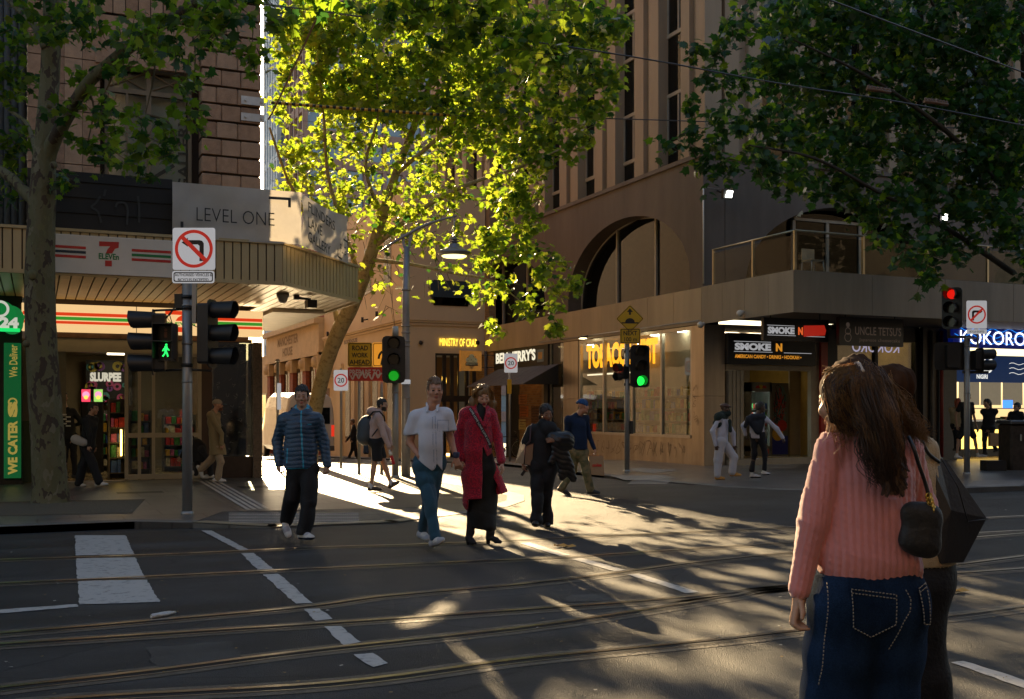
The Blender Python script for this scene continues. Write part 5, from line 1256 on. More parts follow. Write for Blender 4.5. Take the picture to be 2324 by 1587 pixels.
# b) thin pole by the van
L=LF(630,1066); t=L.root('sign_pole','thin steel pole with an edge-on plate left of the puffer jacket man','pole'); pole(L,t,.035,819)
L.mb(.03).box(-.006,.02,-.18,.18,L.Z(930),L.Z(870)).build('plate',M_signw,t); L.mb().lathe((-.0,0,L.Z(822)),[(.05,0),(.06,.04),(.03,.08)],10).build('cap',M_galv,t)
# c,g) speed signs
def speed_sign(x,yb,x0,x1,y0,y1,label,extra=None,z=0):
    L=LF(x,yb,z); t=L.root('speed_sign',label,'road sign','20 speed limit signs'); pole(L,t,.032,y0-4,z)
    pl=plate(L,t,x0,x1,y0,y1,M_signw,dy=-.05); cx_=(L.X(x0)+L.X(x1))/2; w=abs(L.X(x1)-L.X(x0)); cz=L.Z(y1)+(L.Z(y0)-L.Z(y1))*.50
    mb=L.mb(); mb.ring(cx_,cz,w*.36,w*.45,-.062); mb.M(1).text('20',cx_-w*.23,cx_+w*.23,cz-w*.17,cz+w*.17,-.062,.01); mb.build('marking',[M_signr,M_blk],pl)
    if extra: plate(L,t,*extra,M_signy,'small_plate',dy=-.05,c=.01)
speed_sign(774,1063,758,791,840,887,'white 20 speed limit sign on a pole just left of the road work sign')
speed_sign(1157,1053,1144.5,1174.5,803,846,'white 20 speed limit sign on a pole in front of the ice cream shop',(1151,1161,861,894),-.15)
# d) road work boards
L=LF(815,1077); t=L.root('road_work_sign','yellow ROAD WORK AHEAD sign above a red panel with white scrawl','road sign')
for x in (815,866): pole(L,t,.035,790,dx=L.X(x))
py=plate(L,t,790,845,778,833,M_signy,dy=-.05,rim=M_blk); po=plate(L,t,846,902,778,833,M_signo,dy=-.05,rim=M_blk); pr=plate(L,t,790,902,834,865,mat('dull_red_panel',(.5,.03,.02),.5),dy=-.05)
mb=L.mb()
for i,(s_,x0,x1) in enumerate((('ROAD',800,836),('WORK',799,836),('AHEAD',794,840))): mb.text(s_,L.X(x0),L.X(x1),L.Z(796+i*16),L.Z(785+i*16),-.062,.015)
mb.build('lettering',M_blk,py)
mb=L.mb(); cx_=L.X(874); mb.disc(cx_,L.Z(790),.05,-.062,14); S_=lambda P,w: mb.stroke(catmull([Vector((L.X(x),L.Z(y),0)) for x,y in P],3),w,-.062)
S_([(874,797),(874,806),(874,812)],.13); S_([(868,798),(862,806),(860,815)],.05); S_([(880,798),(886,806),(888,815)],.05); S_([(871,811),(869,820),(867,829)],.07); S_([(877,811),(879,820),(881,829)],.07); mb.build('figure_symbol',M_blk,po)
mb=L.mb(); mb.text('PREPARE TO STOP',L.X(794),L.X(898),L.Z(853),L.Z(839),-.056,.02)
P=[Vector((L.X(797+k*4.4),L.Z(853+7*math.sin(k*1.9)+2*math.sin(k*.8)),0)) for k in range(17)]; mb.stroke(catmull(P,4),.035,-.060); mb.build('lettering',mat('faded_white',(.6,.5,.45),.6),pr)
# e) signal on the lane corner
L=LF(897,1084); t=L.root('traffic_signal','black traffic signal with dim green light standing beside the street lamp','traffic light')
pole(L,t,.075,866); signal_head(L,t,869,921,764,870,R_(8),2,M_lgdim,-.15,True,3,.16)
L.mb().cyl((L.X(898),-.05,L.Z(764)),(L.X(898),-.05,L.Z(741)),.075,.065,14).build('antenna',mat('pale_plastic',(.45,.48,.48),.4),t)
mb=L.mb(); mb.tube([(L.X(897),-.05,L.Z(741)),(L.X(889),0,L.Z(680)),(L.X(882),.1,L.Z(640)),(L.X(876),.1,L.Z(572))],.006,4); mb.build('cable',M_blk,t)
# f) street lamp
L=LF(921,1081); t=L.root('street_lamp','tall grey street lamp with curved arm and hanging lit shade','street lamp')
mb=L.mb(); mb.tube([(0,0,-.05),(0,0,1.2),(0,0,L.Z(700)),(L.X(923),0,L.Z(560))],[.105,.10,.085,.07],16)
for y in (742,757,777,660,787,905): mb.cyl((0,0,L.Z(y)),(0,0,L.Z(y)+.035),.105,n=14)
mb.build('pole',mat('grey_lamp_pole',(.27,.26,.27),.45,metal=.4,var=.15),t)
mb=L.mb()
for s_ in (-1,1): mb.prism([(L.X(923)+s_*.03,L.Z(562)),(L.X(923)+s_*.08,L.Z(562)),(L.X(923)+s_*.15,L.Z(533)),(L.X(923)+s_*.06,L.Z(531))],-.03,.03)
mb.build('arm_bracket',MATS['grey_lamp_pole'],t)
mb=L.mb(); A=[Vector((L.X(x),-.04,L.Z(y))) for x,y in ((863,572),(890,553),(923,534),(960,514),(1000,500),(1037,491))]; mb.tube(catmull(A,4),[.008+.03*math.sin(math.pi*min(1,(k+2)/24)) for k in range(21)],8); mb.build('arm',MATS['grey_lamp_pole'],t)
lx=L.X(1031); mb=L.mb(); mb.cyl((lx,-.04,L.Z(494)),(lx,-.04,L.Z(538)),.012,n=8); mb.build('rod',M_galv,t)
zt=L.Z(536); sc=(L.Z(536)-L.Z(583)); mb=L.mb()
mb.lathe((lx,-.04,zt-sc),[(.30,.03*sc),(.40,.16*sc),(.395,.2*sc),(.25,.36*sc),(.13,.46*sc),(.125,.6*sc),(.06,.62*sc),(.06,.68*sc),(.12,.70*sc),(.12,.72*sc),(.05,.74*sc),(.05,.8*sc),(.12,.82*sc),(.12,.84*sc),(.06,.9*sc),(.02,1.0*sc)],24)
mb.build('lamp_shade',MATS['grey_lamp_pole'],t)
mb=L.mb(); mb.lathe((lx,-.04,zt-sc),[(.24,-.04*sc),(.28,.0),(.29,.05*sc)],24); mb.build('lamp_lens',em('lamp_glow',(1,.80,.30),1.6),t)
mb=L.mb(); mb.cyl((0,0,L.Z(872)),(0,0,L.Z(862)),.108,n=14); mb.build('sticker',M_signw,t); 
# h) hump sign and signal by the tobacconist
L=LF(1423,1071); t=L.root('traffic_signal','traffic signal with a bright green light in front of the tobacconist window','traffic light')
pole(L,t,.065,770); signal_head(L,t,1428,1473,784,880,R_(10),2,M_lgreen,-.14,True,3,.22)
h2=signal_head(L,t,1404,1414,826,866,R_(-62),0,em('dim_signal_red',(.6,.02,.01),.5),-.05,False,2,.16,'pedestrian_head',w=.2)
L.mb().cbox(.06,.15,-.06,.06,L.Z(985),L.Z(956),.01).build('push_button',M_sigblk,t)
mb=L.mb(); 
for y in (798,830,873): mb.box(-.08,.12,-.05,.05,L.Z(y)-.03,L.Z(y)+.03)
mb.build('bracket',M_sigblk,t)
s=L.root('warning_sign','yellow diamond road hump warning sign with NEXT 100 m plate','road sign')
cx_,cz,hd_=L.X(1428.6),L.Z(724.4),31.6*L.D/FO
def diamond(k): 
    o=[]; 
    for i in range(4):
        a=i*math.pi/2; p=Vector((math.cos(a),math.sin(a)))*hd_*k; nx=Vector((-math.sin(a),math.cos(a)))
        for s_ in (-1,1): o.append((cx_+p.x*.95+nx.x*s_*hd_*.05*k,cz+p.y*.95+nx.y*s_*hd_*.05*k))
    return o
mb=L.mb(); mb.prism(diamond(1.0),-.104,-.1); mb.M(1); D1,D2=diamond(.96),diamond(.91); b=mb.P([(p[0],-.107,p[1]) for p in D1+D2]); mb.F(b,[(i,(i+1)%8,8+(i+1)%8,8+i) for i in range(8)]); dm=mb.build('diamond_plate',[M_signy,M_blk],s)
mb=L.mb(); q=lambda x,z:(cx_+x*hd_,-.108,cz+z*hd_)
mb.quad(*[q(x,z) for x,z in ((-.07,.28),(.07,.28),(.07,.48),(.22,.48),(0,.74),(-.22,.48),(-.07,.48))]); mb.box(cx_-.6*hd_,cx_+.6*hd_,-.109,-.1085,cz-.34*hd_,cz-.26*hd_)
mb.quad(*[q(.34*math.cos(math.pi*i/12),-.26+.30*math.sin(math.pi*i/12)) for i in range(13)]); mb.build('symbol',M_blk,dm)
pl=plate(L,s,1406,1452.5,746,781,M_signy,rim=M_blk); mb=L.mb(); mb.text('NEXT',L.X(1414),L.X(1445),L.Z(762),L.Z(752),-.108,.02); mb.text('100 m',L.X(1416),L.X(1444),L.Z(776),L.Z(766),-.108,.01); mb.build('lettering',M_blk,pl)
# i) far right signal
L=LF(2194.5,1077); t=L.root('traffic_signal','dark traffic signal with a red light in front of the sushi shop','traffic light')
pole(L,t,.068,765)
signal_head(L,t,2138,2176,654,748,R_(-38),0,M_lred,-.1,True,3,.26,w=.46)
signal_head(L,t,2127,2200,776,840,R_(178),None,None,.1,True,2,.2,w=.80)
signal_head(L,t,2205,2240,790,846,R_(95),None,None,.0,True,2,.34,w=.4)
mb=L.mb(); mb.box(L.X(2150),.1,-.03,.03,L.Z(765)-.03,L.Z(765)+.03).box(-.1,.5,-.03,.03,L.Z(845)-.03,L.Z(845)+.03); mb.box(L.X(2150),L.X(2156),-.03,.03,L.Z(765),L.Z(745)); mb.build('bracket',M_sigblk,t)
s=L.root('road_sign','small white no right turn sign at the right edge with a red slashed circle','road sign')
turn_sign(L,s,2183,2229,685,748,True,dy=-.25); pl=plate(L,s,2184,2229,749.5,760,M_signw,dy=-.25,c=.01); mb=L.mb(); mb.text('BICYCLES EXCEPTED',L.X(2190),L.X(2223),L.Z(757),L.Z(752.5),-.257,.02); mb.build('lettering',M_blk,pl)
L.mb().box(L.X(2208),L.X(2211),-.245,-.2,L.Z(790),L.Z(700)).box(-.02,L.X(2210),-.24,.0,L.Z(770),L.Z(768)).build('back_rail',M_galv,s)
# j) cabinet and box
L=LF(2310,1066); t=L.root('litter_bin','dark weathered street bin cabinet with padlock at the right edge','litter bin')
mb=L.mb(); mb.cbox(L.X(2280),L.X(2350),-.35,.4,0,L.Z(962),.05); mb.build('cabinet',mat('bin_side',(.045,.032,.022),.6,var=.6,vscale=7,metal=.3),t)
mb=L.mb(); mb.cbox(L.X(2277),L.X(2354),-.40,.45,L.Z(962)+.002,L.Z(954),.03); mb.build('lid',mat('bin_lid',(.10,.10,.10),.4,metal=.5),t)
L.mb().cbox(L.X(2300),L.X(2303),-.39,-.35,L.Z(1000),L.Z(985),.01).build('padlock',M_alu,t)
L=LF(2255,1068); t=L.root('low_stool','low black bench frame standing beside the street bin','bench')
L.mb().box(L.X(2232),L.X(2276),-.2,.2,.0,.25).build('box_seat',M_blk,t); 
# k) bicycle
def bicycle(p,ang,label):
    t=thing('bicycle',label,'bicycle',(p.x,p.y,p.z),ang); T=Matrix.Translation(p)@Matrix.Rotation(ang,4,'Z')@Matrix.Rotation(R_(6),4,'X')
    M_=lambda: MB(tf=T); r=.335
    for x in (-.52,.52):
        mb=M_(); mb.tube([(x+r*math.cos(a*math.pi/14),0,r+r*math.sin(a*math.pi/14)) for a in range(29)],.02,6,False); w_=mb.build('wheel',M_blk,t)
        mb=M_(); mb.tube([(x+(r-.03)*math.cos(a*math.pi/14),0,r+(r-.03)*math.sin(a*math.pi/14)) for a in range(29)],.008,4,False)
        for k in range(12): a=k*math.pi/6; mb.tube([(x,.0,r),(x+(r-.03)*math.cos(a),0,r+(r-.03)*math.sin(a))],.002,3)
        mb.build('rim',M_alu,w_)
    bb=(-.1,0,.30); hd_=(.38,0,.82); st=(-.22,0,.78)
    mb=M_(); 
    for a,c in ((bb,hd_),(bb,st),(st,hd_),(bb,(-.52,0,r)),(st,(-.52,0,r)),(hd_,(.52,0,r)),(hd_,(.35,0,.92))): mb.tube([a,c],.016,6)
    mb.build('frame',mat('bike_frame',(.02,.02,.022),.35),t)
    mb=M_(); mb.tube([(.35,-.3,.96),(.37,0,.95),(.35,.3,.96)],.012,6); mb.build('handlebar',M_blk,t)
    mb=M_(); mb.ball((-.25,0,.9),.12,6,(1,.5,.3)); mb.tube([st,(-.25,0,.88)],.012,5); mb.build('saddle',M_blk,t)
    mb=M_(); mb.lathe((-.1,.03,.3),[(.09,0),(.09,.006)],16,'y'); mb.build('chainring',M_alu,t)
p=G(1148,1048,-.37); p.z=gz(p.y)+.0; bicycle(p,R_(-12),'dark bicycle parked by the ice cream shop behind the speed sign pole')
# l) overhead wires
def wire(name,label,pts,r,m,cat='wire'):
    mb=MB(); mb.tube(catmull([Vector(p) for p in pts],8),r,6); return tag(mb.build(name,m),label,cat)
M_wire=mat('wire_metal',(.10,.10,.10),.35,metal=.8)
wire('tram_wire','long overhead tram wire crossing the top from the left tree to the right edge',[atD(300,-40,13.5),atD(567,5,14),atD(870,45,14.5),atD(1191,92,15),atD(1470,135,15.6),atD(1759,188,16.4),atD(2060,235,17.2),atD(2400,300,18)],.011,M_wire)
wire('span_wire','thin level span wire continuing right from the striped insulator',[atD(1018,262,25.1),atD(1400,270,25.4),atD(1759,281,25.9),atD(2324,294,26.8),atD(2600,300,27.3)],.013,M_wire)
wire('tram_wire','steep tram wire crossing the dark top right corner',[atD(1800,-35,14),atD(1883,0,14.4),atD(2324,165,16),atD(2500,230,17)],.011,M_wire)
wire('stay_rod','rusty stay rod rising from the wall bracket past the sunlit leaves',[atD(609,271,22.95),atD(626,240,22.6),atD(680,125,20.5),atD(738,0,18.5),atD(760,-45,18)],.02,mat('rusty_rod',(.28,.17,.10),.6,metal=.4))
wire('stay_wire','short thin wire joining the tram wire clamps at the top',[atD(740,20,15),atD(805,0,14.8),atD(890,35,14.6),atD(905,48,14.6)],.008,M_wire)
t=thing('striped_insulator','black and yellow striped guard on the span wire beside the corner pier','insulator',tuple(atD(615,233,24)))
for k in range(2):
    a,c=(atD(615,233,24.0),atD(815,248,24.6)) if k==0 else (atD(819,248,24.6),atD(1020,262,25.1)); mb=MB(); n=26
    for i in range(n): mb.M(i%2).cyl(a.lerp(c,i/n),a.lerp(c,(i+1)/n),.036,n=8)
    mb.build('striped_tube',[M_blk,mat('stripe_yellow',(.6,.33,.03),.5)],t)
for i,(x,y,D) in enumerate(((1995,207,17),(2125,235,17.4))):
    a,c=atD(x-28,y-5,D),atD(x+26,y+3,D+.1); mb=MB(); mb.tube([a,c],.03,6)
    for k in range(8): q=a.lerp(c,(k+.5)/8); mb.cyl(q,q+Vector((0,0,.06)),.02,n=6)
    tag(mb.build('section_insulator',mat('brown_insulator',(.12,.06,.03),.5)),['brown ribbed insulator on the tram wire over the dark leaves','second brown ribbed insulator further right on the tram wire'][i],'insulator')
# m) litter and leaves on the road
def litter(x,y,poly,label,m,name='fallen_leaf',cat='leaf'):
    p=G(x,y,-.01); mb=MB(); mb.quad(*[(p.x+a,p.y+b,-.008+c) for a,b,c in poly]); return tag(mb.build(name,m),label,cat)
lf=[(-.09,-.02,.0),(-.04,-.05,.02),(.02,-.03,.0),(.09,-.05,.01),(.06,.0,.03),(.1,.05,.0),(.02,.04,.0),(-.03,.07,.02),(-.05,.02,.0)]
M_dl=mat('dry_leaf',(.55,.30,.05),.6,var=.3)
litter(2172,1343,lf,'dry yellow leaf on the dark road right of the pink sweater woman',M_dl)
litter(1288,1242,lf,'dry yellow leaf on the road beside the white dashes in the middle',M_dl); litter(1268,1240,lf,'dry leaf just left of another dry leaf by the middle dashes',M_dl)
p=G(375,1397,-.01); mb=MB(tf=Matrix.Translation((p.x,p.y,.0))@Matrix.Rotation(R_(30),4,'Z')@Matrix.Rotation(R_(90),4,'Y')); mb.lathe((0,0,-.12),[(.014,0),(.02,.01),(.021,.12),(.018,.16),(.010,.19),(.011,.21)],10); tag(mb.build('crushed_can',mat('crushed_silver',(.5,.5,.5),.35,metal=.6,bump=.8)),'crushed silver bottle lying on the road at lower left','litter')
p=G(561,1079,0); tag(MB().lathe((p.x,p.y,.0),[(.03,0),(.04,.1),(.042,.1),(.042,.115)],12).build('paper_cup',M_wht),'white paper cup standing against the dark tiles under the shop window','cup')
for k in range(40):
    x,y=random.uniform(150,2200),random.uniform(1090,1560); p=G(x,y,-.01)
    if p.y<15: pass
mb=MB()
for k in range(170):
    x,y=random.uniform(0,2300),random.uniform(1060,1580); p=G(x,y,-.01); s=random.uniform(.006,.017); z=.008 if (p.y>14.5 and not KX0<p.x<KX1) else -.012
    a=random.uniform(0,6.28); mb.M(random.choice([0,0,1])).quad(*[(p.x+s*math.cos(a+i*1.57+random.uniform(-.3,.3)),p.y+s*math.sin(a+i*1.57),z+random.uniform(0,.006)) for i in range(4)])
tag(mb.build('road_litter',[mat('leaf_bits',(.28,.18,.06),.7),mat('pale_bits',(.4,.38,.33),.7)]),kind='stuff')
# ---- van
def van():
    t=thing('delivery_van','white high roof delivery van parked in the lane with its rear doors towards the crossing','van',(9.85,42,gz(45)-.0))
    x0,x1,y0,y1=8.85,10.85,42.0,47.9; zb=gz(44)+.0; cx_=(x0+x1)/2
    M_van=mat('van_white',(.62,.60,.54),.25,var=.06,coat=.5)
    secs=[(42.0,.93,.42,2.52),(42.08,.98,.38,2.62),(43,1.0,.36,2.70),(45.6,1.0,.36,2.72),(46.2,1.0,.36,2.62),(46.9,.98,.36,1.75),(47.5,.95,.36,1.35),(47.9,.85,.4,1.05)]
    P=[]
    for (y,hw,z0,z1) in secs:
        h=z1-z0
        for (fx,fz) in ((-.92,0),(.92,0),(1,.08),(1,.45),(.95,.75),(.86,.93),(.7,1.0),(-.7,1.0),(-.86,.93),(-.95,.75),(-1,.45),(-1,.08)): P.append((cx_+fx*hw,y,zb+z0+fz*h))
    mb=MB(); n=12; b=mb.P(P); k=len(secs); mb.F(b,[(i*n+j,i*n+(j+1)%n,(i+1)*n+(j+1)%n,(i+1)*n+j) for i in range(k-1) for j in range(n)]+[tuple(range(n-1,-1,-1)),tuple((k-1)*n+j for j in range(n))])
    mb.smooth=False; mb.build('body',M_van,t)
    mb=MB(); mb.box(cx_-.78,cx_-.06,y0-.012,y0-.003,zb+1.45,zb+2.1); mb.build('rear_window',M_darkglass,t); mb=MB(); mb.box(cx_+.06,cx_+.78,y0-.012,y0-.003,zb+1.45,zb+2.1); mb.build('rear_window',M_darkglass,t)
    MB().box(cx_-.006,cx_+.006,y0-.008,y0-.002,zb+.5,zb+2.5).build('door_seam',M_blk,t)
    for s in (-1,1): MB().box(cx_+s*.9-.06,cx_+s*.9+.06,y0-.02,y0+.1,zb+.95,zb+1.4).build('tail_light',mat('tail_red',(.6,.02,.01),.3,emit=(1,.05,.02),estr=.15),t)
    MB().cbox(cx_-.95,cx_+.95,y0-.1,y0+.05,zb+.38,zb+.58,.02).build('rear_bumper',mat('grey_plastic',(.08,.08,.08),.6),t)
    MB().box(cx_-.25,cx_+.25,y0-.015,y0-.004,zb+.68,zb+.80).build('number_plate',M_wht,t)
    for yy in (43.1,46.6):
        for s in (-1,1):
            w_=MB().lathe((cx_+s*.86,yy,zb+.34),[(.34,-.11),(.35,0),(.34,.11)],20,'x').build('wheel',M_blk,t); MB().lathe((cx_+s*.97,yy,zb+.34),[(.2,-.01),(.2,.01)],16,'x').build('rim',M_alu,w_)
    for (a,c) in ((42.5,43.6),(43.8,45.0),(45.3,46.1)): MB().quad((x0+.03,a,zb+1.55),(x0+.03,c,zb+1.55),(x0+.13,c,zb+2.15),(x0+.13,a,zb+2.15)).build('side_window',M_darkglass,t)
    MB().quad((cx_-.78,46.28,zb+2.50),(cx_+.78,46.28,zb+2.50),(cx_+.85,46.9,zb+1.78),(cx_-.85,46.9,zb+1.78)).build('windscreen',M_darkglass,t)
van()
# ================= trees =================
def bark_mat():
    m=bpy.data.materials.new('plane_bark'); m.use_nodes=True; nt=m.node_tree;N=nt.nodes;L=nt.links;b=N['Principled BSDF']; b.inputs['Roughness'].default_value=.85
    tc=N.new('ShaderNodeTexCoord'); mp=N.new('ShaderNodeMapping'); mp.inputs['Scale'].default_value=(1,1,.55); L.new(tc.outputs['Object'],mp.inputs['Vector'])
    nd=N.new('ShaderNodeTexNoise'); nd.inputs['Scale'].default_value=7; L.new(mp.outputs[0],nd.inputs['Vector'])
    mv=N.new('ShaderNodeMix'); mv.data_type='RGBA'; mv.inputs['Factor'].default_value=.3; L.new(mp.outputs[0],mv.inputs['A']); L.new(nd.outputs['Color'],mv.inputs['B'])
    vo=N.new('ShaderNodeTexVoronoi'); vo.inputs['Scale'].default_value=13; L.new(mv.outputs['Result'],vo.inputs['Vector'])
    cr=N.new('ShaderNodeValToRGB'); e=cr.color_ramp.elements; e[0].position=0;e[0].color=(.105,.10,.045,1); e[1].position=1;e[1].color=(.14,.12,.06,1)
    for p,c in ((.30,(.125,.12,.05,1)),(.32,(.12,.11,.055,1)),(.62,(.11,.10,.045,1)),(.64,(.05,.035,.02,1)),(.80,(.06,.04,.022,1)),(.82,(.155,.14,.085,1))):
        x=e.new(p); x.color=c
    cr.color_ramp.interpolation='CONSTANT'; L.new(vo.outputs['Color'],cr.inputs[0]); L.new(cr.outputs[0],b.inputs['Base Color'])
    bp=N.new('ShaderNodeBump'); bp.inputs['Strength'].default_value=.5; bp.inputs['Distance'].default_value=.02; L.new(vo.outputs['Distance'],bp.inputs['Height']); L.new(bp.outputs[0],b.inputs['Normal'])
    return m
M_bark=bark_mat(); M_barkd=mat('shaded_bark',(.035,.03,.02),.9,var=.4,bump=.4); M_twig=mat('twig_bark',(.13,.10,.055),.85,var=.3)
def leaf_mat(name,c,ct,t=.55):
    m=bpy.data.materials.new(name); m.use_nodes=True; nt=m.node_tree;N=nt.nodes;L=nt.links;b=N['Principled BSDF']; b.inputs['Roughness'].default_value=.42; b.inputs['Base Color'].default_value=(*c,1); b.inputs['Specular IOR Level'].default_value=.4
    tr=N.new('ShaderNodeBsdfTranslucent'); tr.inputs['Color'].default_value=(*ct,1)
    ms=N.new('ShaderNodeMixShader'); ms.inputs[0].default_value=t; L.new(b.outputs[0],ms.inputs[1]); L.new(tr.outputs[0],ms.inputs[2]); L.new(ms.outputs[0],N['Material Output'].inputs['Surface']); return m
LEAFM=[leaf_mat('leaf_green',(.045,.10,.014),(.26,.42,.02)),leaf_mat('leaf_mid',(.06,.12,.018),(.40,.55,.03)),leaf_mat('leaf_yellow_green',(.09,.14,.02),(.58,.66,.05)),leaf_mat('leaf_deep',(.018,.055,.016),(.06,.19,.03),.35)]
_lf=[(0,0,0),(.20,-.02,0),(.42,.10,0),(.30,.22,0),(.52,.42,0),(.30,.42,0),(.26,.56,0),(.14,.52,0),(0,.86,0),(-.14,.52,0),(-.26,.56,0),(-.30,.42,0),(-.52,.42,0),(-.30,.22,0),(-.42,.10,0),(-.20,-.02,0)]
LEAF=np.array([(x,y,-.22*abs(x)-.12*y*y) for x,y,_ in _lf])
def leaves(name,pts,size,parent,mix=(.4,.3,.2,.1),droop=.6,seed=1):
    r=np.random.RandomState(seed); n=len(pts); pts=np.array(pts)
    az=r.uniform(0,2*np.pi,n); tilt=r.normal(-.55*droop-.2,.45,n); roll=r.normal(0,.7,n); s=size*r.uniform(.6,1.25,n)
    # leaf axis (y) direction: outward azimuth, dipping
    ay=np.stack([np.cos(az)*np.cos(tilt),np.sin(az)*np.cos(tilt),np.sin(tilt)],1)
    up=np.stack([-np.cos(az)*np.sin(tilt),-np.sin(az)*np.sin(tilt),np.cos(tilt)],1); ax=np.cross(ay,up)
    ax2=ax*np.cos(roll)[:,None]+up*np.sin(roll)[:,None]; az2=np.cross(ax2,ay)
    k=len(LEAF); V=(pts[:,None,:]+s[:,None,None]*(LEAF[None,:,0,None]*ax2[:,None,:]+LEAF[None,:,1,None]*ay[:,None,:]+LEAF[None,:,2,None]*az2[:,None,:])).reshape(-1,3)
    if parent is not None: V=V-np.array(parent.location)
    me=bpy.data.meshes.new(name); me.vertices.add(n*k); me.vertices.foreach_set('co',V.ravel().astype(np.float32))
    me.loops.add(n*k); me.loops.foreach_set('vertex_index',np.arange(n*k,dtype=np.int32)); me.polygons.add(n); me.polygons.foreach_set('loop_start',np.arange(0,n*k,k,dtype=np.int32))
    me.polygons.foreach_set('loop_total',np.full(n,k,dtype=np.int32)) if False else None
    me.polygons.foreach_set('material_index',r.choice(4,n,p=mix).astype(np.int32))
    for m in LEAFM: me.materials.append(m)
    me.update(calc_edges=True); me.validate()
    o=bpy.data.objects.new(name,me); COL.objects.link(o)
    if parent is not None: o.parent=parent
    return o
def crown_pts(blobs,dens,seed,twigs=None):
    """blobs: centre and radius; sprays of leaves are scattered through each lobe along short twigs"""
    r=np.random.RandomState(seed); out=[]; tw=[]
    for (x,y,rp,D) in blobs:
        c=np.array(atD(x,y,D)); R=rp*D/FO
        ns=max(3,int(dens*R**2.3))
        for i in range(ns):
            d=r.normal(size=3); d/=np.linalg.norm(d); q=c+d*R*r.uniform(.25,1.0)**.6*np.array([1,1,.85])
            dr=d*.6+np.array([0,0,-.35])+r.normal(size=3)*.35; dr/=np.linalg.norm(dr); L_=r.uniform(.25,.55)
            tw.append((q-dr*L_*.5,q+dr*L_*.5)); m=r.randint(7,13)
            for j in range(m): out.append(q+dr*L_*(j/m-.5)+r.normal(size=3)*.075)
    return out,tw
def twig_mesh(mb,tw,r=.006):
    for a,c in tw: mb.tube([a,c],[r*1.3,r*.6],3,False)
def limb(mb,pts,rad,n=10,jit=.0):
    P=[Vector(p) for p in pts]; Q=catmull(P,5); k=len(Q); R=[]
    for i in range(k):
        u=i/(k-1)*(len(rad)-1); j=min(int(u),len(rad)-2); R.append((rad[j]+(rad[j+1]-rad[j])*(u-j))*(1+random.uniform(-jit,jit)))
    mb.tube(Q,R,n)
# --- left plane tree
T1=G(115,1142); T1.z=0
t=thing('plane_tree','thick mottled plane tree trunk on the left footpath with spreading limbs','tree',tuple(T1))
D1=17.6; mb=MB()
limb(mb,[atD(115,1146,D1),atD(114,1110,D1),atD(108,1000,D1),atD(98,850,D1),atD(91,700,D1),atD(92,560,D1),atD(97,440,D1),atD(102,330,D1),atD(112,200,D1+.1),atD(117,80,D1+.1),atD(120,-60,D1+.2),atD(124,-220,D1+.3)],[.34,.28,.265,.25,.24,.225,.21,.17,.155,.15,.14,.12],18,.025)
limb(mb,[atD(100,400,D1),atD(118,330,D1-.1),atD(150,270,D1-.4),atD(195,195,D1-.8),atD(260,135,D1-1.2),atD(340,75,D1-1.7),atD(410,30,D1-2.1),atD(480,-15,D1-2.6),atD(560,-60,D1-3)],[.13,.12,.105,.095,.09,.085,.08,.07,.06],12,.04)
limb(mb,[atD(80,455,D1),atD(50,430,D1+.1),atD(20,400,D1+.2),atD(-30,370,D1+.3)],[.12,.09,.085,.07],10,.03)
limb(mb,[atD(105,110,D1),atD(80,60,D1),atD(50,30,D1+.2),atD(10,-10,D1+.4)],[.08,.06,.055,.045],10,.03)
limb(mb,[atD(90,380,D1),atD(78,330,D1+.6),atD(60,280,D1+1.2),atD(20,250,D1+1.8)],[.05,.045,.035,.03],8,.03)
for x,y,r in ((75,625,.09),(122,375,.06),(112,240,.05),(60,780,.06)):
    p=atD(x,y,D1-.22); mb.ball(p,r,6,(1,.6,1))
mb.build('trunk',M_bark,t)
bl=[(40,60,70,18.5),(30,180,70,19),(20,300,70,19),(60,330,45,18.8),(0,420,60,19.5),(160,60,70,16.5),(230,30,75,16),(300,90,75,15.6),(240,150,45,15.6),(380,60,80,15),(450,110,75,14.6),(540,60,75,14),(560,130,40,14),(500,20,80,14),(600,20,60,13.5),(640,45,28,13.3),
    (170,170,45,17),(190,250,55,17),(270,245,60,16.6),(330,280,65,16.3),(400,250,60,16),(390,330,60,16),(330,340,45,16.3),(240,320,50,16.8),(180,330,40,17),(450,200,45,15.6),(300,385,35,16.4),(150,420,28,17.4),(250,360,30,16.6),(-30,120,80,19),(100,-20,90,17),(420,-30,90,14.5)]
pts,tw=crown_pts(bl,50,3); leaves('foliage',pts,.185,t,(.45,.2,.05,.3),seed=5)
mb=MB(); twig_mesh(mb,tw)
for a,c in (((340,75,15.9),(330,260,16.2)),((260,135,16.4),(210,260,16.9)),((410,30,15.5),(440,190,15.6)),((195,195,16.8),(200,320,17)),((330,260,16.2),(400,320,16))):
    A,B=atD(*a),atD(*c); limb(mb,[A,A.lerp(B,.5)+Vector((.1,0,.1)),B],[.022,.016,.008],6)
tag(mb.build('twigs',M_twig,t),kind='stuff')
M_barkl=mat('pale_mottled_bark',(.34,.28,.15),.85,var=.2,bump=.5,bscale=14,vscale=7,col2=(.20,.15,.07),c2amt=.56)
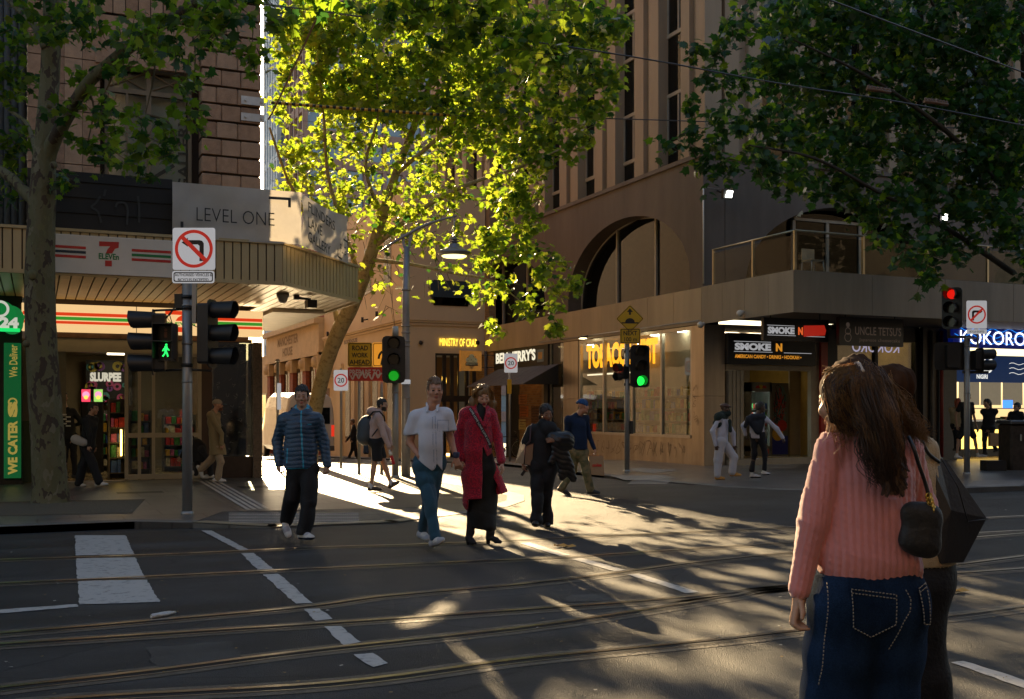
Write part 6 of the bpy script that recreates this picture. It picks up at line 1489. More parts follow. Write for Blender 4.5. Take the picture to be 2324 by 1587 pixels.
# --- sunlit tree in the lane
T2=Vector((6.9,29.7,0)); T2.z=gz(29.7)
t=thing('plane_tree','leaning plane tree in the lane with bright sunlit yellow green leaves','tree',tuple(T2)); mb=MB()
D2=30.0
tr=[T2-Vector((0,0,.1)),atD(712,950,30),atD(735,845,29.6),atD(765,760,29.0),atD(800,690,28.4),atD(835,600,27.8),atD(865,500,27.4),atD(900,390,27),atD(950,260,26.6),atD(1000,120,26.4),atD(1030,-20,26.2)]
limb(mb,tr,[.27,.20,.20,.21,.205,.17,.13,.10,.08,.05,.03],14,.03)
B=lambda *p: [atD(*q) for q in p]
for pts_,rad in ((B((770,750,28.9),(735,600,28.6),(690,480,28.2),(650,400,28),(612,290,27.8)),[.14,.11,.09,.07,.05]),
    (B((820,640,28),(780,520,27.6),(745,400,27.4),(735,270,27.2),(720,120,27)),[.12,.10,.08,.06,.04]),
    (B((870,500,27.4),(830,380,27),(860,250,27),(840,110,27)),[.10,.08,.05,.03]),
    (B((850,560,27.6),(950,480,26.6),(1060,420,25.6),(1180,380,24.8),(1290,330,24.2)),[.13,.11,.09,.06,.03]),
    (B((845,590,27.7),(930,600,26.8),(1030,620,26),(1120,640,25),(1200,700,24.4)),[.11,.08,.06,.04,.02]),
    (B((905,390,27),(1010,300,26),(1120,200,25),(1250,120,24.4)),[.11,.09,.06,.03]),
    (B((960,250,26.6),(1080,120,25.6),(1200,30,25)),[.09,.06,.03])):
    limb(mb,pts_,[q*.55 for q in rad],8,.04)
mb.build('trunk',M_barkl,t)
r2=random.Random(5); bl=[]
for (x,y,rp,D) in [(650,60,55,27.5),(660,150,55,27.6),(655,240,50,27.8),(650,330,48,28),(665,400,42,28),(640,440,22,28.2),(730,30,70,27),(740,120,70,27),(735,215,70,27.4),(735,310,70,27.8),(740,400,65,27.8),(770,470,50,27.6),(820,40,75,26.6),(830,140,75,26.6),(830,240,75,27),(825,340,75,27.2),(840,430,70,27),(850,520,60,27),(850,600,42,27),(845,660,34,27),(860,690,20,26.8),(890,640,42,26.6),(920,560,60,26.4),(930,460,70,26.2),(930,360,70,26.4),(930,250,75,26.2),(930,140,75,26),(930,40,75,26),
    (1030,60,75,25.6),(1030,160,75,25.6),(1030,260,75,25.6),(1030,360,72,25.6),(1020,450,66,25.8),(1010,540,60,25.8),(960,660,30,26.2),(1000,620,45,25.8),(1080,600,50,25.2),(1120,530,55,25),(1130,440,65,25),(1130,340,70,25),(1130,240,72,25),(1130,140,75,25),(1130,50,75,25),
    (1230,60,75,24.6),(1230,160,70,24.6),(1230,260,65,24.6),(1230,350,60,24.6),(1190,430,50,24.8),(1210,500,40,24.6),(1180,570,42,24.6),(1140,640,36,24.6),(1230,620,38,24.2),(1200,690,34,24),(1260,680,28,24),(1090,660,30,25),(1110,745,14,24),(1265,745,12,23.8),(1300,640,30,23.8),(1250,590,30,24),(1330,70,70,24.2),(1320,160,60,24.2),(1320,250,55,24.2),(1300,330,40,24.3),(1390,60,50,24),(1385,160,42,24),(1370,240,30,24),(760,450,36,28.5),(720,470,50,26.8),(760,530,50,26.8),(800,580,46,26.6),(795,640,36,26.6),(865,640,40,26.4),(900,690,24,26.2),(690,430,34,27),(700,350,60,29.4),(780,250,70,29.6),(880,200,70,29.4),(700,80,60,29),(900,500,60,29),(980,400,60,28.4)]:
    bl.append((x,y,rp,D)); bl.append((x+r2.uniform(-25,25),y+r2.uniform(-25,25),rp*.75,D+r2.uniform(.8,2.6)))
pts,tw=crown_pts([b for b in bl if b[0]<=920],62,9); p2,t2=crown_pts([b for b in bl if b[0]>920],66,10); pts+=p2; tw+=t2
def thin(pts,targets,keep=.0,rad=.30,seed=3):  # drops crown leaves along the sun's rays so light reaches the targets
    r=np.random.RandomState(seed); P=np.array(pts); ok=np.ones(len(P),bool)
    for c in targets:
        d=P-np.array(c); t_=d@np.array(sd); q=np.linalg.norm(d-t_[:,None]*np.array(sd)[None],axis=1); ok&=~((t_>0)&(q<rad)&(r.rand(len(P))>keep))
    return P[ok]
g0=[tuple(atD(x,y,3.9)) for x,y in ((1850,990),(1835,1040),(1820,1100),(1812,1160),(1805,1220),(1800,1290),(1900,850),(1880,900),(1930,830))]
g1=[(x,y,0) for x in np.arange(4.4,7.6,.45) for y in np.arange(11,24,1.0)]; g2=[(x,y,0) for x in np.arange(1.5,7,.6) for y in np.arange(3,11,1.0)]
pts=thin(pts,g0,0,.22); pts=thin(pts,g1,.22,.33); pts=thin(pts,g2,.5,.36,4)
leaves('foliage',pts,.20,t,(.25,.35,.32,.08),seed=6)
mb=MB(); twig_mesh(mb,tw[::2],.007); tag(mb.build('twigs',M_twig,t),kind='stuff')
print('lane tree leaves',len(pts))
# --- overhead boughs close to the camera belong to a tree standing outside the picture on the left kerb
T3=Vector((-3.5,13.5,0)); t=thing('overhanging_tree','dark overhanging boughs with large leaves along the top centre','tree',tuple(T3)); mb=MB()
limb(mb,[T3,T3+Vector((0,0,3)),T3+Vector((.3,0,6)),T3+Vector((1,0,9.5))],[.3,.26,.22,.16],12)
limb(mb,[T3+Vector((.3,0,6)),atD(300,-200,14),atD(700,-90,13.5),atD(1000,-40,13.5),atD(1250,-40,14)],[.16,.12,.09,.06,.03],8); mb.build('trunk',M_bark,t)
bl=[(780,0,45,13),(870,20,50,13),(960,0,60,13.2),(1050,40,60,13.4),(1130,10,65,13.6),(1210,60,50,13.8),(1290,0,60,14),(1370,40,50,14.4),(1000,110,30,13.4),(1120,110,40,13.8),(850,90,26,13.2),(700,-20,50,13),(1260,130,35,14.2),(1190,170,28,14.2),(980,-60,90,13.5),(1150,-80,100,14)]
pts,tw=crown_pts(bl,85,21); leaves('foliage',pts,.19,t,(.4,.3,.1,.2),seed=8)
mb=MB(); twig_mesh(mb,tw); tag(mb.build('twigs',M_twig,t),kind='stuff')
# --- right tree
T4=G(2235,1125); T4=Vector((21.5,17.6,0)); t=thing('plane_tree','dark shaded plane tree filling the upper right with a near black trunk','tree',tuple(T4)); mb=MB()
t4x=2400
limb(mb,[T4,T4+Vector((-.1,0,3)),T4+Vector((-.3,.2,6)),T4+Vector((-.6,.3,9)),T4+Vector((-.9,.3,12))],[.3,.24,.19,.12,.05],12,.03)
for pts_,rad in ((B((2300,620,25),(2150,520,23.5),(2000,440,22),(1850,360,21),(1700,330,20)),[.14,.11,.08,.06,.03]),(B((2300,450,25),(2150,300,23),(1980,180,22),(1800,90,21)),[.13,.1,.07,.03]),(B((2320,300,25),(2200,150,24),(2100,-20,23)),[.12,.09,.05])): limb(mb,pts_,[q*.5 for q in rad],8,.04)
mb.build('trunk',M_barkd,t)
bl=[(1560,310,40,20),(1600,350,55,20),(1650,280,60,20.4),(1580,240,22,20.2),(1600,120,42,20.4),(1650,170,60,20.6),(1660,70,50,20.8),(1700,10,50,21),(1640,390,42,20),(1720,370,60,20.4),(1740,270,75,21),(1750,160,80,21.4),(1780,50,80,21.4),(1800,400,55,21),(1830,320,75,21.6),(1850,210,80,22),(1870,90,80,22),(1900,0,80,22),(1860,440,38,21),(1920,400,65,22),(1950,300,80,22.4),(1970,180,80,22.6),(1990,60,85,22.6),(1960,480,50,22),(2010,540,45,21.6),(2060,600,36,21.4),(2095,560,40,21.6),(2040,450,65,22),(2070,350,80,22.8),(2080,230,85,23),(2100,100,85,23),(2150,0,90,23),(2130,450,70,22.6),(2150,560,50,22.4),(2200,350,85,23.2),(2210,230,85,23.4),(2230,100,90,23.4),(2260,0,90,23.4),(2230,470,70,23),(2290,380,80,23.6),(2300,520,60,23.2),(2320,250,90,23.6),(2330,600,50,23),(1510,330,20,19.8),(2100,640,20,21.6)]
bl+= [(x+20,y-10,r*.9,D+1.6) for x,y,r,D in bl if x>1740]
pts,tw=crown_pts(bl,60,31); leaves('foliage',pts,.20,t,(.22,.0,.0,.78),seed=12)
mb=MB(); twig_mesh(mb,tw[::2]); tag(mb.build('twigs',M_twig,t),kind='stuff')
print('right tree leaves',len(pts))
# ================= people: solid modelling on a grid, one continuous surface per body or garment =================
class Vol:
    def __init__(s,lo,hi,h):
        s.h=h; s.lo=np.array(lo,dtype=np.float32); n=np.ceil((np.array(hi)-np.array(lo))/h).astype(int)+1; s.n=n
        s.a=np.full(n,.5,dtype=np.float32); s.ax=[s.lo[i]+np.arange(n[i],dtype=np.float32)*h for i in range(3)]
    def sub(s,lo,hi):
        i0=[max(0,int((lo[i]-s.lo[i])/s.h)) for i in range(3)]; i1=[min(s.n[i],int((hi[i]-s.lo[i])/s.h)+2) for i in range(3)]
        if any(i1[i]<=i0[i] for i in range(3)): return None
        sl=tuple(slice(i0[i],i1[i]) for i in range(3)); X,Y,Z=np.meshgrid(*[s.ax[i][sl[i]] for i in range(3)],indexing='ij'); return sl,X,Y,Z
    def put(s,sl,d,k,op):
        A=s.a[sl]
        if op=='add': h=np.clip(.5+.5*(A-d)/k,0,1); s.a[sl]=A*(1-h)+d*h-k*h*(1-h)
        elif op=='sub': d=-d; h=np.clip(.5-.5*(A-d)/k,0,1); s.a[sl]=A*(1-h)+d*h+k*h*(1-h)
        return s
    def cone(s,a,b,ra,rb=None,k=.02,sq=None,yaw=0.0,op='add'):
        rb=ra if rb is None else rb; a=np.array(a,float); b=np.array(b,float); sq=np.array(sq if sq is not None else (1,1,1),float)
        m=max(ra,rb)*sq.max()+k+2*s.h; r=s.sub(np.minimum(a,b)-m,np.maximum(a,b)+m)
        if r is None: return s
        sl,X,Y,Z=r; c,sn=math.cos(yaw),math.sin(yaw)
        def T(x,y,z): return ((c*x+sn*y)/sq[0],(-sn*x+c*y)/sq[1],z/sq[2])
        X,Y,Z=T(X,Y,Z); a=np.array(T(*a)); b=np.array(T(*b)); d=b-a; L=float(d@d)+1e-9
        t=np.clip(((X-a[0])*d[0]+(Y-a[1])*d[1]+(Z-a[2])*d[2])/L,0,1)
        q=np.sqrt((X-a[0]-t*d[0])**2+(Y-a[1]-t*d[1])**2+(Z-a[2]-t*d[2])**2)-(ra+(rb-ra)*t)
        return s.put(sl,(q*sq.min()).astype(np.float32),k,op)
    def ell(s,c,r,k=.02,yaw=0.0,pitch=0.0,op='add',R=None):
        c=np.array(c,float); m=max(r)+k+2*s.h; q=s.sub(c-m,c+m)
        if q is None: return s
        sl,X,Y,Z=q; M=np.array(Matrix.Rotation(yaw,3,'Z')@Matrix.Rotation(pitch,3,'X')) if R is None else R
        X=X-c[0];Y=Y-c[1];Z=Z-c[2]; x=M[0,0]*X+M[1,0]*Y+M[2,0]*Z; y=M[0,1]*X+M[1,1]*Y+M[2,1]*Z; z=M[0,2]*X+M[1,2]*Y+M[2,2]*Z
        k0=np.sqrt((x/r[0])**2+(y/r[1])**2+(z/r[2])**2)+1e-6; k1=np.sqrt((x/r[0]**2)**2+(y/r[1]**2)**2+(z/r[2]**2)**2)+1e-6
        return s.put(sl,(k0*(k0-1)/k1).astype(np.float32),k,op)
    def cut(s,p,n):                       # remove the side the normal points to
        n=np.array(n,float); n/=np.linalg.norm(n); X,Y,Z=np.meshgrid(*s.ax,indexing='ij'); d=((X-p[0])*n[0]+(Y-p[1])*n[1]+(Z-p[2])*n[2]).astype(np.float32)
        s.a=np.maximum(s.a,d); return s
    def cutf(s,f):
        X,Y,Z=np.meshgrid(*s.ax,indexing='ij'); s.a=np.maximum(s.a,f(X,Y,Z).astype(np.float32)); return s
    def wrinkle(s,amp,freq=14,seed=1,zs=1.0,band=.05,f=None):
        r=np.random.RandomState(seed); ii=np.nonzero(np.abs(s.a)<band); x=s.ax[0][ii[0]];y=s.ax[1][ii[1]];z=s.ax[2][ii[2]]
        d=np.zeros(len(x),dtype=np.float32)
        if f is not None: d+=f(x,y,z)
        if amp:
            for i in range(5):
                v=r.normal(size=3); v/=np.linalg.norm(v); fr=freq*r.uniform(.6,1.8); w=.6*np.sin((x*v[1]-y*v[0]+z*v[2]*.7)*fr*.6+i)
                d+=amp*.45*(1-2*np.abs(np.sin((x*v[0]+y*v[1]+z*v[2]*zs)*fr*.5+w+i*2.1)))
        s.a[ii]+=d; return s
    def mesh(s,off=0.0):
        v=s.a+off; v[0]=v[-1]=1; v[:,0]=v[:,-1]=1; v[:,:,0]=v[:,:,-1]=1
        ins=v<0; n=v.shape
        c=[ins[i:n[0]-1+i,j:n[1]-1+j,k:n[2]-1+k] for i in(0,1) for j in(0,1) for k in(0,1)]
        tot=sum(x.astype(np.int8) for x in c); act=(tot>0)&(tot<8); idx=np.full(act.shape,-1,dtype=np.int64); I=np.argwhere(act); idx[act]=np.arange(len(I))
        P=np.zeros((len(I),3));W=np.zeros(len(I))
        off_=[(i,j,k) for i in(0,1) for j in(0,1) for k in(0,1)]
        val={o:v[I[:,0]+o[0],I[:,1]+o[1],I[:,2]+o[2]] for o in off_}
        for o in off_:
            for ax in range(3):
                if o[ax]: continue
                q=list(o); q[ax]=1; q=tuple(q); a,b=val[o],val[q]; m=(a<0)!=(b<0); t=np.where(m,a/np.where(m,a-b,1),0)
                p=np.array(o,float)[None,:].repeat(len(I),0); p[:,ax]+=t; P[m]+=p[m]; W+=m
        P/=W[:,None]; V=(I+P)*s.h+s.lo
        F=[]
        for ax in range(3):
            b1,b2=(ax+1)%3,(ax+2)%3; sl0=[slice(1,-1)]*3; sl1=[slice(1,-1)]*3
            sl0=[slice(1,n[i]-1) for i in range(3)]; sl0[ax]=slice(0,n[ax]-1); sl1=list(sl0); sl1[ax]=slice(1,n[ax])
            A=ins[tuple(sl0)];B_=ins[tuple(sl1)]; ch=np.argwhere(A!=B_)
            base=ch+np.array([sl0[i].start for i in range(3)]); fl=A[tuple(ch.T)]
            def g(d1,d2):
                q=base.copy(); q[:,b1]-=d1; q[:,b2]-=d2; return idx[q[:,0],q[:,1],q[:,2]]
            Q=np.stack([g(0,0),g(1,0),g(1,1),g(0,1)],1); Q[~fl]=Q[~fl][:,::-1]; F.append(Q)
        F=np.concatenate(F); F=F[(F>=0).all(1)]
        return V,F
def link_mesh(name,V,F,mats,parent,cls=None,smooth=True):
    me=bpy.data.meshes.new(name); n=len(F); me.vertices.add(len(V)); me.vertices.foreach_set('co',V.astype(np.float32).ravel())
    me.loops.add(n*4); me.loops.foreach_set('vertex_index',F.astype(np.int32).ravel()); me.polygons.add(n); me.polygons.foreach_set('loop_start',np.arange(0,n*4,4,dtype=np.int32))
    if cls is not None:
        C=V[F].mean(1); me.polygons.foreach_set('material_index',cls(C[:,0],C[:,1],C[:,2]).astype(np.int32))
    me.polygons.foreach_set('use_smooth',np.ones(n,dtype=bool))
    for m in (mats if isinstance(mats,(list,tuple)) else [mats]): me.materials.append(m)
    me.update(calc_edges=True)
    o=bpy.data.objects.new(name,me); COL.objects.link(o); o.parent=parent; return o
class Fig:
    """a figure at ground picture point (x,y); joints are read in a zoomed crop (ox,oy,scale) of the 4096 px photograph"""
    def __init__(s,label,fx,fy,ox,oy,sc,zg=0.0,h=.009,D=None,group=None):
        s.c=lambda zx,zy:((ox+zx/sc)/1.7625,(oy+zy/sc)/1.7625)
        x,y=s.c(fx,fy); s.x0=x; s.D=D or (H-zg)*FO/(y-HY); s.zg=zg; p=atD(x,y,s.D); s.h=h
        s.t=thing('person',label,'person',(p.x,p.y,zg),-YAW,group); s.r=random.Random(len(label))
    def J(s,zx,zy,d=0.0):
        x,y=s.c(zx,zy); k=(s.D+d)/FO
        return np.array([(x-CX)*k-(s.x0-CX)*s.D/FO, d, H+(HY-y)*k-s.zg])
    def vol(s,lo,hi,h=None): return Vol(lo,hi,h or s.h)
    def add(s,name,V,mats,cls=None,parent=None,off=0.0):
        v,f=V.mesh(off); return link_mesh(name,v,f,mats,parent or s.t,cls)
def fw(th): return np.array([math.sin(th),-math.cos(th),0.0])
def rt(th): return np.array([math.cos(th),math.sin(th),0.0])
UPV=np.array([0,0,1.0])
def headframe(c,th,ph=0.0,roll=0.0):
    f=fw(th)*math.cos(ph)-UPV*math.sin(ph); x=rt(th)*math.cos(roll)+UPV*math.sin(roll); u=np.cross(x,f); u=-u if u[2]<0 else u
    return lambda a,b,z: np.array(c)+x*a+f*b+u*z, np.stack([x,f,u],1)
def head(V,c,th,ph=0.0,s=1.0,female=False,roll=0.0,beard=False):
    P,M=headframe(c,th,ph,roll); S=s
    def e(p,r,k=.02,op='add'): V.ell(P(*[q*S for q in p]),[q*S for q in r],k*S,op=op,R=M)
    def cn(a,b,ra,rb,k=.012,op='add'): V.cone(P(*[q*S for q in a]),P(*[q*S for q in b]),ra*S,rb*S,k*S,op=op)
    jw=.85 if female else 1.0
    e((0,-.018,.035),(.073,.092,.082)); e((0,.022,-.02),(.061,.066,.080),.02)
    cn((-.030*jw,.0,-.068),(-.012,.058,-.098),.032,.018,.02); cn((.030*jw,.0,-.068),(.012,.058,-.098),.032,.018,.02)
    e((0,.060,-.098),(.020,.018,.016),.02)
    cn((-.03,.072,.022),(.03,.072,.022),.012,.012,.014)
    for q in (-1,1):
        e((q*.031,.094,.002),(.019,.014,.011),.008,'sub'); e((q*.031,.073,.0),(.0135,.0135,.0125),.003)
        cn((q*.018,.080,.008),(q*.044,.074,.008),.005,.004,.004)
        e((q*.046,.052,-.030),(.022,.02,.020),.02); e((q*.074,-.008,-.010),(.010,.018,.030),.008)
    cn((0,.082,.012),(0,.102,-.028),.007,.011,.010); cn((-.012,.088,-.034),(.012,.088,-.034),.008,.008,.006)
    cn((-.016,.082,-.062),(.016,.082,-.062),.006,.006,.005); cn((-.014,.080,-.073),(.014,.080,-.073),.0075,.0075,.005)
    return P,M
def headcls(P,M,c,s=1.0,hair=1,lip=2,beard=None,brow=True,lipm=True,closed=False):
    c=np.array(c)
    def f(x,y,z):
        q=np.stack([x-c[0],y-c[1],z-c[2]],-1)@M/s; a,b,u=q[:,0],q[:,1],q[:,2]; m=np.zeros(len(x),int)
        fr=b>.05; ax=np.abs(a)
        m[fr&(ax<.021)&(u<-.056)&(u>-.080)]=2
        if not closed: m[fr&(ax>.019)&(ax<.044)&(np.abs(u+.001)<.0048)]=3
        else: m[fr&(ax>.018)&(ax<.044)&(np.abs(u+.006)<.0028)]=3
        m[fr&(ax>.013)&(ax<.050)&(u>.021)&(u<.027)]=1
        if beard: m[(b>.0)&(u<-.035)&(m==0)&(u>-.125)&~((ax<.03)&(u>-.05))]=1
        return m
    return f
def neck(V,P,sh,r=.052,s=1.0): V.cone(P(0,-.02*s,-.06*s),sh,r*s,r*1.12*s,.02)
def hand(V,w,d,nrm,side=1,curl=.4,s=1.0,k=.006,thumb=True):
    """wrist w, pointing d, back of the hand facing nrm, side +1/-1 chooses the thumb side"""
    d=np.array(d,float);d/=np.linalg.norm(d); n=np.array(nrm,float); n-=d*(n@d); n/=np.linalg.norm(n); a=np.cross(d,n)*side
    w=np.array(w,float); pm=w+d*.085*s
    for q in (-.026,-.009,.009,.026): V.cone(w+d*.01*s+a*q*.6*s,pm+a*q*s,.015*s,.013*s,.012)
    for q,L in ((-.030,.062),(-.010,.074),(.010,.080),(.029,.072)):
        p=pm+a*q*s-n*.002; e=d.copy(); ang=0
        for j,(f,r) in enumerate(((.45,.0092),(.32,.0082),(.23,.0072))):
            ang=curl*(j+1)*(1.05 if q<0 else .9); e=d*math.cos(ang)-n*math.sin(ang); p2=p+e*L*f*s; V.cone(p,p2,r*s,r*.93*s,k*.6); p=p2
    if thumb:
        p=w+d*.030*s+a*.026*s; e1=(d*.65+a*.75-n*.25); e1/=np.linalg.norm(e1); p2=p+e1*.040*s; V.cone(p,p2,.0125*s,.010*s,k); e2=d*.9+a*.2-n*.35; e2/=np.linalg.norm(e2); V.cone(p2,p2+e2*.034*s,.010*s,.008*s,k)
def shoe(F,toe,heel,ank,mats,name='shoe',wid=.043,hgt=.07,parent=None,high=0.0,sole=.028,up=None,heelh=0.0):
    toe=np.array(toe,float);heel=np.array(heel,float);ank=np.array(ank,float); d=toe-heel; L=np.linalg.norm(d); d/=L
    u=UPV-d*(UPV@d); u/=max(1e-6,np.linalg.norm(u)) 
    if np.linalg.norm(UPV-d*(UPV@d))<.3: u=np.array([0,-1.0,0]) if up is None else np.array(up,float)
    if up is not None: u=np.array(up,float); u-=d*(u@d); u/=np.linalg.norm(u)
    lo=np.minimum(np.minimum(toe,heel),ank)-.13; hi=np.maximum(np.maximum(toe,heel),ank)+.13+np.array([0,0,high])
    V=Vol(lo,hi,F.h*.75); x=np.cross(d,u); M=np.stack([x,d,u],1)
    V.cone(heel+d*.035+u*.040,toe-d*.11+u*.046,wid*.78,wid*.92,.02); V.cone(toe-d*.12+u*.040,toe-d*.042+u*.030,wid*.98,wid*.72,.02)
    V.cone(heel+d*.045+u*.05,ank+(u*.02),wid*.86,wid*.92,.025)
    V.ell(toe-d*.075+u*.028,(wid*1.02,.075,.030),.015,R=M)
    if high: V.cone(ank,ank+UPV*high,wid*.95,wid*1.15,.02)
    V.cut(heel+u*.0,-u)
    h0=heel.copy()
    def cl(X,Y,Z):
        q=(X-h0[0])*u[0]+(Y-h0[1])*u[1]+(Z-h0[2])*u[2]; l=(X-h0[0])*d[0]+(Y-h0[1])*d[1]+(Z-h0[2])*d[2]; m=np.zeros(len(X),int); m[q<sole]=1
        if len(mats)>2: m[(q>sole)&(l>L*.42)&(l<L*.72)&(q>.055)]=2
        return m
    return F.add(name,V,mats,cl,parent)
# --- cloth and skin materials
def cloth(name,c,rough=.85,bump=.25,bs=220,var=.10,sheen=None,**k): return mat(name,c,rough,var=var,vscale=6,bump=bump,bscale=bs,sheen=(.02 if max(c)<.06 else .2) if sheen is None else sheen,spec=.3,**k)
def skin(name,c):
    if name in MATS: return MATS[name]
    m=mat(name,c,.48,var=.08,vscale=14,bump=.06,bscale=150); b=m.node_tree.nodes['Principled BSDF']; b.inputs['Subsurface Weight'].default_value=.12; b.inputs['Subsurface Radius'].default_value=(.02,.008,.004); b.inputs['Subsurface Scale'].default_value=.5; return m
M_eye=mat('eye_dark',(.03,.02,.016),.2)
M_hair_blk=mat('hair_black',(.012,.010,.009),.45,var=.4,vscale=30,streak=.1,bump=.5,bscale=120); M_hair_brn=mat('hair_brown',(.10,.055,.025),.45,var=.4,vscale=30,streak=.1,bump=.5,bscale=120)
def strand_mat(name,c,t=.25,rough=.35):
    m=mat(name,c,rough,var=.35,vscale=25,streak=.1,transl=t,spec=.6); return m
def hairfn(amp,freq,seed=2):
    r=np.random.RandomState(seed); a=r.uniform(0,6.28,4)
    return lambda x,y,z: (amp*(np.sin(x*freq+a[0]+3*np.sin(z*9))*np.sin(y*freq*1.1+a[1])+.5*np.sin((x+y)*freq*1.9+a[2]+z*20))).astype(np.float32)
def short_hair(F,P,M,c,m,s=1.0,top=.012,low=-.01,amp=.005,name='hair',hairline=.055):
    c=np.array(c); V=Vol(c-.16,c+.18,.006); 
    V.ell(P(0,-.020*s,.040*s),[.082*s,.098*s,(.086+top)*s],.01,R=M); V.ell(P(0,-.04*s,0),[.080*s,.074*s,.085*s],.02,R=M)
    def cutter(X,Y,Z):
        q=np.stack([X-c[0],Y-c[1],Z-c[2]],-1)@M/s; b,u,a=q[...,1],q[...,2],np.abs(q[...,0])
        face=np.minimum(b-.028,hairline-u+.0)*1.0          # in front and below the hairline
        low_=(low-u)-.0+np.where(b<-.02,-.055,0)
        return np.maximum(face,np.minimum(low_,b+.2))
    V.cutf(cutter); V.wrinkle(0,f=hairfn(amp,95)); return F.add(name,V,m)
def strands(F,paths,m,r=.0022,name='hair_strands',parent=None,tip=.35):
    mb=MB()
    for p in paths:
        n=len(p); mb.tube([Vector(q) for q in p],[r*(1-(1-tip)*i/(n-1)) for i in range(n)],3,False)
    v=np.array(mb.v); o=bpy.data.meshes.new(name); o.from_pydata(v.tolist(),[],mb.f); o.materials.append(m); o.polygons.foreach_set('use_smooth',[True]*len(mb.f)); ob=bpy.data.objects.new(name,o); COL.objects.link(ob); ob.parent=parent or F.t; return ob
def local_mb(F,fn_or_mb,name,mats,parent=None):
    mb=fn_or_mb; me=bpy.data.meshes.new(name); me.from_pydata([tuple(v) for v in mb.v],[],mb.f)
    for m in (mats if isinstance(mats,(list,tuple)) else [mats]): me.materials.append(m)
    me.polygons.foreach_set('material_index',mb.m); me.polygons.foreach_set('use_smooth',mb.sm); me.update(); o=bpy.data.objects.new(name,me); COL.objects.link(o); o.parent=parent or F.t; return o
def bbox(*pts,m=.2):
    A=np.array(pts); return A.min(0)-m,A.max(0)+m
LS=.80
def limb_(V,pts,rad,k=.02,sq=None,yaw=0): 
    rad=[r*LS for r in rad]
    for i in range(len(pts)-1): V.cone(pts[i],pts[i+1],rad[i],rad[i+1],k,sq,yaw)
def mid_(a,b): return (a+b)/2
def torso_(V,ch,wa,pe,shL,shR,yaw,t=0.0,chest=(.165,.62),waist=(.135,.66),hip=(.155,.68),sh=.055,fl=None):
    t-=.014
    sqc=(1,chest[1],1)
    V.cone(ch-UPV*.035,wa,chest[0]+t,waist[0]+t,.05,(1,chest[1],.68),yaw); V.cone(wa,pe,waist[0]+t,hip[0]+t,.05,(1,hip[1],1),yaw)
    nb=mid_(shL,shR)+UPV*.045; V.cone(nb,shL-UPV*.03,.050+t*.6,sh+t*.8,.04); V.cone(nb,shR-UPV*.03,.050+t*.6,sh+t*.8,.04); shL=shL-UPV*.035; shR=shR-UPV*.035; V.cone(shL,ch,sh+t,chest[0]*.62+t,.05,(1,.8,1),yaw); V.cone(shR,ch,sh+t,chest[0]*.62+t,.05,(1,.8,1),yaw)
SK_A=skin('skin_light_tan',(.42,.24,.15)); SK_B=skin('skin_fair_red',(.48,.24,.15)); SK_C=skin('skin_fair',(.55,.32,.22)); SK_D=skin('skin_brown',(.23,.11,.06)); SK_E=skin('skin_dark',(.07,.035,.02))
LIP=mat('lip_pink',(.35,.12,.09),.4); LIPR=mat('lipstick',(.22,.02,.03),.35); LIPB=mat('lip_brown',(.16,.06,.045),.4)
M_sock=cloth('white_sock',(.6,.6,.62)); M_rub=mat('white_rubber',(.6,.58,.53),.5); M_shw=mat('white_leather',(.58,.56,.52),.45,var=.08); M_shn=mat('navy_leather',(.02,.025,.05),.4)
def mid(a,b,t=.5): return a*(1-t)+b*t
V3=lambda x,y,z: np.array([x,y,z],float)
# =============== young man in a puffer jacket ===============
F=Fig('young man in a navy quilted puffer jacket and black pants walking towards the camera','345',0,0,0,1) if False else Fig('young man in a navy quilted puffer jacket and black pants walking towards the camera',330,1412,1050,1450,1.984,-.02,.008)
J=F.J; hc=J(313,272); shL,shR=J(143,432,.02),J(452,430,.0); elL,elR=J(118,625,.06),J(487,620,.04); wrL,wrR=J(130,805,-.02),J(515,812,-.0)
neckp=J(305,400,.01); ch=J(300,500); wa=J(300,660); pe=J(315,820); hpL,hpR=J(262,860),J(375,860); knL,knR=J(235,1080,.02),J(372,1110,-.08); anL,anR=J(200,1262,.24),J(330,1345,-.1)
V=F.vol(V3(-.55,-.45,-.05),V3(.55,.45,1.9)); P,M=head(V,hc,R_(6),.03,1.0); neck(V,P,neckp,.054)
torso_(V,ch,wa,pe,J(180,445),J(420,445),0,-.01,chest=(.15,.6)); limb_(V,[shL+V3(.03,0,-.04),elL,wrL],[.05,.042,.028]); limb_(V,[shR-V3(.03,0,.04),elR,wrR],[.05,.042,.028])
limb_(V,[hpL,knL,anL],[.08,.055,.04]); limb_(V,[hpR,knR,anR],[.08,.055,.04])
hand(V,wrL,V3(.03,-.15,-1),V3(-1,-.2,0),-1,.95,1.0); hand(V,wrR,V3(.03,-.1,-1),V3(1,-.2,0),1,.95,1.0)
F.add('body',V,[SK_A,M_hair_blk,LIP,M_eye],headcls(P,M,hc))
short_hair(F,P,M,hc,M_hair_blk,1.0,.02,-.004,.007,hairline=.062)
V=F.vol(V3(-.5,-.35,.55),V3(.5,.35,1.72)); y0=J(0,840)[2]
torso_(V,ch,mid(wa,pe,.2),J(300,800),J(190,440),J(420,436),0,.035,chest=(.165,.68),waist=(.155,.70),hip=(.168,.72),sh=.062)
limb_(V,[shL+V3(.03,0,-.04),elL,wrL+V3(0,0,.0)],[.082,.074,.058],.03); limb_(V,[shR-V3(.03,0,.04),elR,wrR],[.082,.074,.058],.03)
for q in (-1,1): V.cone(neckp+V3(q*.06,-.03,.0),neckp+V3(q*.02,.07,.05),.055,.05,.03)
V.cone(neckp+V3(-.05,-.06,-.02),neckp+V3(.05,-.06,-.02),.035,.035,.03); V.ell(neckp+V3(0,.08,.02),(.12,.07,.09),.03)
